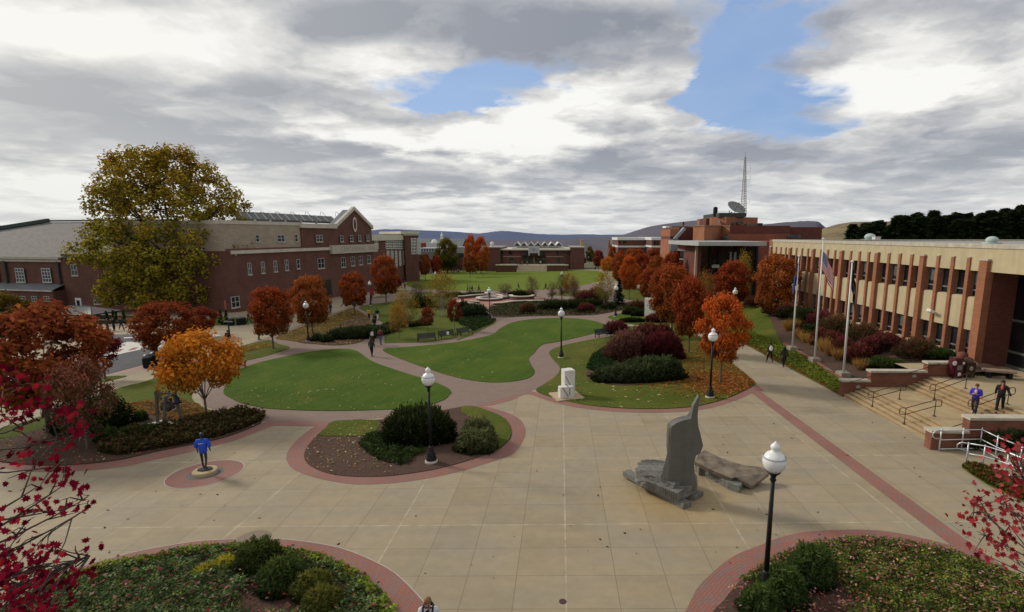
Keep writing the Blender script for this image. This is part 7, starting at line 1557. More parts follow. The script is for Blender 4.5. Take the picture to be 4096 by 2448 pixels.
# bus shelter ------------------------------------------------------------------
def shelter():
    p0, p1 = P('T', 620, 700), P('T', 1180, 660); zt = PY('T', 790, 530, p0.y).z
    r = thing('bus_shelter', 'open bus shelter with ribbed pale metal hip roof beside the road', 'shelter', p0)
    Y0 = p0.y - 1.0; xa, xb = PY('T', 60, 520, Y0).x, PY('T', 795, 535, Y0).x; xr = PY('T', 1180, 480, Y0 + 3).x
    ze = PY('T', 400, 530, Y0).z; zr = PY('T', 600, 365, Y0 + 2.6).z; r0, r1 = PY('T', 360, 370, Y0 + 2.6).x, PY('T', 780, 370, Y0 + 2.6).x
    b = MB(); b.add([(xa, Y0, ze), (xb, Y0, ze), (r1, Y0 + 2.6, zr), (r0, Y0 + 2.6, zr)], [(0, 1, 2, 3)], 0)
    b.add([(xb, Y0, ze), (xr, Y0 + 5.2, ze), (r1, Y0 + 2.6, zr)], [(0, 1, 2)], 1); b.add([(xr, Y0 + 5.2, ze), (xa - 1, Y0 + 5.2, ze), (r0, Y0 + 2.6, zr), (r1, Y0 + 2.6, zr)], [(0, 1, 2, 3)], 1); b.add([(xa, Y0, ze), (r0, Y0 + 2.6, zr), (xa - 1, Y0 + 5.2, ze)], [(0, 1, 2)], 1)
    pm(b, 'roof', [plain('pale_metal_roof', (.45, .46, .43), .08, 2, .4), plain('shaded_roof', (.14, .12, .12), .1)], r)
    b = MB()
    n = 22
    for i in range(n):
        t = i / (n - 1); b.bar((xa + (xb - xa) * t, Y0 - .02, ze + .04), (r0 + (r1 - r0) * t, Y0 + 2.58, zr + .04), .07, .07)
    pm(b, 'roof_ribs', plain('dark_rib', (.2, .21, .2), .1), r)
    b = MB(); b.bar((xa, Y0, ze - .08), (xb, Y0, ze - .08), .15, .18); b.bar((xb, Y0, ze - .08), (xr, Y0 + 5.2, ze - .08), .15, .18); b.bar((r0, Y0 + 2.6, zr + .05), (r1, Y0 + 2.6, zr + .05), .25, .12); pm(b, 'eaves', M['black'], r)
    for (x, y) in ((xa + .5, Y0 + .5), ((xa + xb) / 2, Y0 + .5), (xb - .3, Y0 + .6), (xr - .6, Y0 + 4.6), (xb + .2, Y0 + 2.6), (xa, Y0 + 4.6)):
        b = MB(); b.box(x - .09, x + .09, y - .09, y + .09, gz(x, y) - .2, ze - .1); pm(b, 'post', M['black'], r)
    b = MB(); b.box((xa + xb) / 2, xb - .4, Y0 + 3.9, Y0 + 4.0, gz(xa, Y0) + .3, ze - .6); pm(b, 'glass_panel', plain('shelter_glass', (.12, .14, .14), .2, 2, .1), r)
    rootfix(r)
    q = PY('T', 735, 600, Y0 + 1.5); b = MB(); b.box(-.55, .55, -.05, .05, -.7, .65); b.box(-.6, .6, -.07, .07, -.75, -.7); b.build('notice_board', M['pale'], None, False, (q.x, Y0 + 1.5, q.z), label='pale notice board hanging under the bus shelter roof', category='notice board')
shelter()
# fountain court -----------------------------------------------------------------
def fountain():
    c = P('X', 1250, 1215); rad = (P('X', 1500, 1205).x - P('X', 1003, 1205).x) / 2
    r = thing('fountain', 'round stone fountain basin with low brick sides in the court', 'fountain', c)
    b = MB(); b.lathe((0, 0, 0), [(rad - .1, -.1), (rad - .1, .42)], 40, cap=False); b.build('basin_wall', M['brick_l'], r)
    b = MB(); b.lathe((0, 0, .42), [(rad - .75, 0), (rad + .05, 0), (rad + .05, .16), (rad - .75, .16), (rad - .75, -.35)], 40, cap=False); b.build('rim', M['pale'], r)
    b = MB(); b.lathe((0, 0, .28), [(rad - .7, 0), (.01, .01)], 32, cap=False); b.build('water', plain('dark_basin_water', (.03, .035, .035), .3, 2, .05, spec=.6), r)
    b = MB(); b.lathe((0, 0, 0), [(.35, .1), (.35, 1.2), (.9, 1.4), (.9, 1.5), (.25, 1.55), (.2, 2.0), (.5, 2.1), (.02, 2.2)], 16); b.build('centre_tier', M['marble'], r, True)
    n = 36; ring_ = [(c.x + (rad + 5.2) * 1.5 * cos(2 * pi * k / n), c.y + (rad + 3.2) * 1.0 * sin(2 * pi * k / n)) for k in range(n)]
    sheet('brick_paving', ring_, .03, plain('pink_brick_court', (.34, .16, .12), .15), 0, .02)
    q0, q1 = P('X', 1050, 1345), P('X', 1245, 1345); sheet('brick_paving', [(q0.x, q0.y - .5), (q1.x, q1.y - .5), (q1.x, c.y - rad), (q0.x, c.y - rad)], .035, plain('pink_brick_court', (.34, .16, .12), .15), 0, .02)
    def arcwall(pts, h, label, w_=.6):
        q = catmull([tuple(P(*s_)) for s_ in pts], False, 5); o = Vector(q[0]); w = thing('court_wall', label, 'wall', o, 0, 'low curved walls around the fountain')
        b1, b2 = MB(), MB()
        for a, cc in zip(q[:-1], q[1:]):
            a, cc = Vector(a) - o, Vector(cc) - o; b1.bar(a + Vector((0, 0, h * .5 - .1)), cc + Vector((0, 0, h * .5 - .1)), w_ - .12, h); b2.bar(a + Vector((0, 0, h + .02)), cc + Vector((0, 0, h + .02)), w_ + .1, .14)
        b1.build('brick_wall', M['brick_l'], w); b2.build('coping', M['pale'], w)
    arcwall([('X', 640, 1190), ('X', 760, 1185), ('X', 950, 1165), ('X', 1170, 1150)], .55, 'low curved wall with pale coping behind the fountain, left arc')
    arcwall([('X', 1400, 1150), ('X', 1500, 1175), ('X', 1560, 1200)], .5, 'short curved wall right behind the fountain')
    arcwall([('X', 1660, 1185), ('X', 1700, 1210), ('X', 1850, 1222), ('X', 2050, 1212), ('X', 2100, 1190)], .75, 'curved planter wall with pale coping right of the fountain')
    arcwall([('X', 640, 1270), ('X', 760, 1300), ('X', 860, 1312), ('X', 945, 1308)], .35, 'low curved wall in front of the fountain, left arc')
    arcwall([('X', 1320, 1310), ('X', 1500, 1300), ('X', 1700, 1272), ('X', 1900, 1262), ('X', 2100, 1262)], .35, 'low curved wall in front of the fountain, right arc')
    arcwall([('X', 1910, 1255), ('X', 2100, 1252), ('X', 2300, 1252)], .3, 'straight low wall at the right of the fountain court')
    arcwall([('X', 860, 1270), ('X', 950, 1268), ('X', 1040, 1272)], .3, 'short seat wall left of the fountain')
    for k, (x, y, rx, h, lab) in enumerate(((1900, 1145, 2.4, 1.3, 'dark clipped bush in the planter right of the fountain'), (1080, 1125, 1.0, .6, 'small dark bush behind the fountain, second from left'), (980, 1130, .9, .6, 'small dark bush behind the fountain, leftmost'), (1690, 1130, 1.0, .7, 'small dark bush behind the short curved wall'))):
        shrub('court_bush', lab, 'bush', [(-rx * .3, 0, rx * .7, rx * .5, h), (rx * .4, .2, rx * .7, rx * .5, h * .9)], 1500, .18, DG, P('X', x, y), .1, 200 + k)
    shrub('court_bush', 'wide dark planting behind the left arc of the court wall', 'bush', [(-2, 0, 2.2, 1.2, .8), (1.5, .3, 2.2, 1.2, .7)], 2500, .18, GG, P('X', 760, 1140), .1, 210)
    q = P('X', 1600, 1190); b = MB(); b.ball((0, 0, .35), .6, 10, 6, 0, (2.2, 1.2, .8)); b.ball((1.0, .2, .3), .5, 9, 6, 0, (1.4, 1, .8)); b.build('boulder', M['slate'], None, True, q, label='grey boulders beside the fountain basin', category='rock')
fountain()
def zigzag():
    p = P('Y', 500, 1120); r = thing('zigzag_sculpture', 'leaning white and grey stepped sculpture at the corner of the far lawn', 'sculpture', p)
    b = MB(); a = PY('Y', 460, 1110, p.y) - p; c = PY('Y', 670, 985, p.y) - p;
    for k in range(6):
        t = k / 5; q = a.lerp(c, t * .95 + .02); b.obox(q + Vector((.5, 0, 0)), (1.3, 0, .55), (0, .8, 0), (-.25, 0, .32))
    b.bar(a, c, .4, .35); b.build('stepped_slabs', plain('white_sculpture_slabs', (.62, .62, .6), .2, .8), r)
    b = MB(); b.tube([c + Vector((-.3, 0, 0)), (c.x - .3, 0, 0)], .2, 6); b.tube([a.lerp(c, .4), (a.lerp(c, .4).x, 0, 0)], .2, 6); b.build('support', M['black'], r)
zigzag()
# white stone panels ---------------------------------------------------------
def panels():
    a, c, e = P('a', 1838, 1302), P('a', 2008, 1318), P('a', 2165, 1290); zt = PY('a', 1900, 925, a.y).z
    r = thing('stone_panel_wall', 'tall white fluted stone panels on a low brick base among the bushes', 'sculpture', a)
    for u, v in ((a, c), (c, e)):
        d = (v - u).normalized(); b = MB(); o = (u + v) / 2 - a; L = (v - u).length
        b.obox(o + Vector((0, 0, (zt - a.z) * .5 + .12)), d * L * .49, Vector((-d.y, d.x, 0)) * .13, (0, 0, (zt - a.z) * .5 - .12))
        for k in range(9): b.obox(o + d * L * (k / 8 - .5) * .9 + Vector((d.y, -d.x, 0)) * .14 + Vector((0, 0, (zt - a.z) * .52)), d * .03, Vector((-d.y, d.x, 0)) * .02, (0, 0, (zt - a.z) * .42))
        b.build('panel', M['marble'], r)
        b = MB(); b.obox(o + Vector((0, 0, .06)), d * L * .5, Vector((-d.y, d.x, 0)) * .2, (0, 0, .12)); b.build('base', plain('buff_brick_base', (.42, .25, .14), .15), r)
panels()
# white block sculpture on the lawn --------------------------------------------
def blocksculpt():
    p = P('Q', 280, 1180); r = thing('marble_block_sculpture', 'two white marble blocks with black inlaid lines on a tan slab', 'sculpture', p, .35)
    b = MB(); b.box(-.95, .95, -.95, .95, -.1, .1); b.build('plinth', plain('tan_slab', (.42, .33, .2), .1), r)
    def chunk(x0, x1, y0, y1, z0, z1, nm):
        b = MB(); c = .035
        b.prism([(x0 + c, y0), (x1 - c, y0), (x1, y0 + c), (x1, y1 - c), (x1 - c, y1), (x0 + c, y1), (x0, y1 - c), (x0, y0 + c)], z0, z1 - c * .6); b.prism([(x0 + c, y0 + c), (x1 - c, y0 + c), (x1 - c, y1 - c), (x0 + c, y1 - c)], z1 - c * .6, z1)
        return b.build(nm, M['marble'], r)
    chunk(-.15, .6, -.1, .65, .1, 1.82, 'upright_block'); chunk(-.65, .35, -.62, -.11, .1, .86, 'low_block')
    b = MB(); b.bar((-.1, -.112, 1.45), (.2, -.112, .87), .03, .03); b.bar((-.5, -.63, .84), (-.1, -.635, .2), .035, .03); b.bar((-.1, -.112, .9), (-.1, -.62, .875), .03, .03); b.bar((.0, -.635, .78), (0, -.635, .3), .025, .03); b.build('black_inlay', M['black'], r)
blocksculpt()
# bell sculpture on the left bed -------------------------------------------------
def bell():
    p = P('C', 1570, 750); r = thing('bell_sculpture', 'rusty trestle frame with a hanging bell on a pale slab', 'sculpture', p + Vector((0, .6, 0)), .1); o = Vector(r.location)
    pts = [P('C', 1450, 725), P('C', 1570, 765), P('C', 1695, 725), P('C', 1600, 690)]
    b = MB(); b.prism([(q.x - o.x, q.y - o.y) for q in pts], -.1, .09); b.build('slab', plain('pale_slab', (.45, .4, .3), .1), r)
    mt = plain('rusty_grey_steel', (.13, .115, .095), .35, 6)
    ra = [Vector((-.72, .1, 0)), Vector((-.05, -.45, 0)), Vector((.75, .1, 0))]; ta = [Vector((-.68, .25, 1.85)), Vector((-.02, .0, 1.6)), Vector((.33, .2, 1.75))]
    for a, c in zip(ra, ta): b = MB(); b.bar(a, c, .13, .13); b.build('leg', mt, r)
    b = MB(); b.bar((-.75, .25, 1.88), (-.35, .1, 1.5), .12, .14); b.bar((-.1, .0, 1.62), (.45, .25, 1.8), .14, .14); b.bar((-.75, .25, 1.9), (-.5, .25, 2.0), .12, .12); b.bar((-.75, .2, 1.85), (.4, .25, 1.78), .09, .09); b.build('beam', mt, r)
    b = MB(); b.ball((-.12, .15, 1.05), .33, 14, 10, 0, (1, 1, 1.1)); b.build('bell', plain('dark_bell_metal', (.09, .085, .075), .3, 5, .5, .3), r, True)
    b = MB(); b.lathe((.5, .2, 1.2), [(.22, 0), (.15, .12), (.1, .35), (.02, .45)], 14); b.tube([(.48, .2, 1.6), (.42, .22, 1.8)], .04, 6); b.build('small_bell', plain('dark_blue_bell', (.03, .035, .09), .2, 5, .4, .3), r, True)
bell()
# big stone sculpture ------------------------------------------------------------
def rough(pts_b, h0, h1, mb, seed, top_jit=.05, slope=(0, 0), rows=5, amp=.03):
    """quarried block: outline extruded with jittered rings"""
    rr = random.Random(seed); q = catmull([tuple(p) for p in pts_b], True, 1) if False else [tuple(p) for p in pts_b]
    out = []
    for i in range(len(q)):
        a, c = Vector(q[i]), Vector(q[(i + 1) % len(q)]); n = max(1, int((c - a).length / .14))
        for k in range(n): out.append(a.lerp(c, k / n))
    n = len(out); V = []
    for j in range(rows + 1):
        t = j / rows
        for i, p in enumerate(out):
            e = amp * (noise.noise(Vector((p.x * 5, p.y * 5, t * 3 + seed))) * 1.6 + rr.uniform(-.4, .4))
            z = h0 + (h1 - h0) * t + (slope[0] * p.x + slope[1] * p.y) * t + (rr.uniform(-1, 1) * top_jit if t == 1 else 0)
            c0 = Vector((sum(x.x for x in out) / n, sum(x.y for x in out) / n)); d = (Vector((p.x, p.y)) - c0).normalized()
            V.append((p.x + d.x * e, p.y + d.y * e, z))
    F_ = [(j * n + i, j * n + (i + 1) % n, (j + 1) * n + (i + 1) % n, (j + 1) * n + i) for j in range(rows) for i in range(n)]
    mb.add(V, F_); tri = tessellate_polygon([[Vector((p.x, p.y, 0)) for p in out]])
    o = rows * n; o0 = len(mb.v) - len(V); mb.f += [(a + o0 + o, b_ + o0 + o, c + o0 + o) for a, b_, c in tri]; mb.mi += [0] * len(tri)
def bigstone():
    base = P('D', 1060, 960); o = base; r = thing('stone_sculpture', 'monumental grey stone sculpture of an upright slab, split boulder and leaning beams', 'sculpture', o)
    L = lambda *q, h=0: (P(*q, h) - o)
    def two(pts): return [Vector((v.x, v.y)) for v in (L('D', x, y) for x, y in pts)]
    a, c = L('D', 465, 880), L('D', 1045, 1185); d = (c - a).normalized(); nrm = Vector((-d.y, d.x, 0))
    b = MB(); pts = [a, c, c + nrm * .42 + d * .05, a + nrm * .38 - d * .05]; rough([Vector((p.x, p.y)) for p in pts], 0.03, .24, b, 1, .012, rows=2, amp=.012)
    b.build('lower_beam', M['slate'], r)
    b = MB(); e = L('D', 1165, 1100); f_ = L('D', 1245, 1050); g = e + Vector((-1.6, .7, 0)); rough([Vector((e.x, e.y)), Vector((f_.x, f_.y)), Vector((f_.x - 1.5, f_.y + .75)), Vector((g.x, g.y))], .02, .22, b, 2, .01, rows=2, amp=.01); b.build('cross_beam', M['slate'], r)
    b = MB(); z = .24
    oL = [PZ('D', x, y, o.z + .24) - o for x, y in ((600, 945), (985, 1110), (1185, 1020), (1175, 930), (900, 830), (640, 830), (575, 870))]
    pb = [Vector((v.x, v.y)) for v in oL]; rough(pb, .24, .62, b, 3, .04, (.0, .0), rows=5, amp=.035)
    o2 = [v + Vector((0, .05)) for v in pb]
    cc = sum(pb, Vector((0, 0))) / len(pb); small = [cc + (v - cc) * .86 + Vector((-.05, .1)) for v in pb]; rough(small, .6, .78, b, 4, .05, (-.04, .02), rows=3, amp=.04)
    for k in range(15):       # drill grooves on the front face
        t = k / 14; a_ = pb[0].lerp(pb[1], .25 + t * .72); dd = (pb[1] - pb[0]).normalized(); nn = Vector((dd.y, -dd.x)); b.bar((a_.x + nn.x * .02, a_.y + nn.y * .02, .27), (a_.x + nn.x * .02, a_.y + nn.y * .02, .6), .035, .035)
    b.build('boulder', M['slate'], r)
    slabY = PZ('D', 1030, 960, o.z + .6).y
    S = lambda x, y, dy=0: PY('D', x, y, slabY + dy) - o
    prof = [S(905, 945), S(1020, 970), S(1110, 985), S(1180, 990), S(1180, 940), S(1165, 860), S(1155, 740), S(1175, 660), S(1215, 640), S(1243, 565), S(1222, 470), S(1195, 370), S(1190, 270), S(1200, 160), S(1212, 110), S(1200, 85), S(1185, 110), S(1150, 180), S(1135, 250), S(1125, 305), S(1100, 308), S(1040, 322), S(985, 345), S(935, 380), S(925, 480), S(922, 600), S(930, 720), S(915, 830)]
    b = MB(); n = len(prof); th = .42
    fr_ = [p + Vector((0, 0, 0)) for p in prof]; bk = [p + Vector((-.06, th, 0.0)) for p in prof]
    mid = [p + Vector((0.02 * math.sin(i * 2.1), th * .5, .02 * math.cos(i * 1.7))) for i, p in enumerate(prof)]
    for i, p in enumerate(mid):
        if 12 <= i <= 18: bk[i] = p + Vector((0, .05, 0));
    tri = tessellate_polygon([[Vector((p.x, p.z, 0)) for p in fr_]])
    b.add([tuple(p) for p in fr_ + mid + bk], [tuple(t) for t in tri] + [(a_ + 2 * n, c_ + 2 * n, b_ + 2 * n) for a_, b_, c_ in tri] + [(i, (i + 1) % n, (i + 1) % n + n, i + n) for i in range(n)] + [(i + n, (i + 1) % n + n, (i + 1) % n + 2 * n, i + 2 * n) for i in range(n)])
    b.build('upright_slab', plain('smooth_dark_slab', (.12, .115, .1), .22, 1.6, .7, streak=True), r)
    edge = [S(925, 400), S(915, 480), S(912, 560), S(905, 640), S(885, 720), S(862, 790), S(840, 870), S(845, 920)]; b = MB()
    V = []; e2 = resample([tuple(p) for p in edge], 34)
    for i, p in enumerate(e2):
        w_ = .03 + .0 * i; j = .025 * (i % 2); V += [(p[0] - j, p[1] + .1, p[2]), (p[0] + .42, p[1] + .02, p[2]), (p[0] + .42, p[1] + .4, p[2]), (p[0] + .1 - j, p[1] + .42, p[2])]
    F_ = [(i * 4 + k, i * 4 + (k + 1) % 4, (i + 1) * 4 + (k + 1) % 4, (i + 1) * 4 + k) for i in range(len(e2) - 1) for k in range(4)]; b.add(V, F_ + [(0, 1, 2, 3), tuple(len(V) - 4 + k for k in (3, 2, 1, 0))]); b.build('drilled_edge', M['slate'], r)
    K = lambda x, y, z: PZ('D', x, y, o.z + z) - o
    b = MB()
    lo = [K(1165, 800, .05), K(1290, 870, .05), K(1400, 930, .05), K(1480, 985, .05), K(1590, 1028, .05), K(1640, 960, .05), K(1560, 900, .05), K(1230, 770, .05)]
    rough([Vector((v.x, v.y)) for v in lo], .02, .36, b, 7, .02, rows=4, amp=.025); b.build('fallen_block', M['slate'], r)
    b = MB(); top = [(1255, 605, .95), (1400, 675, .85), (1520, 720, .78), (1650, 755, .7), (1800, 770, .66), (1870, 795, .62), (1885, 830, .55), (1720, 955, .25), (1620, 905, .45), (1555, 870, .5), (1520, 880, .5), (1300, 790, .62), (1160, 720, .7), (1190, 655, .85)]
    q = [K(*t) for t in top]; n = len(q); lo_ = [p - Vector((0, -.05, .16)) for p in q]
    ctr = sum(q, Vector((0, 0, 0))) / n; ridge = [K(1400, 770, .72), K(1620, 820, .5)]
    tri = tessellate_polygon([[Vector((p.x, p.y, 0)) for p in q]])
    b.add([tuple(p) for p in q + lo_], [tuple(t) for t in tri] + [(a_ + n, c_ + n, b_ + n) for a_, b_, c_ in tri] + [(i, (i + 1) % n, (i + 1) % n + n, i + n) for i in range(n)])
    sb = b.build('twisted_slab', M['slate2'], r)
    b = MB(); g0 = K(1700, 940, .12); b.obox((g0.x, g0.y + .3, .1), (.35, 0, 0), (0, .25, 0), (0, 0, .1)); g1 = K(1200, 800, .2); b.obox((g1.x + .1, g1.y + .1, .3), (.12, 0, 0), (0, .2, 0), (0, 0, .3)); b.build('shim_block', M['slate'], r)
bigstone()
# utility cover and drain ----------------------------------------------------------
def disc(name, label, cat, fr, x0, x1, yc, m, h=.02, edge=None):
    a, c = P(fr, x0, yc), P(fr, x1, yc); o = (a + c) / 2; rr = (c - a).length / 2
    b = MB(); b.lathe((0, 0, 0), [(rr, 0), (rr, h), (rr * .93, h + .003), (.01, h + .003)], 32, 0)
    b.build(name, m, None, False, o, label=label, category=cat)
def grate(t):
    tc = t.node('ShaderNodeTexCoord').outputs['Object']; v = t.node('ShaderNodeTexVoronoi', {'Vector': tc, 'Scale': 9.0}, distance='CHEBYCHEV')
    c = t.mix(t.math('GREATER_THAN', v.outputs['Distance'], .035), (.06, .045, .035), (.2, .15, .11)); t.bsdf(c, .6, .3, v.outputs['Distance'], .5, .01)
disc('manhole_cover', 'large round chequered metal cover set in the brick arc', 'manhole cover', 'F', 572, 652, 1309, gmat('chequered_iron', grate))
disc('drain_cover', 'small dark round drain cover in the plaza near the bottom edge', 'drain cover', 'K', 457, 526, 1384, plain('rusty_drain', (.07, .035, .03), .2))
# ------------------------------------------------------------------ people
def skin_mesh(nodes, edges, name, sub=1):
    me = bpy.data.meshes.new(name); me.from_pydata([n[0] for n in nodes], edges, []); o = bpy.data.objects.new(name, me); COL.objects.link(o)
    sk = o.modifiers.new('s', 'SKIN'); sk.use_smooth_shade = True
    for i, n in enumerate(nodes): me.skin_vertices[0].data[i].radius = (n[1], n[1]) if not isinstance(n[1], tuple) else n[1]
    me.skin_vertices[0].data[0].use_root = True
    if sub: s_ = o.modifiers.new('u', 'SUBSURF'); s_.levels = sub; s_.render_levels = sub
    bpy.context.view_layer.update(); dg = bpy.context.evaluated_depsgraph_get(); r = bpy.data.meshes.new_from_object(o.evaluated_get(dg)); r.name = name
    bpy.data.objects.remove(o); bpy.data.meshes.remove(me); r.materials.clear(); r.materials.append(M['black']); return r
def pose(st, arms, bend=0.0):
    """joint positions for a stride st (left foot forward) and arm swing; person faces -Y"""
    J = {}; J['pel'] = Vector((0, 0, .95)); J['wa'] = Vector((0, -.01, 1.1)); J['ch'] = Vector((0, -.02 - bend, 1.3)); J['nk'] = Vector((0, -.02 - bend, 1.48)); J['hd'] = Vector((0, -.05 - bend, 1.6)); J['ht'] = Vector((0, -.05 - bend, 1.7))
    for s_, k in ((-1, 'L'), (1, 'R')):
        f = st * s_
        J['hip' + k] = Vector((.09 * s_, 0, .9)); J['kn' + k] = Vector((.1 * s_, -.28 * f if f > 0 else -.12 * f - .05 * abs(f), .5)); J['an' + k] = Vector((.1 * s_, -.42 * f + (.0 if f > 0 else .05), .09 if f >= 0 else .09 + .12 * abs(f)))
        J['toe' + k] = J['an' + k] + Vector((0, -.16, -.05))
        a = arms if not isinstance(arms, tuple) else arms[0 if s_ < 0 else 1]
        J['sh' + k] = Vector((.185 * s_, -.02 - bend, 1.42))
        if a == 'phone': J['el' + k] = Vector((.25 * s_, -.05, 1.13)); J['wr' + k] = Vector((.08 * s_, -.3, 1.22))
        elif a == 'rail': J['el' + k] = Vector((.28 * s_, -.06, 1.15)); J['wr' + k] = Vector((.42 * s_, -.25, .98))
        else: J['el' + k] = Vector((.235 * s_, .1 * f * a + .02, 1.15)); J['wr' + k] = Vector((.25 * s_, .22 * f * a - .07, .93))
    return J
def person_parts(J, fingers=True):
    body = [(J['pel'], .1), (J['wa'], .1), (J['ch'], .12), (J['nk'], .05), (J['hd'], (.075, .09)), (J['ht'], (.07, .085))]; E_ = [(0, 1), (1, 2), (2, 3), (3, 4), (4, 5)]
    for k, s_ in (('L', -1), ('R', 1)):
        i = len(body); body += [(J['hip' + k], .085), (J['kn' + k], .055), (J['an' + k], .036), (J['toe' + k], .035)]; E_ += [(0, i), (i, i + 1), (i + 1, i + 2), (i + 2, i + 3)]
        i = len(body); d = (J['wr' + k] - J['el' + k]).normalized(); pm_ = J['wr' + k] + d * .07; side = Vector((0, 1, 0)).cross(d).normalized(); sd = d.cross(Vector((1, 0, 0))).normalized()
        body += [(J['sh' + k], .055), (J['el' + k], .04), (J['wr' + k], .026), (pm_, (.034, .02))]; E_ += [(2, i), (i, i + 1), (i + 1, i + 2), (i + 2, i + 3)]
        if fingers:
            for q in range(4):
                n = len(body); off = sd * (.024 * (q - 1.5)); a = pm_ + d * .035 + off; c = a + d * .035 + Vector((-s_ * .004, 0, 0)); e = c + d * .026 + Vector((-s_ * .012, 0, 0)); body += [(a, .009), (c, .008), (e, .007)]; E_ += [(i + 3, n), (n, n + 1), (n + 1, n + 2)]
            n = len(body); a = J['wr' + k] + d * .03 + sd * .035; body += [(a, .011), (a + d * .035 + sd * .02, .009)]; E_ += [(i + 2, n), (n, n + 1)]
    P_ = {}; P_['body'] = skin_mesh([(tuple(p), r) for p, r in body], E_, 'body')
    top = [(J['pel'] + Vector((0, 0, -.1)), (.185, .145)), (J['wa'] + Vector((0, 0, -.03)), (.165, .13)), (J['ch'], (.175, .13)), (J['nk'] - Vector((0, 0, .035)), .075)]; E_ = [(0, 1), (1, 2), (2, 3)]
    for k in 'LR':
        i = len(top); top += [(J['sh' + k], .078), (J['el' + k], .062), (J['wr' + k] - (J['wr' + k] - J['el' + k]) * .08, .05)]; E_ += [(2, i), (i, i + 1), (i + 1, i + 2)]
    P_['jacket'] = skin_mesh([(tuple(p), r) for p, r in top], E_, 'jacket')
    leg = [(J['pel'] + Vector((0, 0, .1)), (.14, .115))]; E_ = []
    for k in 'LR':
        i = len(leg); leg += [(J['hip' + k] - Vector((0, 0, .03)), .1), (J['kn' + k], .074), (J['an' + k] + Vector((0, 0, .03)), .058)]; E_ += [(0, i), (i, i + 1), (i + 1, i + 2)]
    P_['trousers'] = skin_mesh([(tuple(p), r) for p, r in leg], E_, 'trousers')
    b = MB()
    for k in 'LR': c = (J['an' + k] + J['toe' + k]) / 2; b.ball((c.x, c.y - .01, max(.045, c.z - .01)), .06, 8, 6, 0, (.9, 2.3, .85))
    P_['shoes'] = b.mesh('shoes', M['black'], True)
    h = J['hd'] + Vector((0, .018, .045)); b = MB(); b.ball(tuple(h), .105, 12, 8, 0, (.9, 1.02, 1.0)); b.v = [(x, y, z) if not (z < h.z - .02 and y < h.y - .01) else (x * .9, h.y + .0, z) for x, y, z in b.v]; P_['hair'] = b.mesh('hair', M['black'], True)
    b = MB(); b.ball(tuple(h + Vector((0, .03, -.12))), .11, 10, 8, 0, (.9, .75, 1.6)); b.ball(tuple(h), .108, 12, 8, 0, (.9, 1.0, 1.0)); b.v = [(x, y, z) if not (z < h.z and y < h.y - .02) else (x, h.y, z) for x, y, z in b.v]; P_['long_hair'] = b.mesh('long_hair', M['black'], True)
    f = J['hd'] + Vector((0, -.085, 0)); b = MB(); b.ball((f.x, f.y - .012, f.z - .005), .016, 6, 5, 0, (.8, 1.1, 1.5)); P_['nose'] = b.mesh('nose', M['skin'], True)
    b = MB()
    for s_ in (-1, 1): b.ball((f.x + .032 * s_, f.y + .004, f.z + .025), .012, 6, 5, 0, (1.2, .6, .8))
    b.ball((f.x, f.y + .004, f.z - .045), .012, 6, 4, 0, (2.2, .6, .6)); P_['face_features'] = b.mesh('face_features', plain('dark_eyes', (.05, .03, .03), .1), True)
    b = MB(); c = J['ch'] + Vector((0, .19, -.03)); b.ball(tuple(c), .2, 10, 8, 0, (.78, .55, 1.15)); b.ball(tuple(c + Vector((0, .08, -.08))), .12, 8, 6, 0, (1.0, .6, .9)); P_['backpack'] = b.mesh('backpack', M['black'], True)
    return P_
POSE = {'walkA': person_parts(pose(1, 1.0)), 'walkB': person_parts(pose(-1, 1.0)), 'slow': person_parts(pose(.4, .6)), 'stand': person_parts(pose(.05, .3)), 'phone': person_parts(pose(.5, ('phone', 'phone'))), 'rail': person_parts(pose(-.5, (.4, 'rail')))}
CM = {}
def cm(c, rough=.85):
    k = tuple(round(x, 3) for x in c)
    if k not in CM: CM[k] = plain('cloth_%02d' % len(CM), c, .12, 9, rough)
    return CM[k]
BLK, DK, NAVY, JEAN, GRY, WHT, KHK, RED_ = (.012, .012, .014), (.03, .03, .035), (.02, .03, .07), (.06, .085, .14), (.16, .16, .16), (.65, .65, .63), (.35, .28, .18), (.3, .02, .025)
def person(pos, face, label, top, leg, pz='walkA', hair=(.03, .02, .012), bag=None, shoe=(.03, .03, .03), skin='skin', longh=False, h=1.0, group=None, detail=False):
    """face: heading angle in degrees, 0 = towards the viewer, 90 = to the picture's right"""
    r = thing('person', label, 'person', pos, math.radians(face), group); r.scale = (h, h, h); S_ = POSE[pz]
    def put(nm, m, src_=None):
        o = mk(nm, S_[src_ or nm], r); o.material_slots[0].link = 'OBJECT'; o.material_slots[0].material = m; return o
    bd = put('body', M[skin]); put('jacket', cm(top)); put('trousers', cm(leg)); put('shoes', cm(shoe)); put('hair', cm(hair), 'long_hair' if longh else 'hair')
    if detail: put('nose', M[skin]); put('face_features', plain('dark_eyes', (.05, .03, .03), .1))
    if bag: put('backpack', cm(bag))
    return r
pe = lambda fr, x, y: P(fr, x, y)
person(Vector((22.55, 28.2, .31)), -50, 'person in a bright blue hooded jacket and dark trousers coming down the steps', (.06, .04, .42), DK, 'phone', (.12, .05, .025), None, (.5, .5, .5), detail=True, h=1.02)
o = person(Vector((23.3, 27.5, .7)), -45, 'person in black jacket over a coral shirt with a hand on the rail', BLK, BLK, 'rail', (.02, .014, .01), None, (.03, .03, .04), detail=True, longh=True, h=1.02)
for ob, c_, rad_ in ((o, (.6, .08, .09), .085),):
    b = MB(); b.ball((0, -.125, 1.36), rad_, 10, 6, 0, (.75, .45, 1.35)); b.build('shirt', cm(c_), ob, True)
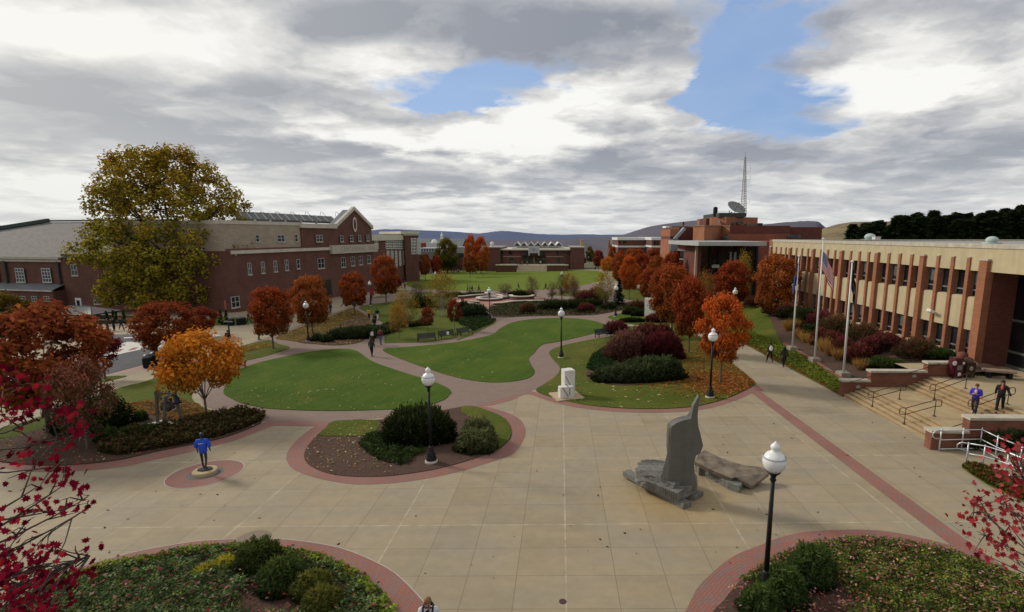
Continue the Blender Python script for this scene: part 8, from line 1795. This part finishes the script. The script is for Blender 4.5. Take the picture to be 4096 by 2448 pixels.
p_ = [q for q in bpy.data.objects if q.get('label', '').startswith('person in a bright blue')][0]; b = MB(); b.ball((0, -.135, 1.33), .085, 10, 6, 0, (.8, .35, 1.3)); b.build('shirt', cm((.6, .55, .55)), p_, True)
fp = P('G', 1665, 1335, 1.74) - Vector((0, 0, 1.74)); fpo = person(fp, 8, 'person in a white jacket with black straps walking at the bottom edge', (.62, .62, .64), DK, 'walkA', (.2, .1, .045), BLK, (.2, .2, .2), detail=True)
b = MB()
for s_ in (-1, 1): b.tube([(.09 * s_, -.135, 1.2), (.11 * s_, -.15, 1.36), (.12 * s_, -.06, 1.49), (.11 * s_, .1, 1.45)], .026, 6)
b.build('backpack_strap', M['black'], fpo, True)
b = MB(); b.ball((0, -.13, 1.38), .075, 10, 6, 0, (.8, .4, 1.5)); b.build('shirt', cm(BLK), fpo, True)
b = MB(); b.ball((0, -.11, 1.555), .05, 10, 6, 0, (1.1, .6, .9)); b.build('beard', cm((.16, .07, .035)), fpo, True)
def statue():
    c = Vector((pc.x, pc.y, gz(pc.x, pc.y))); r = thing('bronze_statue', 'bronze figure dressed in a royal blue shirt on a round stone plinth', 'statue', c, math.radians(195))
    b = MB(); b.lathe((0, 0, -.05), [(.52, 0), (.52, .2), (.48, .24), (.01, .245)], 28); b.build('plinth', plain('tan_plinth_stone', (.42, .32, .18), .15, 3), r)
    b = MB(); b.lathe((0, 0, .19), [(.32, 0), (.3, .06), (.01, .065)], 20, 0, 1.0, .7); b.build('bronze_base', M['bronze'], r)
    J = pose(.25, .3); S_ = person_parts(J); bd = mk('body', S_['body'], r, (0, 0, .22)); bd.material_slots[0].link = 'OBJECT'; bd.material_slots[0].material = M['bronze']
    hr = mk('hair', S_['hair'], r, (0, 0, .22)); hr.material_slots[0].link = 'OBJECT'; hr.material_slots[0].material = M['bronze']
    sh = [((0, -.01, .72), (.2, .15)), ((0, -.01, .95), (.19, .145)), ((0, -.02, 1.28), (.19, .14)), ((0, -.02, 1.43), .085), ((-.2, -.02, 1.38), .095), ((-.27, -.01, 1.15), .09), ((-.29, -.02, 1.04), .095), ((.2, -.02, 1.38), .095), ((.27, -.01, 1.15), .09), ((.29, -.02, 1.04), .095)]
    me = skin_mesh(sh, [(0, 1), (1, 2), (2, 3), (2, 4), (4, 5), (5, 6), (2, 7), (7, 8), (8, 9)], 'shirt'); so = mk('shirt', me, r, (0, 0, .22)); so.material_slots[0].link = 'OBJECT'; so.material_slots[0].material = M['blue']
    b = MB();
    for k in range(9): b.box(-.105 + k * .0245, -.09 + k * .0245, .125, .14, 1.49 - .002 * k, 1.505 + .006 * (k % 2));
    b.build('back_print', M['white'], r)
statue()
PEO = [
 ('A', 160, 1075, 170, 'person with long black hair walking away along the right-hand walk', (.03, .022, .018), BLK, 'walkB', dict(longh=True, bag=None, hair=(.008, .008, .008))),
 ('U', 15, 368, 175, 'person carrying a white backpack on the right-hand walk', DK, BLK, 'walkA', dict(bag=WHT, hair=(.01, .01, .01))),
 ('M', 38, 700, 195, 'man in black shirt with a round print, walking on the left walk nearest the camera', BLK, (.09, .11, .1), 'stand', dict(h=1.08)),
 ('M', 330, 632, 160, 'person in white and dark clothes at the edge of the left walk', (.35, .33, .33), BLK, 'slow', dict(bag=BLK, longh=True)),
 ('V', 2115, 470, 70, 'person striding past the litter bins in a maroon sweater', (.12, .03, .04), BLK, 'walkA', dict()),
 ('V', 2242, 605, 185, 'person in purple top and pale jeans under the rust red tree', (.06, .04, .09), (.3, .33, .36), 'slow', dict()),
 ('V', 2390, 600, 10, 'person in dark red clothes half hidden under the rust red tree', (.1, .03, .03), BLK, 'stand', dict()),
 ('d', 1135, 828, 20, 'person in light jeans talking beside the rust red tree, left of the pair', DK, JEAN, 'stand', dict()),
 ('d', 1220, 838, -20, 'person with outstretched arm beside the rust red tree, right of the pair', NAVY, (.14, .18, .26), 'stand', dict(h=1.08)),
 ('d', 1440, 655, 190, 'person in grey-green top left of the triangular bed lamp post', (.06, .08, .07), NAVY, 'slow', dict()),
 ('d', 1890, 535, 80, 'person mostly hidden behind the orange-brown tree', (.1, .06, .05), BLK, 'walkA', dict()),
 ('d', 2052, 512, 5, 'person in dark blue with a pale bag on the left walk', NAVY, (.04, .05, .08), 'slow', dict(bag=(.4, .4, .4))),
 ('d', 2300, 378, 120, 'person hurrying across the left walk in a grey-blue jacket', (.07, .09, .12), BLK, 'walkB', dict()),
 ('W', 375, 775, 0, 'person in a mustard yellow top on the brown path', (.5, .3, .05), BLK, 'slow', dict()),
 ('W', 535, 790, 175, 'person in a black jacket and white trousers on the brown path', BLK, (.6, .58, .55), 'walkA', dict(h=1.05)),
 ('W', 490, 905, 185, 'person with dark hair walking just ahead of the one in light jeans', BLK, DK, 'slow', dict()),
 ('W', 478, 985, 180, 'person in black hoodie and light jeans on the brown path', BLK, (.2, .24, .3), 'walkB', dict(h=1.05)),
 ('W', 455, 1282, 178, 'person in black with a white sleeve at the path junction', (.03, .03, .035), BLK, 'walkA', dict(bag=(.5, .5, .5), h=1.05)),
 ('W', 600, 1262, 182, 'person in jeans with a dark red backpack at the path junction', (.1, .04, .035), (.13, .17, .24), 'slow', dict(bag=(.16, .03, .03), h=1.08)),
 ('W', 425, 1490, 170, 'person in a long dark green coat, closest of those on the brown path', (.035, .045, .03), BLK, 'slow', dict(longh=True, h=1.05)),
 ('W', 248, 438, 10, 'person in dark clothes left of the banner lamp post', DK, BLK, 'stand', dict()),
 ('W', 420, 420, 0, 'person in navy beside the foot of the banner lamp post', NAVY, DK, 'stand', dict()),
 ('W', 1065, 190, 30, 'person in a red top near the grass rings', RED_, BLK, 'walkA', dict()),
 ('W', 1045, 65, 0, 'person in black further up the left walk', BLK, BLK, 'slow', dict()),
 ('W', 935, 90, 5, 'person in a crimson top further up the left walk', (.25, .02, .03), DK, 'slow', dict()),
 ('X', 1045, 1072, 90, 'person striding to the right behind the fountain', BLK, DK, 'walkA', dict(h=1.1)),
 ('X', 825, 1060, 100, 'person in grey behind the left court wall, left of the group', (.2, .17, .19), DK, 'slow', dict(h=1.1)),
 ('X', 870, 1075, 80, 'person in pale purple top in the group left of the fountain', (.22, .17, .2), BLK, 'stand', dict(h=1.1)),
 ('X', 915, 1085, 85, 'person in black at the right of the group left of the fountain', DK, BLK, 'walkB', dict(h=1.1)),
 ('X', 1812, 1022, 90, 'person in brown walking along the edge of the far lawn', (.1, .07, .06), (.12, .08, .07), 'walkA', dict(h=1.1)),
 ('X', 2342, 1022, -90, 'person in black walking left along the edge of the far lawn', BLK, BLK, 'walkB', dict(h=1.1)),
 ('X', 932, 712, 0, 'person in white standing on the far lawn, left of a pair', WHT, BLK, 'stand', dict(h=1.1)),
 ('X', 985, 712, 0, 'person in black standing on the far lawn, right of a pair', BLK, BLK, 'stand', dict(h=1.15)),
 ('X', 1995, 650, 60, 'person walking below the library steps', DK, BLK, 'walkA', dict(h=1.1)),
 ('a', 878, 405, 10, 'person in dark clothes on the far lawn left of the orange-gold tree', DK, BLK, 'slow', dict(h=1.1)),
 ('a', 1725, 850, 90, 'person seated low beside the red tree row in dark clothes', BLK, (.4, .4, .42), 'stand', dict(h=.72)),
 ('a', 1622, 690, 0, 'person standing in shade beneath the red tree row', BLK, BLK, 'stand', dict()),
 ('T', 1250, 842, 0, 'person with a pale cap waiting at the bus shelter', BLK, BLK, 'stand', dict(h=1.05)),
 ('T', 1390, 836, 60, 'person stepping away from the bus shelter with a bag', (.02, .025, .04), BLK, 'walkA', dict(bag=BLK, h=1.05)),
 ('T', 1130, 845, 0, 'person in brown between the shelter posts', (.07, .04, .035), (.09, .05, .04), 'stand', dict(h=1.05)),
 ('T', 1005, 850, 0, 'person in dark red between the shelter posts', (.08, .03, .025), BLK, 'stand', dict(h=1.05)),
 ('T', 880, 860, 0, 'person in a pale shirt and jeans under the shelter roof', (.35, .35, .36), (.16, .18, .22), 'stand', dict(h=1.05)),
 ('V', 385, 1218, 20, 'person behind the maroon tree near the bins', DK, BLK, 'walkA', dict()),
 ('Z', 555, 1232, 0, 'person in black left of the far walk crowd', BLK, BLK, 'slow', dict()),
 ('Z', 460, 1215, 10, 'person in dark red left of the far walk crowd', (.22, .02, .03), BLK, 'slow', dict()),
]
for fr, x, y, fa, lab, tp, lg, pz, kw in PEO: person(P(fr, x, y), fa, lab, tp, lg, pz, **kw)
spots = [(700, 1130), (740, 1140), (780, 1125), (620, 1185), (650, 1190), (1350, 1030), (1390, 1020), (1490, 1015), (1530, 1030), (1585, 1000), (1610, 1030), (1660, 985), (1720, 1000), (1760, 960), (1830, 950), (1880, 925), (820, 1100), (860, 1120), (905, 1110), (950, 1125), (1210, 1065), (1300, 1050)]
cols_ = [((.4, .38, .4), BLK, 'pale grey'), (BLK, BLK, 'black'), ((.25, .12, .12), DK, 'rose'), (WHT, DK, 'white'), (NAVY, DK, 'navy'), ((.1, .09, .08), (.2, .15, .12), 'brown'), (RED_, BLK, 'red')]
near = ['left of the far walk, in front of the brick tower', 'among the crowd on the far walk', 'by the trees left of the far lawn', 'on the walk beside the far lawn edge']
for k, (x, y) in enumerate(spots):
    t_, l_, nm = cols_[k % 7]; person(P('Z', x, y), R.uniform(-180, 180), 'tiny distant figure in the crowd on the walk left of the far lawn', t_, l_, ('slow', 'walkA', 'walkB', 'stand')[k % 4], h=1.08, group='distant students on the walk left of the far lawn')
for k, (x, y, c_, lab) in enumerate(((1160, 1050, (.5, .33, .06), 'person in yellow at the top of the library steps, left one'), (1258, 1045, (.5, .33, .06), 'person in yellow at the top of the library steps, right one'), (1515, 1048, WHT, 'person in white at the top of the library steps'), (1120, 1050, BLK, 'person in black next to the left yellow figure'), (1065, 1000, BLK, 'person in black on the library terrace left of the entrance'))):
    q = PY('Y', x, y, 229.5); q.z = PY('Y', 1300, 1010, 234).z; person(q, R.uniform(-90, 90), lab, c_, BLK, 'slow', h=1.1)
for k, (x, y, c_, lab) in enumerate(((800, 1125, BLK, 'dark figure by the left terrace wall of the library'), (955, 1115, (.4, .3, .3), 'pale figure by the left terrace wall of the library'))):
    person(P('Y', x, y), 0, lab, c_, BLK, 'stand', h=1.1)
# ------------------------------------------------------------------ camera, sky, light
cd = bpy.data.cameras.new('camera'); cam = bpy.data.objects.new('camera', cd); COL.objects.link(cam); sc.camera = cam
cam.location = CAM; cam.rotation_euler = (pi / 2 - PIT, 0, -YAW)
cd.sensor_width = 36; cd.lens = CF / 4096 * 36; cd.shift_x = (2048 - CX) / 4096; cd.shift_y = (CY - 1224) / 4096
cd.clip_start = 0.1; cd.clip_end = 30000
w = bpy.data.worlds.new('World'); sc.world = w; w.use_nodes = True
wt = NT.__new__(NT); wt.t = w.node_tree; wt.n = wt.t.nodes; wt.l = wt.t.links; wt.n.clear()
SUN_EL, SUN_AZ = math.radians(30), math.radians(-62)     # azimuth measured from +Y towards +X
def world():
    t = wt
    out = t.n.new('ShaderNodeOutputWorld'); bg = t.n.new('ShaderNodeBackground'); t.l.new(bg.outputs[0], out.inputs[0])
    sky = t.n.new('ShaderNodeTexSky'); sky.sky_type = 'NISHITA'; sky.sun_disc = False; sky.sun_elevation = SUN_EL; sky.sun_rotation = SUN_AZ
    sky.air_density = 1.0; sky.dust_density = 1.0
    g = t.n.new('ShaderNodeTexCoord').outputs['Generated']
    s = t.node('ShaderNodeSeparateXYZ', {0: g})
    z = t.math('MAXIMUM', t.math('ADD', s.outputs[2], 0.13), 0.03)
    px, py = t.math('DIVIDE', s.outputs[0], z), t.math('DIVIDE', s.outputs[1], z)
    pv = t.node('ShaderNodeCombineXYZ', {0: px, 1: py, 2: 0.0}).outputs[0]
    warp = t.noise(pv, 1.6, 5, 0.6)
    ws = t.node('ShaderNodeSeparateXYZ', {0: warp.outputs['Color']})
    ay = t.math('MAXIMUM', s.outputs[1], 0.05)
    u = t.math('ADD', t.math('DIVIDE', s.outputs[0], ay), t.math('MULTIPLY_ADD', ws.outputs[0], 0.34, -0.17))
    v = t.math('ADD', t.math('DIVIDE', s.outputs[2], ay), t.math('MULTIPLY_ADD', ws.outputs[1], 0.14, -0.07))
    wv = t.node('ShaderNodeVectorMath', {0: pv, 1: t.node('ShaderNodeVectorMath', {0: warp.outputs['Color'], 1: (0.7, 0.7, 0)}, operation='MULTIPLY').outputs[0]}, operation='ADD').outputs[0]
    def cl(loc, scl, scale, det, rough=0.55):
        return t.node('ShaderNodeTexNoise', {'Vector': t.node('ShaderNodeMapping', {'Vector': wv, 'Location': loc, 'Scale': scl}).outputs[0], 'Scale': scale, 'Detail': det, 'Roughness': rough}).outputs[0]
    n1 = cl((3.1, 0.4, 0), (0.95, 1.0, 1), 0.75, 5); n1b = cl((2.85, 0.62, 0), (0.95, 1.0, 1), 0.75, 5)
    n3 = cl((1.7, 2.2, 0), (1, 1, 1), 2.1, 7, 0.52); n3b = cl((1.62, 2.3, 0), (1, 1, 1), 2.1, 7, 0.52)
    dens = t.math('ADD', t.math('MULTIPLY', n1, 0.65), t.math('MULTIPLY', n3, 0.35))
    relief = t.math('ADD', t.math('MULTIPLY', t.math('SUBTRACT', n1b, n1), 1.9), t.math('MULTIPLY', t.math('SUBTRACT', n3b, n3), .75))
    def blob(cu, cv, ru, rv, rot=0.0):
        du = t.math('SUBTRACT', u, cu); dv = t.math('SUBTRACT', v, cv); c_, s_ = cos(rot), sin(rot)
        a = t.math('DIVIDE', t.math('ADD', t.math('MULTIPLY', du, c_), t.math('MULTIPLY', dv, s_)), ru)
        b = t.math('DIVIDE', t.math('SUBTRACT', t.math('MULTIPLY', dv, c_), t.math('MULTIPLY', du, s_)), rv)
        r = t.math('SQRT', t.math('ADD', t.math('MULTIPLY', a, a), t.math('MULTIPLY', b, b)))
        return t.math('SUBTRACT', 1.0, r, None, True)
    north = t.math('GREATER_THAN', s.outputs[1], 0.05)
    def at(fx, fy):                       # tangents of the direction seen at a full-frame position
        d = ray('F', fx, fy); return d.x / d.y, d.z / d.y
    def B(fx, fy, rx, ry, rot=0.0):
        cu, cv = at(fx, fy); return blob(cu, cv, rx * 1.6496 / 2050, ry * 1.6496 / 2050, rot)
    def sm(a, *bs):
        for q in bs: a = t.math('ADD', a, q)
        return a
    holes = sm(B(1800, 110, 190, 230, 0.25), B(1890, 270, 230, 110, -0.15), B(1990, 30, 170, 110), B(1170, 205, 300, 62, 0.05), B(1740, 190, 130, 90), B(1090, 245, 150, 40))
    holes = t.math('MULTIPLY', holes, north)
    hb = t.math('SUBTRACT', t.math('MULTIPLY', holes, 1.5), t.math('MULTIPLY', t.math('SUBTRACT', dens, 0.43), 3.6))
    hb = t.math('SUBTRACT', hb, t.math('MULTIPLY', t.math('SUBTRACT', n3, 0.5), 1.6))
    blue = t.math('MULTIPLY', t.math('MULTIPLY_ADD', hb, 1.5, -0.05, True), t.math('MULTIPLY', holes, 4.0, None, True))
    darks = sm(B(130, 230, 300, 120, 0.2), B(1250, 90, 360, 120, -0.15), B(700, 225, 280, 65, 0.1), B(250, 330, 430, 70), B(1500, 30, 300, 80), B(650, 370, 420, 38), B(1080, 460, 400, 34), B(1350, 420, 500, 40), B(2250, 370, 260, 110, 0.2), B(850, 60, 200, 90))
    darks = t.math('MULTIPLY', darks, north)
    brts = sm(B(330, 90, 420, 120, 0.1), B(80, 60, 260, 110), B(930, 130, 160, 60), B(1400, 260, 420, 60, 0.25), B(300, 430, 620, 50), B(150, 490, 450, 70), B(900, 330, 300, 45), B(2250, 130, 260, 90), B(1250, 340, 500, 34), B(2080, 210, 200, 60), B(1000, 500, 900, 50))
    brts = t.math('MULTIPLY', brts, north)
    f = t.math('MULTIPLY_ADD', t.math('SUBTRACT', dens, 0.5), -2.0, 0.5)
    f = t.math('ADD', f, relief)
    f = t.math('ADD', f, t.math('MULTIPLY', t.math('SUBTRACT', brts, darks), 0.6))
    f = t.math('MAXIMUM', t.math('MINIMUM', f, 1.0), 0.0)
    cc = t.ramp(f, [(0.0, (0.28, 0.305, 0.36)), (0.25, (0.385, 0.405, 0.45)), (0.5, (0.55, 0.555, 0.57)), (0.75, (0.76, 0.755, 0.74)), (1.0, (0.95, 0.945, 0.92))])
    hz = t.math('SUBTRACT', 1.0, t.math('MULTIPLY', t.math('ABSOLUTE', s.outputs[2]), 6.0), None, True)
    cc = t.mix(t.math('MULTIPLY', hz, 0.55), cc, (0.7, 0.72, 0.72))
    sunv = Vector((sin(SUN_AZ) * cos(SUN_EL * 0.5), cos(SUN_AZ) * cos(SUN_EL * 0.5), sin(SUN_EL * 0.5)))
    dt = t.node('ShaderNodeVectorMath', {0: g, 1: tuple(sunv)}, operation='DOT_PRODUCT').outputs['Value']
    wm = t.math('POWER', t.math('MAXIMUM', dt, 0.0), 4.0)
    cc = t.mix(t.math('MULTIPLY', wm, 0.35), cc, (0.95, 0.93, 0.84))
    skyc = t.mix(1.0, sky.outputs[0], (0.12, 0.12, 0.12, 1), 'MULTIPLY')
    bl = t.mix(0.6, skyc, (0.17, 0.36, 0.74))
    bl = t.mix(t.math('MULTIPLY', n3, 0.45), bl, (0.6, 0.66, 0.78))
    c = t.mix(t.math('MULTIPLY', blue, t.math('SUBTRACT', 1.0, t.math('MULTIPLY', hz, 0.8))), cc, bl)
    t.l.new(c, bg.inputs[0]); bg.inputs[1].default_value = 1.0
world()
sd = bpy.data.lights.new('sun', 'SUN'); sun = bpy.data.objects.new('sun', sd); COL.objects.link(sun)
sd.energy = 2.4; sd.angle = math.radians(10); sd.color = (1.0, 0.93, 0.82)
dv = Vector((sin(SUN_AZ) * cos(SUN_EL), cos(SUN_AZ) * cos(SUN_EL), sin(SUN_EL)))
sun.rotation_euler = dv.to_track_quat('Z', 'Y').to_euler()
sc.view_settings.view_transform = 'Standard'; sc.view_settings.look = 'None'; sc.view_settings.exposure = 0; sc.view_settings.gamma = 1
sc.render.engine = 'CYCLES'
sc.cycles.use_denoising = True
try: sc.cycles.denoiser = 'OPENIMAGEDENOISE'; sc.cycles.denoising_input_passes = 'RGB_ALBEDO_NORMAL'; sc.cycles.denoising_prefilter = 'ACCURATE'
except Exception: pass
sc.cycles.max_bounces = 6; sc.cycles.diffuse_bounces = 3; sc.cycles.glossy_bounces = 2; sc.cycles.transmission_bounces = 3; sc.cycles.transparent_max_bounces = 6
